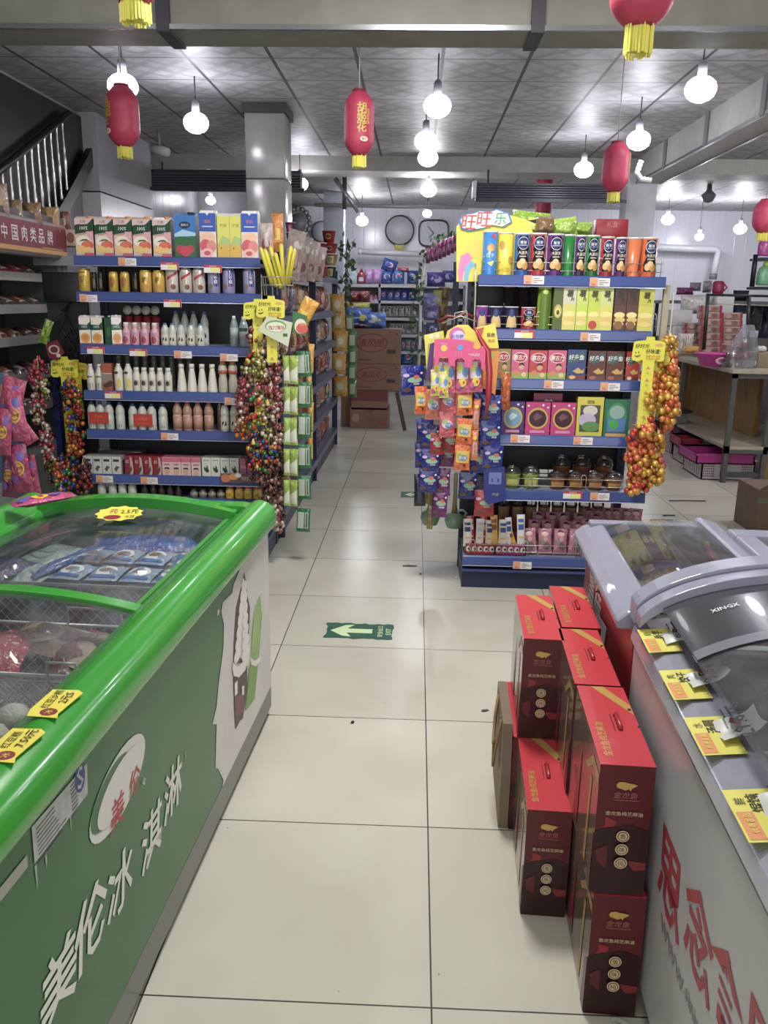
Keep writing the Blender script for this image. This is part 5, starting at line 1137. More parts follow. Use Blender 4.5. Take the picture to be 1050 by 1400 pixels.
row(boxp('#c8547c', '#a83a60', '#b84a70', mushD(''), .05), [(749,774,479)], RY, RZ[2], 'pink mushroom biscuit box right of the red one', V3, 'biscuit box', 'mushroom biscuit boxes')
def fishD(c):
    return lambda w, h: [('t', -w*.22, h*.7, h*.2, '好', .2, .9, whi), ('e', -w*.2, h*.7, w*.2, h*.15, K('#2f5a5a')), ('e', 0.02*w, h*.74, w*.18, h*.14, K('#2f5a5a')), ('e', w*.24, h*.8, w*.18, h*.14, K('#2f5a5a')), ('t', -w*.02, h*.75, h*.17, '好多鱼', .1, .95, whi), ('p', [(-w*.2, h*.3), (w*.1, h*.42), (w*.3, h*.32), (w*.42, h*.4), (w*.4, h*.24), (w*.05, h*.22)], K('#c8a04a')), ('r', -w/2, .001, w/2, h*.16, K('#6a3a34')), ('e', -w*.2, h*.1, w*.18, h*.06, K(c))]
row(boxp('#28407a', '#1e3060', '#24386c', fishD('#d8a85a'), .05), [(775.5,801,478)], RY, RZ[2], 'blue fish cracker box', V3, 'cracker box')
row(boxp('#5a2a26', '#48201e', '#502624', fishD('#a85a4a'), .05), [(803.5,828,480),(829,853.5,480)], RY, RZ[2], 'brown fish cracker box', V3, 'cracker box', 'brown cracker boxes')
row(boxp('#a8342e', '#882a26', '#98302a', fishD('#d8c0a0'), .05), [(856,874,481)], RY, RZ[2], 'red fish cracker box behind the yellow hanging strip', V3, 'cracker box')
# fourth row
V4 = 'on fourth snack shelf'
def tvD(fr, scr):
    return lambda w, h: [('e', 0, h*.52, w*.42, h*.32, K('#c8a83a')), ('e', 0, h*.52, w*.36, h*.26, K(scr)), ('p', [(-w*.2, h*.56), (-w*.05, h*.68), (w*.2, h*.6), (w*.1, h*.52), (-w*.1, h*.44)], K('#b8ccd4' if scr[1] == '6' else '#6a4a4a')), ('r', -w*.3, h*.08, w*.3, h*.16, K('#c888a8')), ('e', -w*.4, h*.9, .006, .006, whi), ('e', w*.2, h*.92, .006, .006, whi), ('e', w*.4, h*.85, .005, .005, whi)]
row(boxp('#4a2a6a', '#3a2054', '#3a2458', tvD('', '#6a9ab0'), .06, 'toy_box'), [(686,717,549)], RY, RZ[3], 'purple toy candy box with blue screen', V4, 'toy candy box')
row(boxp('#b83474', '#98285c', '#a82e68', tvD('', '#3a1a24'), .06, 'toy_box'), [(718.5,752,550),(753.5,787,551)], RY, RZ[3], 'pink toy candy box with dark screen', V4, 'toy candy box', 'pink toy candy boxes')
row(boxp('#a02a5c', '#882450', '#b04a78', lambda w, h: [('e', -w*.05, h*.8, .012, .01, whi), ('e', w*.1, h*.8, .012, .01, whi)], .06, 'toy_box'), [(733,773,541)], RY, RZ[3], 'pink box standing behind the two toy candy boxes', V4, 'toy candy box', None, dy=.12)
row(boxp('#c8c034', '#b0a82c', '#c0b830', lambda w, h: [('r', -w*.38, h*.12, w*.38, h*.8, K('#4a4a40')), ('e', 0, h*.66, w*.28, h*.13, K('#c8c4b4')), ('e', -w*.1, h*.42, w*.34, h*.17, K('#b8a8c8')), ('e', w*.05, h*.26, w*.34, h*.13, K('#5a8a4a')), ('t', 0, h*.88, h*.09, '蛋糕', K('#7a5a2a'))], .06, 'toy_box'), [(789,825,543)], RY, RZ[3], 'yellow toy box with a clear window', V4, 'toy candy box')
row(boxp('#1f6a4a', '#1a5a3e', '#1e6444', lambda w, h: [('e', 0, h*.55, w*.4, h*.36, K('#3a8a5a')), ('r', -w*.36, h*.14, w*.36, h*.5, K('#4a78b0')), ('e', 0, h*.66, w*.3, h*.18, K('#8aa8a0')), ('e', -w*.1, h*.34, w*.2, h*.14, K('#3aa04a')), ('r', -w*.4, .003, w*.4, h*.1, K('#c89858'))], .06, 'toy_box'), [(826,861,546)], RY, RZ[3], 'green toy box at right end', V4, 'toy candy box')
# fifth row: wrapped cups
V5 = 'on fifth snack shelf'
film = glass('#e8e8e0', 1.2, .05, .08)
def cup(body, mid, name='jelly_cup'):
    def mk(w, h):
        r = w/2; b = MB(); b.lathe([(r*.72, 0), (r*.98, h*.62), (r, h*.66)], m(body, .35), 16, (0, r, 0)); b.X = Matrix.Translation((0, r, 0)); b.decals([('r', -r*.8, h*.2, r*.8, h*.45, K(mid))], mcyl(r*.93)); o = b.build(name, None)
        c = MB(); c.lathe([(r, h*.66), (r*1.02, h*.7), (r*.9, h*.86), (r*.4, h*.98), (1e-6, h)], film, 16, (0, r, 0)); c.build('film_cover', o); return o
    return mk
row(cup('#8a9a3a', '#b8b860'), [(690,714,641),(715,741,639)], RY, RZ[4], 'green jelly cup under film', V5, 'jelly cup', 'green jelly cups', dy=.03)
row(cup('#8a5a2e', '#b08040'), [(752,776,648),(778,802,647),(804,829,648),(830,855,650)], RY, RZ[4], 'brown jelly cup under film', 'front row '+V5, 'jelly cup', 'brown jelly cups', dy=.03)
row(cup('#7a4c2c', '#9a6a38'), [(764,790,633),(792,820,630),(824,850,635)], RY, RZ[4], 'brown jelly cup under film', 'rear row '+V5, 'jelly cup', 'rear brown jelly cups', dy=.18)
# lowest
V6 = 'on lowest snack shelf'
row(cup('#9a7a5a', '#a84a40', 'snack_cup'), [(688+i*19.5, 706+i*19.5, 684+i*.6) for i in range(8)], RY, RZ[5]+.03, 'kraft paper snack cup', 'rear row '+V6, 'snack cup', 'kraft snack cups', dy=.28)
def stickpack(c, sq):
    def mk(w, h):
        b = MB(); b.pillow(w, h, .022, m(c, .3, coat=.2), 6, 8); b.decals([('r', -w*.35, h*.55, w*.35, h*.72, K(sq)), ('r', -w*.3, h*.3, w*.3, h*.36, K('#d8b050')), ('r', -w*.35, h*.78, w*.35, h*.88, K(sq))], mpil(w, h, .022)); return b.build('candy_bar', None)
    return mk
for i, ((a, c_, y), col, sq) in enumerate((((634,646,711),'#d8d0cc','#2a3a78'), ((651,662,711),'#ddd8d4','#b8bcc8'), ((664,675,713),'#d8c8b0','#2a3a70'), ((673,683,706),'#d8a83a','#8a4a2a'), ((682,694,712),'#d8d4cc','#2a4a98'), ((695,704,709),'#d0ccd0','#3a4a80'), ((700,709,722),'#c8981e','#6a4a1e'), ((709,720,705),'#d8d8dc','#3a58a8'), ((640,652,708),'#a83040','#d8d0cc'), ((657,668,708),'#a02a3a','#c8b8b0'))):
    o = row(stickpack(col, sq), [(a, c_, y)], RY, RZ[5]+.05, f'{["white", "white silver", "cream", "orange", "white blue", "grey white", "yellow leaning", "white right end", "red rear left", "red rear middle"][i]} candy stick, stick number {NUM[i+1]}', V6, 'candy bar', 'candy sticks in the display trays', dy=.03+.02*(i > 7))
    o[0].rotation_euler.y = random.uniform(-.12, .12) if i != 6 else -.35
def tray_box(x0, x1, col, lab):
    a = AT(x0, 745, Y=RY).x; c_ = AT(x1, 745, Y=RY).x; w = c_-a; b = MB(); mt = K(col); h = .075
    b.box(-w/2, .0, 0, w/2, .004, h*.95, mt); b.box(-w/2, .12, 0, w/2, .124, h*1.5, mt); b.box(-w/2, 0, 0, -w/2+.003, .124, h, mt); b.box(w/2-.003, 0, 0, w/2, .124, h, mt); b.box(-w/2, 0, 0, w/2, .124, .004, mt)
    D = []
    for k in range(5): D += [('e', -w*.4+w*.2*k, h*.5, .014, .018, K('#d8d0cc')), ('e', -w*.4+w*.2*k+.004, h*.5, .008, .008, K('#3a2a34'))]
    b.decals(D, mflat(0)); o = b.build('display_tray', None, ((a+c_)/2, RY+.024, RZ[5])); tag(o, lab, 'display tray')
tray_box(637, 677, '#a82838', 'red cardboard display tray of candy sticks on the lowest snack shelf'); tray_box(678, 720, '#98286a', 'magenta cardboard display tray of candy sticks on the lowest snack shelf')
def ppack(w, h, d, c, seed):
    b = MB(); b.pillow(w, h, d, foilm(c), 7, 8, wr=.002, seed=seed)
    b.decals([('e', 0, h*.8, w*.28, h*.1, K('#d8b0a8')), ('p', [(-w*.3, h*.84), (-w*.15, h*.95), (w*.15, h*.95), (w*.3, h*.84), (0, h*.88)], K('#3a1a1e')), ('e', -w*.1, h*.5, w*.26, h*.15, K('#8a7a7a')), ('e', w*.12, h*.32, w*.25, h*.15, K('#6a5a58')), ('e', w*.05, h*.6, w*.16, h*.1, K('#c89a8a'))], mpil(w, h, d)); return b.build('candy_pouch', None)
pp = ppack(.078, .15, .03, '#c07a90', 1)
first = True
for j in range(3):
    for i in range(5 if j else 4):
        px = (726+i*20-j*1 if True else 0); p = AT(px+j*5, 755-j*13, Y=RY+.03+j*.08)
        lab = f'pink character free candy pouch, {ORD[i]} in {["front", "middle", "rear"][j]} row of the left pouch group'.replace('character free ', '')
        loc = (p.x, RY+.05+j*.085, RZ[5]+.01+.03*j)
        if first: pp.location = loc; tag(pp, lab, 'candy pouch', 'pink candy pouches'); first = False; o = pp
        else: o = dup(pp, loc, None, lab, 'pink candy pouches')
        o.rotation_euler = (-.18, random.uniform(-.15, .15), random.uniform(-.2, .2))
for j in range(2):
    for i in range(6):
        p = AT(806+i*12.5, 735-j*8, Y=RY+.1+j*.12)
        o = dup(pp, (p.x, RY+.12+j*.13, RZ[5]+.06+.035*j), None, f'pink candy pouch, {ORD[i]} in {["front", "rear"][j]} row of the right pouch group', 'pink candy pouches'); o.rotation_euler = (-.3, random.uniform(-.15, .15), random.uniform(-.2, .2))
# snack bags lying on top behind the tubes
def bag_at(px, py, Y, wpx, hpx, col, D, lab, rz=0., ry=0., d=.07, seed=1, name='snack_bag', cat='snack bag', wr=.008, group=None, rx=0.):
    p0 = AT(px, py+hpx/2, Y=Y); w = AT(px+wpx/2, py, Y=Y).x-AT(px-wpx/2, py, Y=Y).x; h = AT(px, py-hpx/2, Y=Y).z-p0.z
    b = MB(); b.pillow(w, h, d, foilm(col), 9, 10, wr=wr, seed=seed); b.decals(D(w, h) if D else [], mpil(w, h, d)); o = b.build(name, None, tuple(p0)); o.rotation_euler = (rx, ry, rz); return tag(o, lab, cat, group)
lime = lambda w, h: [('e', 0, h*.5, w*.3, h*.25, K('#d8d86a')), ('p', [(-w*.1, h*.6), (w*.3, h*.75), (w*.35, h*.62), (w*.1, h*.52)], K('#2a2018'))]
bag_at(722, 306, RY+.2, 52, 34, '#8fb83a', lime, 'lime green snack bag with dark mark on top of the snack shelf', ry=.1, seed=2)
bag_at(744, 309, RY+.15, 26, 26, '#8a6a4a', None, 'brown foil bag beside the lime bag on the snack shelf top', seed=3)
bag_at(771, 311, RY+.22, 38, 26, '#a8cc4a', None, 'bright lime bag behind the purple tube on the snack shelf top', seed=4, ry=-.15)
bag_at(795, 313, RY+.25, 30, 18, '#9ac040', None, 'small lime bag behind the green tube on the snack shelf top', seed=5)
bag_at(692, 312, RY+.18, 18, 26, '#c88a4a', None, 'orange brown bag behind the yellow biscuit tube', seed=6)
a = AT(836, 325, Y=RY+.3); b = MB(); b.rbox(-.09, 0, 0, .09, .08, .10, m('#9a2a34', .3), .005); b.decals([('t', 0, .07, .03, '礼盒', K('#c86a6a'))], mflat(0)); tag(b.build('gift_carton', None, tuple(a)), 'flat red carton lying on the snack shelf top at right', 'carton')
# big advertising card at the left of the shelf top
c0 = AT(625, 385, Y=RY+.06); 
t = thing('advert_card', 'yellow advertising card with big 旺旺 letters standing left of the chip tubes', 'advert card', tuple(c0))
def cp(px, py): q = AT(px, py, Y=RY+.06)-c0; return (q.x, q.z)
b = MB(); pts = [cp(*p) for p in ((624,385),(624,310),(632,300),(660,296),(690,292),(720,300),(730,320),(730,385))]; b.prism(pts, 0, .006, K('#d8c83a')); 
b.decals([('p', [cp(*p) for p in ((626,370),(630,350),(640,345),(646,352),(640,362),(634,372),(632,384),(627,384))], K('#d87ab0')), ('p', [cp(*p) for p in ((634,384),(636,366),(644,356),(650,362),(642,370),(640,384))], K('#6ab0d8')), ('e', *cp(652, 340), .05, .05, K('#cfc04a'))], mflat(0)); b.build('board', t)
b = MB(); pts = [cp(*p) for p in ((627,302),(632,294),(645,292),(656,288),(668,290),(680,286),(696,292),(700,304),(688,311),(672,308),(660,313),(640,316),(630,313))]; b.prism(pts, -.01, -.003, K('#3a7ab8'))
pts2 = [(x*.93+cp(664,301)[0]*.07, z*.9+cp(664,301)[1]*.1) for x, z in pts]; b.prism(pts2, -.013, -.01, whi)
b.decals([('t', *cp(641, 304), .072, '旺', .12, 1., K('#c8343c')), ('t', *cp(662, 300), .072, '旺', .1, 1., K('#d8444c')), ('t', *cp(684, 299), .062, '乐', .1, 1., K('#4aa06a'))], mflat(-.013)); b.build('headline_letters', t)
# ================================================================== HANGING CANDY: net strands with foil balls
netm = glass('#e8c890', .6, .25, .3)
def strand(name, pxs, Y, cols, lab, cat, grp, ballr=.013, per=11, tie=None, yj=.03, seedv=0, pr=.045, ncol='#e0c060'):
    """a hanging strand of net pouches; pxs: (x,y) centre of every pouch in the photograph"""
    pxs = [q for i in range(len(pxs)-1) for q in (pxs[i], ((pxs[i][0]+pxs[i+1][0])/2, (pxs[i][1]+pxs[i+1][1])/2))]+[pxs[-1]]
    cols = [cols[i//2 % len(cols)] for i in range(len(pxs))]; ballr *= 1.12
    rnd = random.Random(seedv); p0 = AT(*pxs[0], Y=Y)
    t = thing(name, lab, cat, tuple(p0), 0, grp)
    pts = [AT(*p, Y=Y)-p0 for p in pxs]
    b = MB(); b.tube([(pts[0].x, 0, pts[0].z+.06)]+[tuple(p) for p in pts], .003, K('#c8a860'), 5); b.build('string', t)
    for i, q in enumerate(pts):
        q = q+Vector((0, rnd.uniform(-yj, yj), 0)); b = MB(); cl = cols[i % len(cols)]
        for k in range(int(per*1.5)):
            a = rnd.uniform(0, 2*PI); zz = rnd.uniform(-pr*1.0, pr*.75); rr = pr*math.sqrt(rnd.uniform(.15, 1))*(1-.55*max(0, zz)/pr)
            c = cl[k % len(cl)] if isinstance(cl, tuple) else cl
            b.sph((rr*math.cos(a), rr*math.sin(a), zz), ballr*rnd.uniform(.85, 1.1), m(c, .22, .35, coat=.3), 8)
        b.lathe([(.004, pr*1.35), (pr*.2, pr*.95), (pr*.38, pr*.6)], m(ncol, .4), 8)
        o = b.build('candy_net', t); o.location = q; tag(o, kind='stuff')
    return t
def sign(name, px, py, Y, s, lab, L=.42, strip=True, grp='yellow good taste signs', rz=0., mx=4):
    t = thing(name, lab, 'hanging sign', tuple(AT(px, py, Y=Y)), rz, grp); yy = m('#dcd62c', .4); 
    b = MB(); pts = [(-.082, .045), (-.072, .052), (-.022, .058), (-.020, .075), (.020, .075), (.022, .058), (.07, .05), (.078, .04), (.076, -.04), (.066, -.048), (.045, -.048), (.036, -.040), (.03, -.048), (-.03, -.048), (-.036, -.040), (-.05, -.048), (-.078, -.045), (-.088, -.034)]
    b.prism([(x*s, z*s) for x, z in pts], -.001, .002, yy)
    D = [('t', -.038*s, .028*s, .024*s, '好时光', .1, .95, ink), ('t', .018*s, .002*s, .024*s, '好味道!', .1, .9, ink), ('e', .045*s, .035*s, .02*s, .008*s, K('#d8a05a')), ('t', .02*s, -.022*s, .011*s, '甜蜜分享 美味', .1, 1., K('#c8602a')), ('t', .02*s, -.035*s, .011*s, '天天好心情呀', .1, 1., K('#c8602a')),
         ('e', -.07*s, -.005*s, .0025*s, .004*s, ink), ('e', -.055*s, -.003*s, .0025*s, .004*s, ink), ('p', [(-.08*s, -.018*s), (-.066*s, -.026*s), (-.05*s, -.022*s), (-.042*s, -.012*s), (-.052*s, -.018*s), (-.066*s, -.021*s)], ink)]
    b.decals(D, mflat(-.0012)); b.build('board', t)
    if strip:
        b = MB(); b.box(-.03*s, .0, -L, .03*s, .003, -.03*s, yy); D = []
        for k in range(int(L/.07)): z = -.085*s-k*.065; D += [('e', 0, z, .011*s, .004, K('#c88a6a')), ('e', 0, z+.006, .004, .004, K('#c06a4a')), ('t', 0, z-.022, .013, '甜', K('#a8b030'))]
        b.decals(D, mflat(0)); b.build('strip', t)
    return t
GOLDS = [('#c8962a', '#d8b040', '#b87a1e'), ('#c8682a', '#d8803a', '#b8502a'), ('#b83a30', '#d87a3a', '#c8962a')]
def hang(pxs): return pxs
GG = 'gold candy strands beside the snack shelf'
HY = RY-.07
sign('hanging_sign', 888, 481, HY-.06, 1.04, 'front yellow good taste sign hanging at the right of the snack shelf', .40)
sign('hanging_sign', 896, 486, HY-.02, 1.04, 'rear yellow good taste sign hanging at the right of the snack shelf', .34)
strand('candy_strand', [(914,468),(918,490),(916,515),(914,542),(918,560),(912,585),(906,560),(908,530),(899,500)], HY-.01, GOLDS[:2], 'gold foil candy strand outermost at the right of the snack shelf', 'candy strand', GG, .019, 7, seedv=1, pr=.036)
strand('candy_strand', [(890,515),(888,545),(886,575),(884,600),(886,625),(881,648),(878,662)], HY-.03, [GOLDS[1], GOLDS[0], GOLDS[2]], 'orange gold candy strand under the yellow sign', 'candy strand', GG, .018, 9, seedv=2, pr=.042)
strand('candy_strand', [(872,590),(868,612),(866,630),(872,655),(866,665)], HY-.05, [GOLDS[2], GOLDS[1]], 'short orange candy strand at the lower left of the gold strands', 'candy strand', GG, .017, 9, seedv=3, pr=.04)
strand('candy_strand', [(898,600),(900,620),(897,640),(893,655)], HY-.02, [GOLDS[0], ('#b8407a', '#c86a3a', '#c8962a')], 'gold strand with a pink pouch at its lower end', 'candy strand', GG, .018, 8, seedv=4, pr=.038)
b = MB(); q0 = AT(921, 400, Y=RY); b.tube([(0, 0, 0), tuple(AT(912, 500, Y=RY-.05)-q0), tuple(AT(898, 570, Y=RY-.1)-q0)], .004, K('#b8b29a'), 6); tag(b.build('twine', None, tuple(q0)), 'pale cord running down over the gold candy strands', 'cord')
b = MB(); a = AT(912, 395, Y=RY+.02)-RG.location; b.box(-.016, -.01, -.62, .016, .02, .02, m('#a8a084', .4)); b.build('side_post', RG, tuple(a))
# ---- left bundle at the aisle corner of the drinks shelf
SILV = ('#c8bca8', '#8a6a5a', '#d8ccb8', '#8a4444', '#a08a78'); REDS = ('#98404a', '#b86a68', '#c8b0a0', '#7a2a34'); GRNS = ('#8a8a3a', '#a8a860', '#c8c8b0', '#6a6a2a', '#4a4428'); MULT = ('#2a4a9a', '#b8382e', '#3a7a3a', '#c8862a', '#8a2a24', '#241a18'); DKS = ('#4a2a28', '#6a3a34', '#8a6a58', '#3a2020')
BY = LY-.10
GB = 'foil ball candy strands at the drinks shelf corner'
sign('hanging_sign', 371, 423, BY-.12, 1.0, 'front yellow good taste sign at the aisle corner of the drinks shelf', .3)
sign('hanging_sign', 352, 426, BY-.08, .95, 'rear yellow good taste sign at the aisle corner of the drinks shelf', .66)
strand('candy_strand', [(346,455),(352,478),(344,495),(336,515),(333,540),(330,565),(331,590)], BY-.05, [REDS+('#c8862a',), ('#c8862a', '#d8b83a', '#b83a2e'), GRNS, REDS, REDS], 'foil ball strand nearest the bottles, red and gold', 'candy strand', GB, .013, 12, seedv=5, pr=.045, ncol='#a84a3a')
strand('candy_strand', [(352,490),(358,520),(352,545),(350,600),(345,625),(352,645)], BY-.10, [GRNS, REDS, ('#c8382e', '#4a8a4a', '#d8b83a'), MULT, MULT, DKS], 'foil ball strand hanging in front of the yellow strip', 'candy strand', GB, .013, 13, seedv=6, pr=.045)
strand('candy_strand', [(366,470),(368,500),(370,520),(372,550),(362,570),(366,600),(360,620),(362,650),(366,680)], BY-.06, [SILV, SILV, REDS, SILV, GRNS, MULT, MULT, DKS, SILV], 'long mixed foil ball strand at the middle of the corner bundle', 'candy strand', GB, .0135, 13, seedv=7, pr=.048)
strand('candy_strand', [(383,470),(378,500),(376,530),(380,560),(378,590),(382,620),(379,650),(378,680),(380,700),(379,716)], BY-.02, [SILV, REDS, SILV, REDS, SILV, DKS, DKS, SILV, DKS, SILV], 'longest foil ball strand beside the green sachet strips', 'candy strand', GB, .0135, 13, seedv=8, pr=.045, ncol='#8a4a3a')
strand('candy_strand', [(368,610),(372,635),(368,660),(374,690),(372,712)], BY-.09, [MULT, DKS, DKS, SILV, SILV], 'dark foil ball strand at the lower end of the corner bundle', 'candy strand', GB, .0135, 13, seedv=9, pr=.045, ncol='#7a6a3a')
# wire rack with yellow balloon sticks
t = thing('wire_rack', 'white wire rack holding yellow candy sticks at the drinks shelf corner', 'wire rack', tuple(AT(380, 390, Y=BY))); b = MB(); R0 = .09
for z in (0, .045): b.tube([(R0*math.cos(a), R0*math.sin(a), z) for a in [2*PI*i/14 for i in range(14)]], .003, railm, 5, True)
for i in range(7): a = 2*PI*i/7; b.tube([(R0*math.cos(a), R0*math.sin(a), .05), (R0*.9*math.cos(a), R0*.9*math.sin(a), -.06)], .0025, railm, 4)
b.tube([(-.10, .02, .06), (-.10, .02, -.5)], .004, railm, 5); b.build('cage', t)
for i, (x0, y0, x1, y1) in enumerate(((356,338,372,390),(362,340,378,392),(369,336,384,394),(376,345,388,392),(384,333,388,386),(398,336,391,388),(403,340,394,390))):
    pa, pb = AT(x0, y0, Y=BY+.02*((i % 3)-1)), AT(x1, y1, Y=BY); b = MB(); b.tube([(0, 0, 0), tuple((pa-pb)*.93), tuple(pa-pb)], [.012, .012, .006], m('#d8cc2e', .3, coat=.3), 8)
    tag(b.build('candy_stick', None, tuple(pb)), f'yellow candy stick, {ORD[i]} from left in the corner wire rack', 'candy stick', 'yellow candy sticks')
bag_at(365, 330, BY+.1, 20, 50, '#c8b8b4', lambda w, h: [('e', 0, h*.4, w*.3, h*.2, K('#8a4a5a'))], 'pale crinkled bag behind the yellow candy sticks', seed=21)
bag_at(380, 318, BY+.12, 16, 52, '#d88a3a', lambda w, h: [('r', -w*.3, h*.3, w*.3, h*.6, K('#d8c060'))], 'orange pointed snack bag above the yellow candy sticks', seed=22)
# green cards and sachet strips
def hangcard(pxs, Y, col, D, lab, cat='hanging card'):
    q0 = AT(*pxs[0], Y=Y); b = MB(); b.prism([((AT(*p, Y=Y)-q0).x, (AT(*p, Y=Y)-q0).z) for p in pxs], 0, .002, K(col)); b.decals(D(lambda a, c_: ((AT(a, c_, Y=Y)-q0).x, (AT(a, c_, Y=Y)-q0).z)), mflat(0)); return tag(b.build('hanging_card', None, tuple(q0)), lab, cat)
hangcard([(366,432),(400,441),(394,474),(352,452)], BY-.16, '#c4ccae', lambda f: [('e', *f(377, 446), .062, .034, K('#6a9a5a')), ('e', *f(377, 447), .055, .028, K('#d8dcc0')), ('t', *f(378, 448), .024, '强力薄荷', -.25, .95, K('#b83a34')), ('r', *f(387, 460), *f(393, 456), K('#3a5a44'))], 'pale green peppermint card hanging under the yellow sign')
hangcard([(400,425),(420,432),(418,460),(400,454)], BY-.14, '#1e6a40', lambda f: [('e', *f(411, 446), .035, .042, K('#d8d4b0')), ('e', *f(413, 449), .034, .03, K('#c8503e')), ('t', *f(414, 443), .018, '薄荷', K('#d8b0a0'))], 'dark green card with red oval beside the pale peppermint card')
bag_at(409, 424, BY-.10, 22, 40, '#d89a2a', lambda w, h: [('r', -w*.35, h*.2, w*.35, h*.5, K('#d8c03a'))], 'orange yellow sachet draped over the green card', rz=.2, ry=.5, d=.03, seed=23)
def sachet_strip(pxs, Y, wpx, hpx, col, D, lab, grp=None, d=.02, rz=0., back=None, name='sachet_strip', wr=.0):
    q0 = AT(*pxs[0], Y=Y); w = AT(pxs[0][0]+wpx/2, pxs[0][1], Y=Y).x-AT(pxs[0][0]-wpx/2, pxs[0][1], Y=Y).x; h = AT(pxs[0][0], pxs[0][1], Y=Y).z-AT(pxs[0][0], pxs[0][1]+hpx, Y=Y).z
    t = thing(name, lab, 'sachet strip', tuple(q0), 0, grp); b = MB(); b.pillow(w, h, d, foilm(col), 6, 8, wr=wr, back=back); b.X = Matrix(); b.decals(D(w, h), mpil(w, h, d)); o = None
    for i, p in enumerate(pxs):
        q = AT(*p, Y=Y)-q0
        if o is None: o = b.build('sachet', t); c = o
        else: c = o.copy(); COL.objects.link(c); c.parent = t
        c.location = (q.x, 0, q.z-h); c.rotation_euler = (0, random.uniform(-.05, .05), rz+random.uniform(-.12, .12))
    return t
ga = lambda w, h: [('p', [(-w*.44, h*.08), (w*.44, h*.08), (w*.44, h*.62), (-w*.44, h*.42)], K('#d8d8cc')), ('e', 0, h*.66, w*.28, h*.12, K('#8fb04a')), ('r', -w*.15, h*.62, w*.25, h*.7, K('#b8705a'))]
GS = 'green peppermint sachet strips'
sachet_strip([(392,486+i*42.5) for i in range(5)], BY-.10, 9, 38, '#9cbc4a', ga, 'slim lime sachet strip, leftmost of the green strips', GS)
sachet_strip([(401,486+i*42.5) for i in range(5)], BY-.06, 13, 39, '#a8c450', ga, 'lime and white sachet strip, middle of the green strips', GS, rz=-.2)
gd = lambda w, h: [('r', -w*.42, h*.15, w*.05, h*.85, K('#b0bcb0')), ('r', w*.12, h*.15, w*.38, h*.85, K('#a0b0a4')), ('r', w*.2, h*.2, w*.3, h*.8, K('#3a5a48'))]
sachet_strip([(416,480+i*42.5) for i in range(5)]+[(414,695)], BY+.0, 20, 35, '#1c7040', gd, 'dark green sachet strip with white back labels', GS, rz=.1)
sachet_strip([(424,470+i*40) for i in range(4)], BY+.08, 8, 40, '#d8a03a', lambda w, h: [], 'narrow yellow sachet strip behind the dark green strip', None)
# ================================================================== CANDY STAND AT THE SNACK SHELF'S LEFT
CYd = RY-.10
def pstrip(pxs, dy, wpx, hpx, col, D, lab, **k): return sachet_strip(pxs, CYd+dy, wpx, hpx, col, D, lab, 'candy strips of the hanging candy stand', wr=.0015, **k)
bl_D = lambda w, h: [('e', w*.08, h*.52, w*.33, h*.1, K('#8ab898')), ('e', w*.15, h*.62, w*.14, h*.07, K('#c86a4a')), ('e', -w*.3, h*.68, w*.14, h*.06, K('#c8b0d0')), ('e', -w*.25, h*.18, w*.18, h*.08, K('#6a4a3a')), ('t', w*.15, h*.38, h*.07, '跳跳糖', whi), ('e', w*.38, h*.75, w*.06, h*.04, whi)]
or_D = lambda w, h: [('r', -w*.42, h*.3, w*.42, h*.78, K('#d8b04a')), ('e', 0, h*.5, w*.32, h*.12, K('#6a8ab8')), ('e', -w*.2, h*.58, w*.16, h*.1, K('#8ab04a')), ('t', 0, h*.5, h*.12, '果汁糖', .1, .8, whi), ('e', w*.15, h*.2, w*.1, h*.05, K('#4a2a1a'))]
pk_D = lambda w, h: [('e', 0, h*.5, w*.36, h*.16, K('#c8c0d0')), ('e', w*.1, h*.45, w*.24, h*.1, K('#4a6ab0')), ('e', -w*.15, h*.6, w*.16, h*.1, K('#8ab86a')), ('t', 0, h*.47, h*.11, '汽水糖', .1, .8, whi)]
mx_D = lambda w, h: [('r', -w*.40, h*.40, w*.40, h*.88, K('#d0c8d0')), ('r', -w*.40, h*.1, 0, h*.24, K('#5a5ab0')), ('e', -w*.2, h*.7, w*.22, h*.12, K('#d8d84a')), ('e', w*.2, h*.6, w*.22, h*.14, K('#5a8ac8')), ('e', 0, h*.3, w*.28, h*.13, K('#d8c03a')), ('e', w*.1, h*.3, w*.08, h*.05, K('#b84a2a')), ('e', -w*.28, h*.2, w*.16, h*.1, K('#c85a8a'))]
blue_, red_, ora_, pnk_, pur_ = '#1c2a8a', '#a8242e', '#d8642a', '#c85a64', '#6a1a6a'
pstrip([(565,500)], .10, 34, 40, blue_, bl_D, 'blue sachet sticking out at the left of the candy stand', rz=.2)
pstrip([(582,572),(580,604)], .08, 24, 36, blue_, bl_D, 'short blue sachet strip at the left edge of the candy stand')
pstrip([(588,580),(588,614),(585,640)], .0, 27, 34, '#18247c', bl_D, 'left blue sachet strip of the candy stand')
pstrip([(576,528)], -.05, 17, 38, ora_, or_D, 'orange sachet hanging slanted at the left of the candy stand', rz=.15)
pstrip([(593,532)], -.06, 22, 42, '#d0705a', pk_D, 'salmon sachet second from left on the candy stand')
pstrip([(598,590)], -.01, 18, 32, red_, bl_D, 'left small red sachet of the candy stand')
pstrip([(615,585)], -.0, 22, 34, red_, bl_D, 'right small red sachet of the candy stand')
pstrip([(614,530),(612,562)], -.08, 22, 36, pnk_, pk_D, 'pink sachet strip at the middle of the candy stand')
pstrip([(637,532),(635,572),(632,608)], -.10, 23, 36, ora_, or_D, 'orange sachet strip at the middle of the candy stand')
pstrip([(651,545),(650,588)], -.09, 10, 42, '#d87a4a', lambda w, h: [('e', 0, h*.75, w*.3, h*.06, K('#d8c03a')), ('r', -w*.3, h*.2, w*.3, h*.6, K('#a8a0b8'))], 'narrow orange candy stick strip of the candy stand')
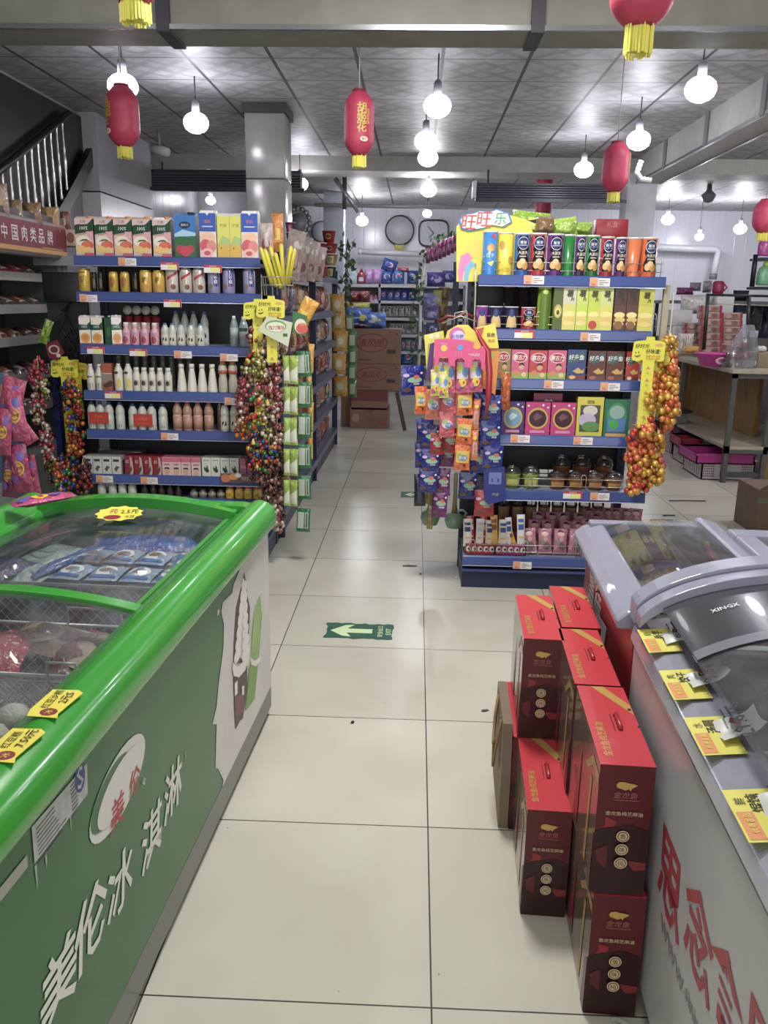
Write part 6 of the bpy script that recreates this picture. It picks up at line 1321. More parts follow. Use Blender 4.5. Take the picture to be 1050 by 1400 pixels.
pstrip([(600,489),(614,490),(634,489),(652,488)], -.12, 20, 48, '#c85a78', mx_D, 'front row of four multicoloured sachets under the pink card')
pstrip([(596,505),(608,508)], -.14, 13, 36, '#d8c860', mx_D, 'pair of small yellow blue sachets at the left under the pink card')
pstrip([(672,540),(672,575),(674,608)], -.02, 29, 37, blue_, bl_D, 'right blue sachet strip beside the snack shelf')
pstrip([(661,535),(662,575),(656,610),(640,646)], .06, 27, 38, '#1a2680', bl_D, 'inner blue sachet strip behind the orange strips')
pstrip([(612,600),(606,640),(601,670)], .06, 22, 38, pur_, bl_D, 'purple sachet strip hanging lowest at the left of the candy stand')
pstrip([(663,670)], .03, 28, 36, red_, bl_D, 'red sachet hanging lowest beside the snack shelf')
pstrip([(575,648)], .06, 16, 44, '#1a1a2a', lambda w, h: [('r', -w*.2, h*.1, w*.1, h*.9, K('#4a4a6a'))], 'black sachet bundle at the lower left of the candy stand')
pstrip([(586,655),(588,690)], .10, 8, 34, '#8a7a3a', lambda w, h: [], 'narrow olive strip at the lower left of the candy stand')
# long red twist packet and cards
b = MB(); q0 = AT(656, 462, Y=CYd-.16); b.tube([tuple(AT(*p, Y=CYd-.16)-q0) for p in ((648,446),(656,462),(667,480),(669,510),(668,540),(664,570))], [.004, .012, .017, .018, .016, .005], m('#a82438', .25, coat=.4), 8); tag(b.build('candy_twist', None, tuple(q0)), 'long red twist candy packet hanging at the right of the pink card', 'candy packet')
b = MB(); c0 = AT(594, 465, Y=CYd-.17)
def kp_(px, py): q = AT(px, py, Y=CYd-.17)-c0; return (q.x, q.z)
P0 = [(594,464),(640,466),(664,474),(664,505)]
out = [kp_(594,464),kp_(612,463),kp_(640,465),kp_(664,475),kp_(663,505),kp_(658,505),kp_(658,494),kp_(655,491),kp_(648,491),kp_(645,494),kp_(645,503),kp_(635,502),kp_(635,493),kp_(632,490),kp_(625,490),kp_(622,493),kp_(622,501),kp_(613,500),kp_(613,491),kp_(610,488),kp_(603,488),kp_(600,491),kp_(600,499),kp_(594,499)]
mt = K('#d0407c'); tri_poly(b, out, lambda x, z, e: (x, -e, z), mt, .002); tri_poly(b, out, lambda x, z, e: (x, -e, z), mt, 0)
b.decals([('e', *kp_(607, 476), .017, .017, K('#d8b83a')), ('e', *kp_(620, 473), .013, .013, K('#c8506a')), ('e', *kp_(629, 475), .016, .016, K('#5a8ad0')), ('e', *kp_(652, 473), .020, .017, K('#d8a02e')), ('t', *kp_(607, 470), .012, '泡泡糖', 0, 1., K('#b8a0e0')), ('t', *kp_(648, 485), .014, '气球造型', .25, 1., K('#c8c8c0'))]+[('r', *[kp_(623+i*4, 488)[0]-.002, kp_(0, 488)[1] if False else kp_(623+i*4, 488)[1], kp_(623+i*4, 479)[0]+.001, kp_(623+i*4, 480)[1]], K('#d87aa8')) for i in range(3)], lambda x, z, e: (x, -e-.002, z))
tag(b.build('backing_card', None, tuple(c0)), 'pink backing card with three arched holes on the candy stand', 'backing card')
hangcard([(607,468),(612,452),(626,444),(640,444),(652,456),(658,472)], CYd-.10, '#d8c83a', lambda f: [('e', *f(625, 458), .042, .04, K('#c85a9a')), ('e', *f(627, 461), .034, .034, K('#c8c0dc')), ('t', *f(625, 460), .022, '泡泡糖', K('#4a4ab0'))], 'round topped yellow card behind the pink backing card')
hangcard([(580,458),(606,452),(612,490),(584,520)], CYd+.02, '#d8d048', lambda f: [('e', *f(590, 460), .012, .012, K('#d8d8c8')), ('e', *f(598, 459), .012, .012, K('#d8d8c8')), ('r', *f(584, 500), *f(590, 470), K('#b8b03a'))], 'yellow card at the left behind the pink backing card')
hangcard([(650,448),(677,442),(682,476),(660,476)], CYd-.03, '#dcd03a', lambda f: [('p', [f(652, 450), f(662, 447), f(658, 462)], K('#b8503a')), ('t', *f(671, 458), .022, '香脆', K('#3a3424')), ('t', *f(672, 466), .018, '美味', K('#c06a2a'))], 'yellow card with dark characters at the right of the candy stand')
hangcard([(660,474),(680,474),(683,482),(677,540),(660,530)], CYd-.02, '#d8842a', lambda f: [('e', *f(672, 486), .016, .016, K('#8ab04a'))], 'orange card hanging under the right yellow card')
hangcard([(588,470),(594,468),(592,500),(586,520),(582,516)], CYd-.04, '#4a1f6a', lambda f: [], 'narrow purple card at the left of the pink backing card')
hangcard([(661,641),(690,638),(692,684),(668,690),(662,684)], CYd-.03, '#2c3880', lambda f: [('r', *f(668, 662), *f(686, 646), K('#6a78b0')), ('r', *f(672, 659), *f(674, 654), K('#2a3068')), ('r', *f(680, 659), *f(682, 654), K('#2a3068')), ('t', *f(677, 676), .018, '海底', .3, 1., K('#b0a89a'))], 'blue backing card at the lower end of the right blue strip')
t = thing('candy_hook_stand', 'white wire hook stand carrying the candy cards left of the snack shelf', 'wire stand', tuple(AT(650, 440, Y=CYd+.06))); b = MB()
q0 = t.location
b.tube([tuple(AT(*p, Y=CYd+.10)-q0) for p in ((650,360),(650,400),(648,450),(640,520))], .005, railm, 6); b.build('post', t)
b = MB(); b.tube([tuple(AT(*p, Y=CYd)-q0) for p in ((620,450),(622,428),(638,425),(640,448))], .003, railm, 5); b.tube([tuple(AT(*p, Y=CYd)-q0) for p in ((605,442),(630,432),(652,440))], .003, railm, 5); b.build('hook', t)
b = MB(); b.tube([tuple(AT(*p, Y=CYd+.05)-q0) for p in ((600,440),(612,432),(624,434),(636,428),(648,434))], .011, m('#6a2028', .4), 6); b.build('candy_tie', t)
bag_at(690, 535, CYd+.02, 14, 50, '#b85a2a', None, 'brown orange bag strip beside the red twist packet', d=.04, seed=31)
# pale green objects below the candy stand
for px, py, w, lab in ((588, 708, 24, 'pale green rounded bowl hanging low under the candy stand, left one'), (621, 712, 26, 'pale green rounded bowl hanging low under the candy stand, right one')):
    p = AT(px, py, Y=RY+.3); p.z = max(.05, p.z); b = MB(); b.lathe([(1e-6, -.05), (.045, -.04), (.06, 0), (.055, .03), (.03, .05), (1e-6, .055)], m('#7a9a7c', .35, coat=.3), 14); b.tube([(.05, 0, .02), (.075, 0, .05), (.05, 0, .07), (.0, 0, .06)], .008, m('#8aa88a', .4), 6); b.lathe([(.02, .05), (.012, .12), (.012, .30)], m('#7a7a4a', .5), 8); tag(b.build('hanging_bowl', None, tuple(p)), lab, 'bowl')
# ================================================================== LEFT SIDE: chargers, candy nets, lollipop stand, meat unit
t = thing('side_grid', 'black wire grid with tangled cables on the left side of the drinks shelf', 'wire grid', (-2.2, 5.25, 0)); g = m('#15161a', .4)
b = MB(); b.box(-.13, .0, .1, .13, .02, 1.72, m('#1b1c22', .5)); b.build('board', t)
b = MB(); b.rbox(-.125, -.05, 1.60, .115, .0, 1.78, m('#101114', .4), .006); b.build('black_box', t)
rnd = random.Random(11); b = MB()
for i in range(14):
    x, z = rnd.uniform(-.12, .1), rnd.uniform(1.1, 1.62); p = [(x, -.02, z)]
    for k in range(8): x = min(.14, max(-.14, x+rnd.uniform(-.06, .06))); z -= rnd.uniform(0, .09); p.append((x, -.02-rnd.uniform(0, .05), z))
    b.tube(p, .004, g, 5)
b.build('cable', t)
b = MB(); b.box(-.13, -.03, .30, -.09, .0, 1.25, m('#20307a', .35)); b.build('blue_post', t)
sign('hanging_sign', 89, 505, 5.12, 1.05, 'front yellow good taste sign tangled with black cables at the far left', .62)
sign('hanging_sign', 104, 508, 5.16, 1.0, 'rear yellow good taste sign tangled with black cables at the far left', .30)
c = hangcard([(62,472),(78,464),(88,482),(78,494),(66,488)], 5.06, '#6a1c24', lambda f: [('e', *f(74, 478), .035, .028, K('#b8a8a0')), ('e', *f(74, 478), .024, .02, K('#5a2024')), ('e', *f(80, 486), .014, .012, K('#c8c0a8'))], 'small maroon card hooked above the far left yellow signs')
strand('candy_strand', [(52,500),(48,520),(60,525),(55,545),(52,565),(60,590),(66,612),(70,632),(72,655)], 5.08, [('#8a2a34', '#a8444a'), ('#8a2434', '#b8a090', '#c8b8a8'), GRNS, ('#a83a44', '#c8b8b0'), ('#c8c0a8', '#9a9a6a', '#7a2a34'), ('#98303c', '#b8a098'), ('#a83a4c', '#c8b8b0'), GRNS, ('#7a6a8a', '#8a3a44')], 'red and green garlic like candy strand at the far left of the drinks shelf', 'candy strand', 'far left candy strands', .013, 11, seedv=20, pr=.045, ncol='#a8384a')
strand('candy_strand', [(96,530),(99,550),(102,575),(105,600),(100,625),(104,650)], 5.06, [MULT, MULT, MULT, ('#b8382e', '#c8862a', '#8a2a24'), MULT, MULT], 'multicoloured chocolate ball strand at the far left, beside the yellow strip', 'candy strand', 'far left candy strands', .014, 14, seedv=21, pr=.055, ncol='#8a6a2a')
strand('candy_strand', [(84,635),(86,650),(88,662)], 5.03, [('#3a7a3a', '#b8382e', '#2a4a9a', '#c8862a')]*3, 'low cluster of red and green chocolate balls at the far left', 'candy strand', 'far left candy strands', .015, 15, seedv=22, pr=.055, ncol='#8a6a2a')
strand('candy_strand', [(114,640),(116,655),(113,668)], 5.0, [DKS, ('#8a2a24', '#4a2a24'), DKS], 'dark brown ball strand touching the lowest drinks shelf', 'candy strand', 'far left candy strands', .014, 12, seedv=23, pr=.045, ncol='#5a3a2a')
bag_at(58, 452, 5.10, 12, 34, '#7a9a2a', None, 'green and yellow wrapper hanging at the left of the black cables', seed=41, ry=.4, d=.03)
# pink lollipop bags hanging from a card
LYp = 4.05
b = MB(); q0 = AT(10, 600, Y=LYp+.1); pts = [AT(*p, Y=LYp+.1)-q0 for p in ((-30,508),(4,510),(14,530),(36,600),(30,660),(-30,660))]
b.prism([(p.x, p.z) for p in pts], 0, .01, m('#3a5f7a', .4)); b.decals([('p', [((AT(x, y, Y=LYp+.1)-q0).x, (AT(x, y, Y=LYp+.1)-q0).z) for x, y in ((-20,528),(12,524),(18,540),(-20,545))], K('#9a6a4a'))], mflat(0)); tag(b.build('display_card', None, tuple(q0)), 'blue grey display card behind the pink lollipop bags at the left edge', 'display card')
lolD = lambda w, h: [('e', 0, h*.52, w*.32, h*.15, K('#d0b03a')), ('e', 0, h*.52, w*.25, h*.11, K('#b0583a')), ('e', 0, h*.52, w*.2, h*.085, K('#d0b03a')), ('e', w*.2, h*.76, w*.2, h*.1, K('#6a5aa8')), ('e', -w*.25, h*.28, w*.22, h*.1, K('#7a5aa0')), ('t', 0, h*.52, h*.07, '棒棒糖', K('#8a2440'))]
for i, (x, y, w, h, ry, dy, lab) in enumerate(((12,545,32,60,.25,0,'upper left pink lollipop bag'), (30,568,26,70,-.12,-.03,'long pink lollipop bag in the middle of the bunch'), (44,575,24,62,-.55,.0,'pink lollipop bag swinging out to the right'), (4,590,22,64,.15,-.05,'pink lollipop bag cut by the left photo edge'), (34,640,28,66,-.1,-.02,'lower pink lollipop bag with a yellow round print'), (14,650,22,60,.1,.02,'lowest purple pink lollipop bag beside the freezer corner'), (50,650,16,56,-.1,.05,'narrow pink lollipop bag nearest the drinks shelf'))):
    bag_at(x, y, LYp+dy, w, h, ['#b04868', '#b84a70', '#b0486c', '#a84064', '#a03a62', '#7a2e58', '#a84468'][i], lolD, lab, ry=ry, d=.045, seed=50+i, name='lollipop_bag', cat='lollipop bag', group='pink lollipop bags', wr=.006)
# meat brand refrigerator along the left wall
MX = -2.75
t = thing('display_refrigerator', 'open display refrigerator with a red meat brand sign along the left wall', 'refrigerator', (MX, 5.5, 0))
cab = m('#55605c', .4, .2); cabl = m('#8a9490', .35)
b = MB(); b.box(-.5, -2.6, 0, -.45, 1.02, 2.15, cab); b.box(-.5, .95, 0, .02, 1.02, 2.0, cab); b.box(-.5, -2.6, 0, .1, 1.02, .55, cabl); b.box(-.5, -2.6, 2.12, .04, 1.02, 2.2, m('#4a4440', .4)); b.build('cabinet', t)
b = MB(); b.tube([(.04, .98, 2.0), (.03, .98, 1.3), (.10, .98, .6)], .02, m('#b8bcb8', .3, .4), 8); b.box(-.0, .94, .5, .03, 1.03, 2.0, m('#6e7a74', .4)); b.build('end_frame', t)
b = MB(); b.rbox(-.02, -2.6, 1.90, .06, 1.04, 2.16, m('#8a8280', .35), .03); b.build('canopy', t)
b = MB(); mr = m('#7a1f2e', .4); b.box(.06, -2.6, 1.945, .066, .98, 2.13, mr); sf = lambda y, z, e: (.0665+e, y, z)
cw = [(0, .76), (0, .62), (0, .48), (0, .33), (0, .17)]
D = [('r', -2.6, 1.93, .98, 1.96, K('#c8924a'))]
qs = [AT(px, py, X=MX+.066) for px, py in ((8, 316), (20, 318), (33, 319), (45, 321), (56, 323), (68, 325))]
for ch, q in zip('国肉类品牌', qs[1:]): D.append(('t', q.y-5.5, q.z, .10, ch, .0, .92, K('#e0d8d0')))
D.append(('t', AT(5, 315, X=MX+.066).y-5.5, qs[0].z, .10, '中', .0, .92, K('#e0d8d0'))); D.append(('r', .55, 1.965, .9, 1.972, K('#c8924a')))
b.decals(D, sf); b.build('brand_sign', t)
for i, z in enumerate((1.765, 1.545, 1.33, 1.08, .86)):
    b = MB(); b.box(-.45, -2.6, z-.02, -.06+.02*i, .94, z, m('#5c6460', .4)); b.prism([(-.06+.02*i, z-.03), (-.04+.02*i, z-.03), (-.05+.02*i, z+.03), (-.06+.02*i, z+.03)], -2.6, .94, m('#85837a', .4), 'y'); b.build('shelf', t)
for i, z in enumerate((1.765, 1.545, 1.33, 1.08, .86)):
    for k in range(5):
        px = 4+k*9.5; y = 5.40+k*.20-.0*i; c_ = ['#4a3438', '#5a3a38', '#7a3a34', '#8a3a3c', '#6a4a40'][(i+k) % 5] if i != 1 else '#50443c'
        b = MB(); b.pillow(.17, .16, .06, m(c_, .25, coat=.5), 7, 7, wr=.008, seed=i*7+k); b.decals([('e', 0, .08, .05, .04, m(['#8a7a70', '#b0583a', '#9a8a78'][(i+k) % 3], .4)), ('r', -.06, .03, .06, .045, m('#a89a8c', .4))], mpil(.17, .16, .06))
        o = b.build('meat_pack', None); o.matrix_world = Matrix.Translation((MX-.12+.02*i, y, z+.004+.03)) @ Matrix.Rotation(PI/2, 4, 'Z') @ Matrix.Rotation(-1.2, 4, 'X') @ Matrix.Translation((0, 0, -.05))
        tag(o, f'packed meat, {ORD[k]} from the photo edge on the {NM[i]} shelf of the red signed refrigerator', 'meat pack', 'meat packs in the refrigerator')
# things on top of the refrigerator
for (x, y, w, h, c_, lab, ca, sl) in ((6, 270, 16, 50, '#a89080', 'pale printed box at the left edge on the refrigerator', 'box', .5), (24, 285, 18, 36, '#8a7450', 'brown clear bag second on the refrigerator top', 'bag', .2), (46, 289, 26, 36, '#8a6e44', 'brown clear bag of dried goods in the middle of the refrigerator top', 'bag', .1), (72, 295, 22, 36, '#b08a50', 'tan printed bag of dried goods on the refrigerator top', 'bag', 0), (91, 298, 14, 30, '#7a4a34', 'brown jar right end on the refrigerator top', 'jar', 0)):
    Yt = 5.55+x*.0115; bag_at(x, y+6, Yt, w, h, c_, (lambda w, h: [('e', 0, h*.5, w*.3, h*.2, K('#c8a870')), ('r', -w*.3, h*.2, w*.3, h*.26, K('#5a3a24'))]), lab, seed=int(x)+60, name='dried_food_bag', cat=ca, d=.1)
a = AT(91, 325, Y=6.5); b = MB(); b.rbox(-.09, 0, -.06, .07, .2, .06, m('#b8a890', .4), .006); b.decals([('e', -.03, 0, .03, .04, K('#4a6a4a')), ('e', .03, 0, .03, .04, K('#8a5a4a'))], mflat(0)); tag(b.build('printed_box', None, tuple(a)), 'pale box with round prints beside the peach cartons', 'box')
b = MB(); a = AT(90, 352, Y=6.4); b.box(-.25, 0, -.05, .12, .3, .0, m('#6a6e70', .35)); b.box(-.25, -.01, -.06, .12, 0, .01, m('#9a9ea0', .3)); tag(b.build('wall_shelf', None, tuple(a)), 'grey shelf edge between the refrigerator and the drinks shelf', 'shelf')
# orange post behind grid
b = MB(); a = AT(51, 400, Y=6.6); b.box(-.02, 0, -1.2, .02, .03, .35, m('#8a4428', .4)); tag(b.build('orange_post', None, tuple(a)), 'orange brown post at the end of the refrigerator', 'post')
# ================================================================== GONDOLA RUN ALONG THE LEFT AISLE (faces +x)
GX = -.90
t = thing('display_shelf', 'long blue shelf run along the left side of the aisle', 'display shelf', (GX, 7.5, 0)); GZ = [1.86, 1.52, 1.2, .88, .55, .2]
b = MB(); b.box(-.62, -1.95, .05, -.58, 2.05, 1.86, m('#2c2f38', .5)); b.build('back_panel', t)
for y in (-1.9, .0, 2.02):
    b = MB(); b.box(-.06, y-.02, 0, -.0, y+.02, 1.95, shelf_d); b.build('upright', t)
for z in GZ:
    b = MB(); b.box(-.58, -1.95, z-.03, -.01, 2.05, z, m('#5a6478', .4)); b.box(-.012, -1.95, z-.055, .004, 2.05, z+.004, m('#4a5672', .35)); b.build('tray', t)
b = MB(); b.box(-.58, -1.95, 0, -.03, 2.05, .15, shelf_d); b.build('base', t)
cols = ['#8a4a34', '#a8703a', '#7a2e2c', '#b8a070', '#5a4a3a', '#a84a34', '#6a5a70', '#c0a04a']
k = 0
for zi, z in enumerate(GZ[1:]):
    for i in range(9):
        y = 5.75+i*.42; c_ = cols[(k*3+zi) % 8]; k += 1
        b = MB(); b.pillow(.30, .24, .12, foilm(c_), 8, 8, wr=.01, seed=k); b.decals([('e', 0, .13, .09, .06, m(cols[(k+3) % 8], .4)), ('r', -.1, .04, .1, .07, m('#b8a890', .4))], mpil(.30, .24, .12))
        o = b.build('snack_bag', None); o.location = (GX-.12, y, z+.002); o.rotation_euler = (0, 0, PI/2+random.uniform(-.2, .2)); tag(o, f'bagged dry goods, {ORD[i]} from the near end on {NM[zi+1]} tray of the left aisle shelf', 'snack bag', 'bags on the left aisle shelf')
# top of the run: white bags, cup stacks
for i, (x, y, w, h) in enumerate(((397,350,26,70), (409,355,22,62), (421,358,20,56), (432,362,18,48))):
    Yt = 6.0+i*.35; bag_at(x, y-2, Yt, w, h, '#b8a8a0', lambda w, h: [('e', -w*.1, h*.3, w*.25, h*.12, K('#8a5a50')), ('e', w*.15, h*.5, w*.2, h*.12, K('#a88078')), ('e', 0, h*.7, w*.25, h*.08, K('#d8d0cc'))], f'white dried goods bag, {ORD[i]} from left on top of the left aisle shelf', ry=.18, d=.1, seed=70+i, group='white bags on the left aisle shelf top', rz=.5)
def noodle(w, h):
    r = w/2; b = MB(); b.lathe([(r*.68, 0), (r*.97, h*.95), (r, h*.95), (r, h), (1e-6, h)], m('#a83038', .4), 16); b.decals([('e', 0, h*.55, r*.5, h*.22, K('#c8a85a')), ('e', 0, h*.55, r*.38, h*.15, K('#6a2a24'))], lambda x, z, e: ((r*(.68+.29*z/h)+e)*math.sin(x/r), -(r*(.68+.29*z/h)+e)*math.cos(x/r), z)); return b.build('noodle_cup', None)
def noodle2(c1, c2):
    def mk(w, h):
        r = w/2; b = MB(); b.lathe([(r*.68, 0), (r*.97, h*.95), (r, h*.95, whi), (r, h, whi), (1e-6, h)], m(c1, .4), 16); b.decals([('r', -r*.6, h*.2, r*.6, h*.8, K(c2)), ('e', 0, h*.5, r*.35, h*.2, K('#a88a5a'))], lambda x, z, e: ((r*(.68+.29*z/h)+e)*math.sin(x/r), -(r*(.68+.29*z/h)+e)*math.cos(x/r), z)); return b.build('noodle_cup', None)
    return mk
CYP = 8.3
def cup_at(mk, x0, x1, y0, y1, Y, lab):
    w = AT(x1, y0, Y=Y).x-AT(x0, y0, Y=Y).x; p = AT((x0+x1)/2, y1, Y=Y); h = AT((x0+x1)/2, y0, Y=Y).z-p.z; o = mk(w, h); o.location = p; tag(o, lab, 'noodle cup', 'instant noodle cups on the aisle shelf')
cup_at(noodle, 440,459, 316,333, 9.3, 'plain red noodle cup, topmost of the right cup stack'); cup_at(noodle, 440,462, 333,348, 9.3, 'red noodle cup with gold oval, second of the right stack'); cup_at(noodle2('#a89a5a', '#c8bc8a'), 442,462, 347,363, 9.3, 'cream noodle cup, third of the right stack'); cup_at(noodle2('#2a5a44', '#c0b070'), 443,460, 364,381, 9.3, 'green noodle cup, bottom of the right stack')
cup_at(noodle2('#8a2430', '#7a1c28'), 424,447, 332,348, CYP-.3, 'dark red noodle cup, top of the middle cup stack'); cup_at(noodle2('#6a2028', '#c0b080'), 425,447, 348,364, CYP-.3, 'red noodle cup with cream label, middle of the middle stack'); cup_at(noodle, 430,448, 364,380, CYP-.3, 'red noodle cup, bottom of the middle stack')
cup_at(noodle2('#8a2a30', '#7a2028'), 404,423, 331,347, CYP-.6, 'maroon noodle cup above the white bags'); cup_at(noodle2('#6a2a5a', '#8a3a6a'), 390,404, 304,318, CYP-.8, 'purple noodle cup, upper one beside the square pillar'); cup_at(noodle2('#8a2a58', '#a8407a'), 391,407, 318,331, CYP-.8, 'magenta noodle cup, lower one beside the square pillar')
# spice sachet strips at the far end of the run
sachet_strip([(461,402),(463,425),(465,452),(463,483),(466,514)], 9.35, 20, 29, '#c8922a', lambda w, h: [('r', -w*.32, h*.2, w*.32, h*.75, K('#b8a86a')), ('e', 0, h*.5, w*.22, h*.18, K('#d0c8b0'))], 'golden spice sachet strip at the far end of the left aisle shelf', None, .04)
sachet_strip([(478,430),(481,453),(482,476),(481,498),(482,520)], 9.7, 13, 24, '#4a7a4a', lambda w, h: [('r', -w*.3, h*.2, w*.3, h*.8, K('#a8b8a0'))], 'green and white sachet strip at the far end of the left aisle shelf', None, .04)
# ================================================================== CARTON STACK IN THE AISLE
crd = m('#8a6a52', .6, var=.1, vs=6); crd2 = m('#7a3a34', .6, var=.08)
SY = 10.8
def cbox(x0, x1, y0, y1, lab, D, band=None, dep=.45, mt=crd, Y=SY):
    a, c_ = AT(x0, y1, Y=Y), AT(x1, y0, Y=Y); w = c_.x-a.x; h = AT((x0+x1)/2, y0, Y=Y).z-AT((x0+x1)/2, y1, Y=Y).z
    b = MB(); b.rbox(-w/2, 0, 0, w/2, dep, h, mt, .004, 1); b.decals(D(w, h), mflat(0)); b.decals([('r', -w/2+.005, h-.004, w/2-.005, h-.001, m('#5a4030', .6))], mflat(0)); o = b.build('cardboard_carton', None, ((a.x+c_.x)/2, Y, max(0.001, a.z)))
    return tag(o, lab, 'carton', 'cardboard cartons stacked in the aisle')
ov = lambda w, h: [('e', -w*.1, h*.6, w*.33, h*.28, crd2), ('e', -w*.1, h*.6, w*.31, h*.25, K('#8f5f50')), ('t', -w*.1, h*.6, h*.26, '清风纸', .1, 1., crd2), ('r', w*.22, h*.3, w*.4, h*.42, K('#3a2a24')), ('r', -w*.48, h*.1, -w*.1, h*.13, crd2), ('e', w*.42, h*.85, .014, .014, crd2)]
cbox(478,532,560,588, 'bottom carton of the stack in the aisle', lambda w, h: [('e', -w*.35, h*.5, .05, .06, K('#a88a78')), ('r', w*.2, h*.1, w*.45, h*.5, K('#8a4a40'))])
cbox(480,530,533,560, 'third carton from the top, dark red upper half', lambda w, h: [('r', -w/2+.003, h*.45, w/2-.003, h-.002, crd2)])
cbox(482,547,497,533, 'second carton from the top with an oval print', ov); cbox(482,548,449,497, 'top carton with an oval print under the blue bags', ov)
cbox(466,480,545,587, 'small plain carton left of the carton stack', lambda w, h: [], Y=10.9)
for i, (x, y, w, h, c_, lab) in enumerate(((490,432,36,22,'#3a6ac8','blue bag lying at the left on the carton stack'), (512,438,32,22,'#4a80d0','bright blue and white bag at the right on the carton stack'), (497,443,44,12,'#5a2a7a','purple bag under the blue bags on the carton stack'))):
    bag_at(x, y, SY+.15+.03*i, w, h, c_, lambda w, h: [('e', -w*.1, h*.6, w*.25, h*.25, K('#c8d8e8')), ('e', w*.2, h*.4, w*.15, h*.2, K('#c8d85a'))], lab, d=.2, seed=80+i, wr=.02, cat='detergent bag', name='detergent_bag')
b = MB(); q0 = AT(548, 590, Y=10.4); pts = [AT(*p, Y=10.4)-q0 for p in ((540,538),(545,535),(556,588),(551,590))]; b.prism([(p.x, p.z) for p in pts], 0, .02, m('#4a3a34', .5)); tag(b.build('folded_board', None, tuple(q0)), 'dark board leaning right of the carton stack', 'board')
# ================================================================== BACK WALL SHELVES, CLOCKS, ARCH
BYs = 15.2
def AB(px, py, Y=BYs): return AT(px, py, Y=Y)
t = thing('wall_shelf_unit', 'grey wall shelf unit full of laundry goods at the end of the aisle', 'shelf unit', (AB(527, 500).x, BYs, 0)); cx = t.location.x
x0, x1 = AB(474, 400).x-cx, AB(612, 400).x-cx; sy = [389, 411, 434, 457, 480, 499]
gsh = m('#b4b8bc', .35, .2)
b = MB(); b.box(x0-.6, .42, .1, x1+.3, .45, AB(530, 388).z+.0, m('#9aa0a6', .5)); b.build('back_panel', t)
for i, y in enumerate(sy):
    z = AB(530, y).z; b = MB(); b.box(x0-.6, 0, z-.05, x1+.3, .42, z, gsh); b.build('shelf', t)
for x in (AB(519, 400).x-cx, x0-.6, x1+.3): b = MB(); b.box(x-.02, 0, 0, x+.02, .42, AB(530, 389).z, m('#8a8e94', .4)); b.build('upright', t)
def det(px, w, yb, yt, c_, lab, kind='bag', i=0, Y=BYs+.15, D=None):
    p = AB(px, yb, Y); z = AT(px, yt, Y=Y).z; W = AT(px+w/2, yb, Y=Y).x-AT(px-w/2, yb, Y=Y).x; h = z-p.z
    if kind == 'bag':
        b = MB(); b.pillow(W, h, .14, foilm(c_), 7, 7, wr=.015, seed=int(px)); b.decals(D(W, h) if D else [('e', 0, h*.55, W*.28, h*.2, K('#c8c8d8')), ('e', 0, h*.55, W*.2, h*.12, K('#b8404a')), ('r', -W*.3, h*.1, W*.3, h*.22, K('#8a90c8'))], mpil(W, h, .14)); o = b.build('detergent_bag', None, tuple(p)); return tag(o, lab, 'detergent bag', 'laundry goods on the back shelves')
    r = W/2; b = MB(); b.lathe([(r*.9, 0), (r, h*.05), (r, h*.5), (r*.7, h*.7), (r*.3, h*.8)], m(c_, .35, coat=.2), 12, sy=.6); b.decals([('r', -r*.5, h*.15, r*.5, h*.42, K('#b8c4d0'))], lambda x, z, e: (x, -(r*.6+.005+e), z)); b.tube([(r*.7, 0, h*.35), (r*.95, 0, h*.5), (r*.6, 0, h*.68)], .015, m(c_, .35), 6); o = b.build('detergent_bottle', None, tuple(p))
    c = MB(); c.lathe([(r*.32, h*.78), (r*.3, h*.93), (r*.15, h)], m({'#9ab8c4': '#3a70b0'}.get(c_, '#8a2438'), .4), 10); c.build('cap', o); return tag(o, lab, 'detergent bottle', 'laundry goods on the back shelves')
det(482, 13, 388, 364, '#9ab8c4', 'pale blue detergent bottle at left end of the top back shelf', 'b'); det(494, 13, 388, 367, '#8a2438', 'dark red detergent bottle second on the top back shelf', 'b')
det(505, 13, 388, 368, '#b48ac0', 'lilac detergent refill bag, left of two on the top back shelf', D=lambda w, h: [('e', 0, h*.5, w*.25, h*.2, K('#c8a0d0'))]); det(516, 13, 388, 368, '#b88ac4', 'lilac detergent refill bag, right of two on the top back shelf', D=lambda w, h: [('e', 0, h*.5, w*.25, h*.2, K('#c8a0d0'))])
det(529, 16, 388, 370, '#2c56a0', 'blue washing powder bag under the tilted one'); o = det(530, 20, 371, 354, '#2a4c98', 'tilted blue washing powder bag lying on top of the others'); o.rotation_euler.y = .3
det(545, 16, 388, 369, '#3a70b8', 'washing powder bag with white print in the middle of the top back shelf'); o = det(551, 16, 372, 366, '#a83844', 'red pack lying on the washing powder bags'); det(564, 16, 388, 370, '#24408a', 'navy washing powder bag at right end of the top back shelf')
for i in range(6): det(524+i*9.5, 10, 411, 396+(i % 2), ['#5a6ab0', '#6a78b8', '#5a6ab0', '#4a5ab8', '#3a5ab0', '#5a6ac0'][i], f'washing powder bag, {ORD[i]} from left on the second back shelf')
for i, x in enumerate((507, 514)): det(x, 8, 416, 399, '#c47a98', f'{"left" if i == 0 else "right"} pink softener bottle on the second back shelf', 'b')
for i in range(6): det(523+i*8.6, 8.4, 433, 418, '#c8ccc8', f'white and black detergent pack, {ORD[i]} from left on the third back shelf', D=lambda w, h: [('r', -w*.35, h*.55, w*.35, h*.85, K('#2a2a34')), ('e', 0, h*.3, w*.25, h*.15, K('#8a9a8a'))])
for i in range(5): det(536+i*7.5, 8, 457, 442, '#b8bcc0', f'grey white detergent pack, {ORD[i]} from left on the fourth back shelf', D=lambda w, h: [('r', -w*.3, h*.5, w*.3, h*.8, K('#4a4a54'))])
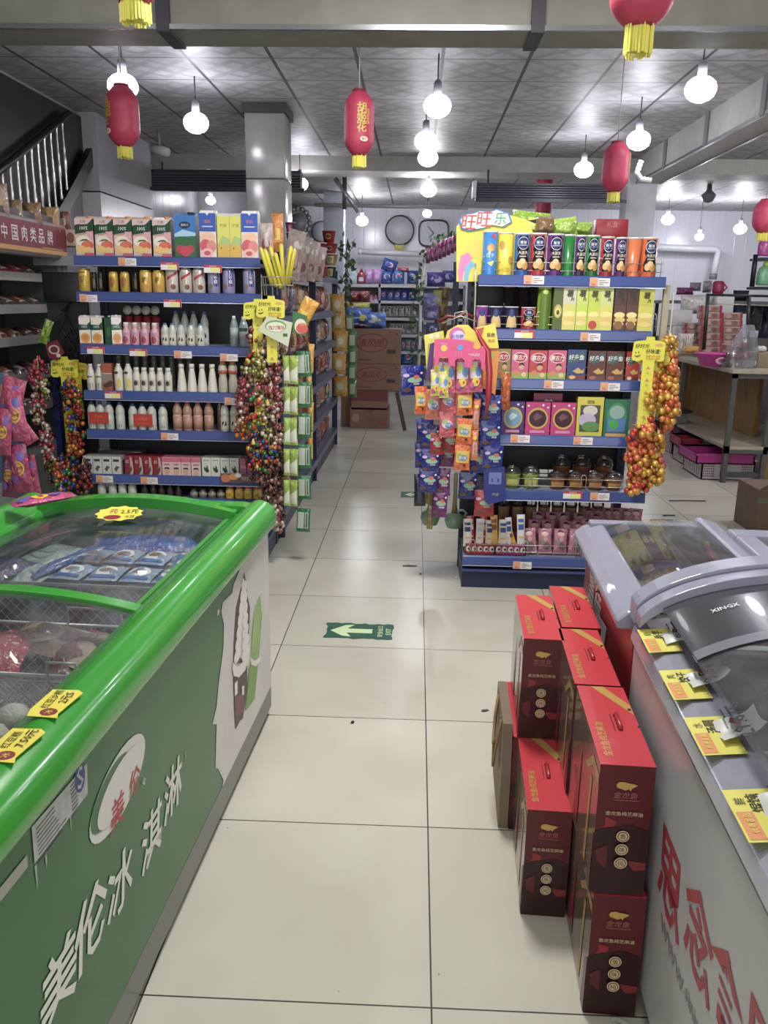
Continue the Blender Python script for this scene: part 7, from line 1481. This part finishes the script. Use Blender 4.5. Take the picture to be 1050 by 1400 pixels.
for i in range(4): det(551+i*7, 8, 480, 464, ['#7a8a98', '#a8b0b8', '#8a98b0', '#98a0a8'][i], f'pale detergent pack, {ORD[i]} from left on the lowest back shelf')
det(557, 16, 498, 480, '#2a62b0', 'bright blue washing powder sack on the bottom board of the back shelves', Y=BYs+.12)
for i in range(2): det(484+i*14, 16, 413, 398, '#7a2a34', f'{"left" if i == 0 else "right"} maroon and gold gift bag above the carton stack', Y=BYs-.3, D=lambda w, h: [('p', [(-w*.4, h*.8), (0, h*.5), (w*.4, h*.8), (w*.4, h*.7), (0, h*.4), (-w*.4, h*.7)], K('#c8a85a'))])
det(490, 32, 428, 414, '#a8a83a', 'olive yellow bag under the maroon gift bags', Y=BYs-.35)
# clocks
def clock(px, py, rpx, Y, rim, lab, sq=False):
    p = AT(px, py, Y=Y); r = AT(px+rpx, py, Y=Y).x-p.x; t = thing('wall_clock', lab, 'clock', tuple(p)); face = m('#c8ccd4', .4)
    if not sq:
        b = MB(); b.tube([(r*.92*math.cos(a), 0, r*.92*math.sin(a)) for a in [2*PI*i/28 for i in range(28)]], r*.09, m(rim, .3), 8, True); b.build('rim', t)
        b = MB(); b.lathe([(1e-6, 0), (r*.9, 0), (r*.9, .03)], face, 28, X=Matrix.Rotation(PI/2, 4, 'X')); b.build('face', t)
    else:
        P_ = [(r*(abs(math.cos(a))**.45)*math.copysign(1, math.cos(a)), r*.85*(abs(math.sin(a))**.55)*math.copysign(1, math.sin(a))) for a in [2*PI*i/32 for i in range(32)]]
        b = MB(); b.tube([(x, 0, z) for x, z in P_], r*.07, m(rim, .3), 6, True); b.build('rim', t)
        b = MB(); b.prism([(x*.97, z*.97) for x, z in P_], .0, .03, face); b.decals([('r', 0, -r*.4, r*.6, -r*.2, K('#7a848a'))], mflat(0)); b.build('face', t)
    b = MB(); 
    for k in range(12): a = PI*k/6; b.box(r*.72*math.sin(a)-.006, -.012, r*.72*math.cos(a)-.006, r*.72*math.sin(a)+.006, -.008, r*.72*math.cos(a)+.006, K('#5a5e66'))
    b.build('hour_marks', t)
    for L, an in ((.45, 2.3), (.62, .75)): b = MB(); b.tube([(0, -.02, 0), (r*L*math.sin(an)*(-1 if sq else 1), -.02, r*L*math.cos(an))], .008, K('#6a6e76'), 4); b.build('hand', t)
clock(546.5, 315, 20, 16.3, '#3a3a40', 'round black rimmed clock on the white back wall'); clock(593, 319, 20, 16.3, '#3a3c42', 'square rounded clock right of the round back wall clock', True)
clock(440, 317, 14, 16.3, '#4a4c54', 'dark round clock half hidden by the pale pillar')
p = AT(407, 305, Y=16.2); t = thing('wall_clock', 'ornate silver wall clock above the purple noodle cups', 'clock', tuple(p)); b = MB()
for k in range(16): a = 2*PI*k/16; b.sph((.22*math.cos(a), 0, .26*math.sin(a)), .055, m('#8a8c8a', .35, .4), 8)
b.tube([(.17*math.cos(a), 0, .2*math.sin(a)) for a in [2*PI*i/24 for i in range(24)]], .035, m('#9a9c98', .35, .4), 6, True); b.build('rim', t)
b = MB(); b.lathe([(1e-6, 0), (.16, 0), (.16, .03)], m('#7a7e80', .4), 20, X=Matrix.Rotation(PI/2, 4, 'X')); b.build('face', t)
b = MB(); b.tube([(0, -.02, 0), (.07, -.02, .04)], .008, K('#3a3a3e'), 4); b.tube([(0, -.02, 0), (-.03, -.02, .09)], .008, K('#3a3a3e'), 4); b.build('hand', t)
b = MB(); p = AT(546, 337, Y=16.3); b.lathe([(1e-6, -.01), (.09, -.01), (.09, .02), (1e-6, .02)], m('#d8cf5a', .5), 16, X=Matrix.Rotation(PI/2, 4, 'X')); tag(b.build('round_sticker', None, tuple(p)), 'yellow round sticker under the round back wall clock', 'sticker')
# pipes
pw = m('#d5d8de', .3, coat=.3)
b = MB(); q0 = AT(492, 344, Y=15.9); b.tube([(0, 0, 0), tuple(AT(580, 348, Y=15.9)-q0)], .05, pw, 12); b.lathe([(.06, -.03), (.06, .03)], pw, 12, X=Matrix.Rotation(PI/2, 4, 'Y')); tag(b.build('wall_pipe', None, tuple(q0)), 'white horizontal pipe on the back wall above the laundry shelf', 'pipe')
b = MB(); q0 = AT(890, 338, Y=16.0); b.tube([tuple(AT(*p, Y=16.0)-q0) for p in ((860,336),(940,340),(978,341),(982,344),(979,360),(975,378))], .06, pw, 12)
b.lathe([(.07, -.05), (.07, .05)], m('#7a7c80', .4), 12, tuple(AT(975, 378, Y=16.0)-q0)); tag(b.build('wall_pipe', None, tuple(q0)), 'white pipe with a corner bend on the back wall at right', 'pipe')
b = MB(); q0 = AT(430, 280, Y=13.6); b.tube([(0, 0, 0), tuple(AT(640, 284, Y=13.6)-q0)], .03, m('#b0b2b6', .35, .3), 8); tag(b.build('ceiling_pipe', None, tuple(q0)), 'thin pipe crossing above the clocks near the back wall', 'pipe')
b = MB(); q0 = AT(471, 240, Y=12); b.tube([(0, 0, 0), tuple(AT(471, 286, Y=12)-q0)], .03, m('#3a3a40', .4), 8); b.tube([tuple(AT(458, 244, Y=12)-q0), tuple(AT(490, 290, Y=12)-q0)], .03, m('#8a8c90', .3, .5), 8); tag(b.build('hanging_rod', None, tuple(q0)), 'dark rod with a slanting strut under the far beam', 'rod')
# arch with ivy and hanging purple packets
t = thing('plant_arch', 'white pipe arch wound with green ivy at the end of the aisle', 'arch', tuple(AT(575, 480, Y=11.5))); q0 = t.location
ap = [AT(*p, Y=11.5)-q0 for p in ((572,500),(574,470),(575,420),(577,385),(584,355),(596,337),(610,328),(626,324),(640,324))]
b = MB(); b.tube([tuple(p) for p in ap], .022, m('#d5d8d8', .35), 8); b.build('arch_pipe', t)
b = MB(); rnd = random.Random(3); lf = [m('#4a6a44', .5), m('#5c7a52', .5), m('#37553a', .5)]
def leaf(mb, c, s, mt):
    R = Euler((rnd.uniform(-1, 1), rnd.uniform(-1, 1), rnd.uniform(0, 6))).to_matrix().to_4x4(); mb.add([(0, 0, -s), (s*.6, 0, -.1*s), (0, s*.12, s), (-s*.6, 0, -.1*s)], [(0, 1, 2), (0, 2, 3)], mt, True, Matrix.Translation(c) @ R)
for i in range(150):
    k = rnd.uniform(0, len(ap)-1.01); j = int(k); c = ap[j].lerp(ap[j+1], k-j)+Vector((rnd.uniform(-.14, .03), rnd.uniform(-.08, .08), rnd.uniform(-.06, .06))); leaf(b, c, rnd.uniform(.03, .06), lf[i % 3])
o = b.build('ivy', t); tag(o, kind='stuff')
t = thing('ivy_vine', 'green ivy vine hanging beside the red noodle cup stack', 'vine', tuple(AT(474, 330, Y=9.9))); q0 = t.location; b = MB(); vp = [AT(*p, Y=9.9)-q0 for p in ((476,326),(473,345),(475,370),(472,400),(474,425))]; b.tube([tuple(p) for p in vp], .006, m('#4a4a34', .5), 5); b.build('stem', t); b = MB()
for i in range(90): k = rnd.uniform(0, 3.99); j = int(k); c = vp[j].lerp(vp[j+1], k-j)+Vector((rnd.uniform(-.08, .08), rnd.uniform(-.06, .06), rnd.uniform(-.05, .05))); leaf(b, c, rnd.uniform(.03, .05), lf[i % 3])
tag(b.build('leaves', t), kind='stuff')
for i in range(8):
    x = 585+i*5.6; y = 350-i*2.6
    bag_at(x, y, 11.2, 5.5, 24 if i > 1 else 20, '#7a2a5c', lambda w, h: [('r', -w*.3, h*.3, w*.3, h*.6, K('#a8688c'))], f'purple packet, {ORD[i]} from left hanging under the ivy arch', d=.05, seed=90+i, name='hanging_packet', cat='packet', group='purple packets under the arch')
# goods right of the arch
for i, (x, y, w, h, c_, lab) in enumerate(((596,382,26,20,'#4a3a8a','dark blue bag on the shelf behind the arch'), (614,378,20,16,'#3a4a98','blue bag behind the advertising card'), (590,412,24,22,'#8a84c0','lilac printed bag below the dark blue one'), (598,408,12,22,'#a8b85a','lime printed bag beside the lilac one'), (590,430,22,16,'#7a78a0','grey violet bag under the lilac one'), (592,450,20,18,'#4a5a80','dull blue bag low behind the arch'))):
    bag_at(x, y, 11.9, w, h, c_, lambda w, h: [('e', 0, h*.5, w*.3, h*.25, K('#a8a0c8'))], lab, d=.12, seed=100+i, wr=.015, cat='detergent bag', name='detergent_bag')
t = thing('display_shelf', 'far shelf with a dark blue post behind the candy stand', 'display shelf', tuple(AT(600, 520, Y=12.0).xy)+(0,)); cx, cyy = t.location.x, t.location.y
for z in (.5, .93, 1.15, 1.36, 1.62): b = MB(); b.box(AT(580, 400, Y=12).x-cx, -.05, z-.04, AT(628, 400, Y=12).x-cx, .4, z, gsh); b.build('tray', t)
b = MB(); b.box(AT(619, 400, Y=11.9).x-cx, -.1, 0, AT(627, 400, Y=11.9).x-cx, .0, AT(622, 358, Y=11.9).z, shelf_d); b.build('upright', t)
for i, (x, y, w, h, lab) in enumerate(((607,402,14,18,'upper golden sack'), (604,424,16,24,'second golden sack'), (602,448,18,26,'third golden sack'), (600,468,16,18,'lowest golden sack'))):
    bag_at(x, y, 11.95, w, h, '#8a6a34', lambda w, h: [('r', -w*.35, h*.3, w*.35, h*.7, K('#5a4424')), ('r', -w*.3, h*.12, w*.3, h*.18, K('#3a2a1a'))], f'{lab} of the pile left of the candy stand', d=.14, seed=110+i, cat='sack', name='grain_sack', group='golden sacks', wr=.01)
# ================================================================== RIGHT SIDE: table, crates, bags, rack
TY0, TX0 = 7.82, 2.94
zt = AT(985, 505, Y=TY0).z; zs_ = AT(985, 610, Y=TY0).z
t = thing('work_table', 'steel legged table with a wood panelled back and lower shelf at the right', 'table', (TX0, TY0, 0))
wood = m('#94703e', .55, var=.2, vs=5); top_m = m('#a39a86', .4, var=.1)
TW, TD = 1.3, 2.75
b = MB(); b.box(-.02, -.02, zt-.035, TW, TD, zt, top_m); b.build('table_top', t)
b = MB(); b.box(.0, .0, zs_-.03, TW-.3, TD, zs_, top_m); b.build('lower_shelf', t)
for x, y in ((.0, .0), (.36, .0), (.0, TD-.05), (.0, 1.5)): b = MB(); b.box(x, y, 0, x+.045, y+.045, zt-.035, m('#5d5f5c', .35, .4)); b.build('leg', t)
b = MB(); b.box(0, 0, zt-.08, TW, .03, zt-.036, m('#5d5f5c', .35, .4)); b.box(0, 0, zs_-.07, .4, .03, zs_-.03, m('#5d5f5c', .35, .4)); b.box(0, .02, .05, .4, .05, .1, m('#4a4c48', .4)); b.build('frame_rail', t)
b = MB()
for i in range(8): b.box(.42+i*.11, .1, 0, .525+i*.11, .13, zt-.04, wood)
b.box(.50, .6, zs_, .53, TD, zt-.04, wood)
for i in range(8): b.box(.50-.012, .6+i*.3, zs_, .50, .6+i*.3+.29, zt-.04, wood)
b.build('wood_panel', t)
# pink bowl basket and bag on the table
p = AT(978, 493, Y=TY0+.4); p.z = zt
b = MB(); b.lathe([(1e-6, 0), (.11, 0), (.15, .115), (.165, .12), (.16, .128), (.145, .12), (.105, .012), (1e-6, .01)], m('#c83a9a', .3, coat=.2), 20, sx=1.1, sy=.7); b.decals([('e', .02, .06, .05, .035, K('#d8b0c8')), ('e', -.09, .06, .02, .03, K('#8a2a6a')), ('e', .02, .06, .03, .02, K('#8a4a6a'))], lambda x, z, e: (x*1.0, -math.sqrt(max(.0001, (.11+.04*z/.12)**2-(x/1.1)**2))*.7-.003-e, z)); o = b.build('pink_basket', None, tuple(p)); tag(o, 'pink plastic basket with white print on the table', 'basket'); o.scale = (1.15, 1.15, 1.0)
p = AT(1012, 495, Y=TY0+.25); p.z = zt
t = thing('plastic_bag', 'clear plastic bag of mushrooms standing on the table', 'bag', tuple(p)); b = MB()
pf = [(.02, .40), (.06, .33), (.10, .22), (.14, .1), (.15, .02), (.12, .0)]
b.sheet(lambda u, v: ((lambda r: (r*1.05*math.cos(2*PI*u)+.03*(v), r*.6*math.sin(2*PI*u), .40*v))((.15-.10*v**1.6)*(1+.10*math.sin(2*PI*u*5+3*v)))), 40, 10, glass('#e6e0ea', 1.8, .22, .12)); b.build('film', t)
rnd = random.Random(8); b = MB()
for i in range(16): b.sph((rnd.uniform(-.11, .11), rnd.uniform(-.06, .06), .025+rnd.uniform(0, .035)), .03, m(['#c8c0b0', '#d5cfc2', '#b8ac98'][i % 3], .6), 8)
for i in range(10): b.sph((rnd.uniform(-.09, .09), rnd.uniform(-.05, .05), .09+rnd.uniform(0, .04)), .024, m('#c878a8', .5), 8)
tag(b.build('contents', t), kind='stuff')
for i in range(5):
    p = AT(983+i*2.5, 487-i, Y=TY0+.55); b = MB(); b.sph((0, 0, .03), .035, m('#c8b8b0', .6), 8, sz=.8); tag(b.build('loose_mushroom', None, (p.x, TY0+.5+.05*i, zt)), f'pale mushroom, {ORD[i]} from left behind the pink basket', 'mushroom', 'mushrooms on the table')
bag_at(935, 470, 8.6, 22, 28, '#b8b0a8', lambda w, h: [('r', -w*.2+w*.15*k, h*.1, -w*.16+w*.15*k, h*.9, K('#6a5a54')) for k in range(3)], 'striped white packet at the left end of the table', d=.08, seed=120)
bag_at(945, 478, 8.5, 20, 10, '#c8923a', None, 'orange packet behind the pink basket on the table', d=.08, seed=121)
for i in range(2): a = AT(1034+i*10, 500, Y=TY0+.35); b = MB(); b.rbox(-.09, 0, 0, .2, .3, .14, m('#8a7a5c', .6, var=.1), .004, 1); o = tag(b.build('cardboard_box', None, (a.x+.06+i*.3, TY0+.3, zt)), ['open cardboard box at the right edge of the table', 'second cardboard box beyond the right edge of the table'][i], 'box')
for i in range(2): b = MB(); b.sph((0, 0, .03), .04, m('#c8c4b8', .5), 8, sz=.8); p = AT(1036+i*5, 477, Y=TY0+.45); tag(b.build('mushroom', None, (p.x, TY0+.42, zt+.14)), f'{"left" if i == 0 else "right"} white mushroom on the cardboard box', 'mushroom')
# sausage packs stacked behind
def spack(w, h):
    b = MB(); b.rbox(-w/2, 0, 0, w/2, .12, h, m('#a08078', .2, coat=.6), .01)
    b.decals([('r', -w/2, h*.05, -w*.38, h*.95, K('#9a3038')), ('r', w*.38, h*.05, w/2, h*.95, K('#9a3038')), ('e', -w*.15, h*.5, w*.14, h*.3, K('#b89a88')), ('e', w*.15, h*.5, w*.14, h*.3, K('#8a5a50')), ('r', -w*.36, h*.85, w*.36, h*.97, K('#c0aca4'))], mflat(0)); return b.build('noodle_pack', None)
sp = None
for (x, y, nr) in ((972, 418, 7), (1000, 428, 5), (950, 442, 4), (985, 470, 2)):
    for r_ in range(nr):
        p = AT(x, y+r_*9.5+9, Y=9.6+(.15 if x != 972 else 0)); lab = f'red edged noodle pack, {ORD[r_]} from top in the pile column {["at left", "in the middle", "at right", "low at right"][[950, 972, 1000, 985].index(x)]}'
        if sp is None: sp = spack(.24, .078); o = sp; tag(sp, lab, 'noodle pack', 'red edged noodle packs on the right'); sp.location = p
        else: dup(sp, tuple(p), random.uniform(-.1, .1), lab, 'red edged noodle packs on the right')
for i, (x0, x1, y0, y1, lab) in enumerate(((918,948,424,446,'white foam box at left behind the noodle packs'), (918,942,446,470,'white tissue pack under the left foam box'), (978,1005,405,428,'white pack at right above the noodle packs'))):
    a, c_ = AT(x0, y1, Y=10.2), AT(x1, y0, Y=10.2); b = MB(); b.rbox(-(c_.x-a.x)/2, 0, 0, (c_.x-a.x)/2, .3, c_.z-a.z, m('#c8c8c8', .5, var=.06), .012); tag(b.build('white_pack', None, ((a.x+c_.x)/2, 10.2, a.z)), lab, 'pack')
bag_at(950, 416, 10.3, 44, 26, '#cfccc8', None, 'big rounded white sack behind the noodle packs', d=.25, seed=130, name='white_sack', cat='sack')
b = MB(); q0 = AT(985, 440, Y=10.5); b.box(-.6, .25, -1.5, 1.4, .6, -.20, m('#55524e', .5)); tag(b.build('counter', None, tuple(q0)), 'dark counter carrying the noodle packs and white packs', 'counter')
t = thing('black_rack', 'black metal rack frame standing behind the table', 'rack', tuple(AT(968, 475, Y=8.9))); q0 = t.location; bkm = m('#1c1a20', .4)
b = MB(); b.tube([tuple(AT(*p, Y=8.9)-q0) for p in ((962,478),(968,403))], .02, bkm, 6); b.build('upright', t)
b = MB(); b.tube([tuple(AT(*p, Y=8.9)-q0) for p in ((1022,470),(1024,404))], .02, bkm, 6); b.build('upright', t)
b = MB(); b.tube([tuple(AT(*p, Y=8.9)-q0) for p in ((966,403),(1052,405))], .015, bkm, 6); b.build('top_rail', t); b = MB(); b.tube([tuple(AT(*p, Y=8.9)-q0) for p in ((970,415),(1052,418))], .006, railm, 5); b.build('hanging_rail', t)
# clothes and goods hanging far right
for i, (x, y, w, h, c_, lab) in enumerate(((936,398,24,10,'#8a2a68','purple goods pile left of the magenta jug'), (950,392,16,12,'#9a8a98','grey violet bag on the back counter'), (966,392,12,16,'#b0b4b8','pale bag under the pipe end'), (1012,404,22,14,'#2a3038','dark folded bag right of the magenta jug'), (1012,420,26,18,'#4a4a80','folded blue cloth pile behind the white pack'), (1030,432,22,40,'#3c4038','dark hanging coat behind the table'), (1044,440,18,50,'#1f2c4a','dark blue hanging cloth at the right edge'))):
    bag_at(x, y, 11.2+.1*i, w, h, c_, None, lab, d=.15, seed=140+i, wr=.02, name='hanging_cloth' if i > 4 else 'goods_bag', cat='cloth' if i > 4 else 'bag')
t = thing('goods_rack', 'grey rack board carrying bags and the magenta jug behind the noodle packs', 'rack', (4.3, 11.1, 0)); b = MB(); b.box(-1.0, -.2, 1.66, 1.2, 1.0, 1.70, m('#6a6c70', .4)); b.build('board', t)
for x in (-.95, 1.15): b = MB(); b.box(x-.02, .9, 0, x+.02, .95, 1.66, m('#3a3c40', .4)); b.build('leg', t)
p = AT(981, 402, Y=11.0); b = MB(); b.lathe([(.06, 0), (.075, .04), (.07, .14), (.05, .16)], m('#a82a5a', .35), 12); b.tube([(.06, 0, .03), (.11, 0, .08), (.06, 0, .13)], .012, m('#a82a5a', .35), 6); tag(b.build('magenta_jug', None, tuple(p)), 'magenta jug with a handle on the back counter', 'jug')
t = thing('dark_shelf', 'black shelf with detergent bottles at the right photo edge', 'shelf', tuple(AT(1035, 425, Y=10.6))); q0 = t.location
b = MB(); b.tube([tuple(AT(*p, Y=10.6)-q0) for p in ((1028,392),(1033,348))], .03, bkm, 6); b.build('upright', t)
for y in (352, 392): z = AT(1040, y, Y=10.6).z-q0.z; b = MB(); b.box(-.03, 0, z-.03, .6, .35, z, m('#23282a', .4)); b.build('board', t)
det2 = ((1046, 320, 350, '#c04a9a', 'pink detergent bottle on the top board at the right edge'), (1044, 358, 390, '#7ac08a', 'mint green detergent bottle on the lower board at the right edge'))
for x, y0, y1, c_, lab in det2:
    p = AT(x, y1, Y=10.7); h = AT(x, y0, Y=10.7).z-p.z; r = .10; b = MB(); b.lathe([(r*.9, 0), (r, h*.06), (r, h*.55), (r*.7, h*.75), (r*.35, h*.85)], m(c_, .3, coat=.3), 14, sy=.6); b.tube([(r*.6, 0, h*.45), (r*.9, 0, h*.6), (r*.5, 0, h*.75)], .014, m(c_, .3), 6); o = b.build('detergent_bottle', None, tuple(p)); c = MB(); c.lathe([(r*.36, h*.83), (r*.34, h*.98), (1e-6, h)], m('#a8d84a' if y0 > 330 else '#8a2a6a', .4), 10); c.build('cap', o); tag(o, lab, 'detergent bottle')
# crates under the table
def crate(name, px0, px1, py_b, h, col, Y, dep, lab, slots=True, rz=0., z=0.):
    a, c_ = AT(px0, py_b, Y=Y), AT(px1, py_b, Y=Y); w = c_.x-a.x; t = thing(name, lab, 'crate', ((a.x+c_.x)/2, Y, z), rz, 'plastic crates under the table'); mt = m(col, .4); th = .012
    b = MB(); b.box(-w/2, 0, 0, w/2, dep, .01, mt)
    for x0_, x1_, y0_, y1_ in ((-w/2, w/2, 0, th), (-w/2, w/2, dep-th, dep), (-w/2, -w/2+th, 0, dep), (w/2-th, w/2, 0, dep)): b.box(x0_, y0_, 0, x1_, y1_, h, mt)
    b.build('shell', t)
    b = MB(); 
    for x0_, x1_, y0_, y1_ in ((-w/2-.012, w/2+.012, -.012, th), (-w/2-.012, w/2+.012, dep-th, dep+.012), (-w/2-.012, -w/2+th, 0, dep), (w/2-th, w/2+.012, 0, dep)): b.box(x0_, y0_, h-.02, x1_, y1_, h, mt)
    b.build('rim', t)
    if slots:
        b = MB(); dk_ = m('#4a3040', .6)
        for fx in (-.36, .36):
            for i in range(6):
                for j in range(6): b.box(fx*w+(i-3)*.018, -.0012, .03+j*.024, fx*w+(i-3)*.018+.010, 0, .03+j*.024+.014, dk_)
        for i in range(9): b.box(-w/2-.0012, dep*(i+.5)/9-.012, .03, -w/2, dep*(i+.5)/9-.004, h-.04, dk_)
        b.build('slot_pattern', t)
    return t
crate('plastic_crate', 958, 1030, 655, .21, '#bcb5b6', 7.95, .55, 'white plastic crate with punched holes at the front under the table')
crate('plastic_crate', 951, 1031, 636, .10, '#a82a84', 7.93, .55, 'magenta plastic crate nested in the front white crate', False, z=.16)
crate('plastic_crate', 936, 962, 640, .21, '#a8a6a2', 8.65, .45, 'grey white crate second from the table front')
crate('plastic_crate', 930, 958, 620, .10, '#98283c', 8.7, .4, 'red crate nested in the second grey crate', False, z=.18)
crate('plastic_crate', 917, 940, 630, .24, '#b2acae', 9.35, .45, 'white crate third from the table front')
crate('plastic_crate', 916, 950, 610, .12, '#a82a88', 9.4, .45, 'large magenta crate on the third white crate', False, z=.22)
b = MB(); a = AT(925, 575, Y=9.3); b.rbox(-.15, 0, 0, .12, .3, .12, m('#75797c', .4), .01); tag(b.build('grey_box', None, (a.x, 9.3, zs_)), 'grey plastic box on the table lower shelf', 'box'); 
b = MB(); a = AT(918, 560, Y=9.5); b.rbox(-.2, 0, 0, .16, .3, .03, m('#2a2e30', .4), .01); tag(b.build('dark_folder', None, (a.x, 9.25, zs_+.125)), 'dark flat folder lying on the grey plastic box', 'folder')
# brown carton at the right edge of the floor
a = AT(1030, 731, Z=0); b = MB(); b.rbox(0, 0, 0, .5, .4, .34, m('#6a5442', .6, var=.15), .004, 1); b.decals([('e', .22, .17, .09, .12, K('#7a3a34')), ('r', .0, .24, .3, .28, K('#5a6a4a'))], mflat(0)); o = tag(b.build('cardboard_box', None, (a.x, a.y, 0)), 'brown cardboard box on the floor at the right photo edge', 'box')
b = MB(); b.prism([(0, .0), (.25, .02), (.5, 0)], -.001, .001, m('#7a644e', .6)); 
b = MB(); b.sheet(lambda u, v: (.5*u, -.12*v, .34+.06*v), 2, 2, m('#7a644e', .6)); b.build('flap', o)
# scattered dark scraps right
for (px, py, w, lab) in ((940,686,.16,'dark thin rod on the floor below the gold candy strands'), (905,712,.09,'dark strip on the floor at the snack shelf foot'), (915,706,.05,'small dark curl on the tiles right of the snack shelf')):
    p = AT(px, py, Z=0); b = MB(); b.tube([(-w, 0, .006), (0, .01, .008), (w, .02, .006)], .005, m('#3a3834', .5), 5); tag(b.build('floor_scrap', None, tuple(p)), lab, 'litter')
# pieces that sit on a part become its sub-parts
def nest(thing_name, part_name, subs):
    for t in [o for o in COL.objects if o.parent is None and o.name.split('.')[0] == thing_name]:
        ch = list(t.children); p = [c for c in ch if c.name.split('.')[0] == part_name]
        if not p: continue
        for c in ch:
            if c.name.split('.')[0] in subs: c.parent = p[0]
nest('chest_freezer', 'body', ('side_lettering', 'company_oval', 'cone_picture', 'white_splash', 'rating_label', 'glue_mark', 'name_plate', 'kick_plate'))
nest('chest_freezer', 'rim', ('arched_end_bar', 'lid_rail'))
nest('island_freezer', 'curved_glass', ('tinted_glass_band', 'glass_edge_strip', 'lid_lettering'))
nest('island_freezer', 'body', ('side_lettering', 'side_print', 'plinth'))
nest('wall_clock', 'face', ('hour_marks', 'hand'))
nest('plastic_crate', 'shell', ('slot_pattern', 'rim'))
nest('display_refrigerator', 'canopy', ('brand_sign',))
nest('display_refrigerator', 'cabinet', ('shelf', 'end_frame'))
nest('hanging_bulb', 'socket', ('globe',))
nest('paper_lantern', 'shade', ('hoop',))
nest('side_grid', 'board', ('black_box', 'cable'))
# ================================================================== CAMERA, LIGHT, WORLD
cd = bpy.data.cameras.new('camera'); cam = bpy.data.objects.new('camera', cd); COL.objects.link(cam)
cd.sensor_fit = 'VERTICAL'; cd.sensor_height = 36; cd.lens = CF*36/1400; cd.clip_start = .02; cd.clip_end = 60
R = Matrix((CRT, CUP, -FW)).transposed().to_4x4(); cam.matrix_world = Matrix.Translation(CC) @ R
SC.camera = cam
al = bpy.data.lights.new('entrance_daylight', 'AREA'); al.shape = 'RECTANGLE'; al.size = 5.8; al.size_y = 2.6; al.energy = 150; al.color = (1.0, .97, .90)
ao = bpy.data.objects.new('entrance_daylight', al); COL.objects.link(ao); ao.location = (.4, YF-.15, 1.45); ao.rotation_euler = (PI/2, 0, 0)
for i, (x, y, e) in enumerate(((.1, 3.2, 86), (.1, 1.4, 14))):              # unseen area lights added overhead to brighten the floor and box tops
    pl = bpy.data.lights.new('overhead_fill_light', 'AREA'); pl.shape = 'SQUARE'; pl.size = .6; pl.energy = e; pl.color = (1, .99, .97)
    po = bpy.data.objects.new('overhead_fill_light', pl); COL.objects.link(po); po.location = (x, y, ZC-.012)
w = bpy.data.worlds.new('world'); SC.world = w; w.use_nodes = True
w.node_tree.nodes['Background'].inputs[0].default_value = (.85, .92, 1, 1); w.node_tree.nodes['Background'].inputs[1].default_value = .6
vs = SC.view_settings; vs.view_transform = 'Standard'; vs.look = 'None'; vs.exposure = 0.0; vs.gamma = 1; vs.use_curve_mapping = False
try:
    SC.cycles.use_denoising = True; SC.cycles.max_bounces = 8; SC.cycles.diffuse_bounces = 4; SC.cycles.glossy_bounces = 4; SC.cycles.transparent_max_bounces = 12; SC.cycles.transmission_bounces = 4; SC.cycles.sample_clamp_indirect = 6; SC.cycles.caustics_reflective = False; SC.cycles.caustics_refractive = False
except Exception: pass
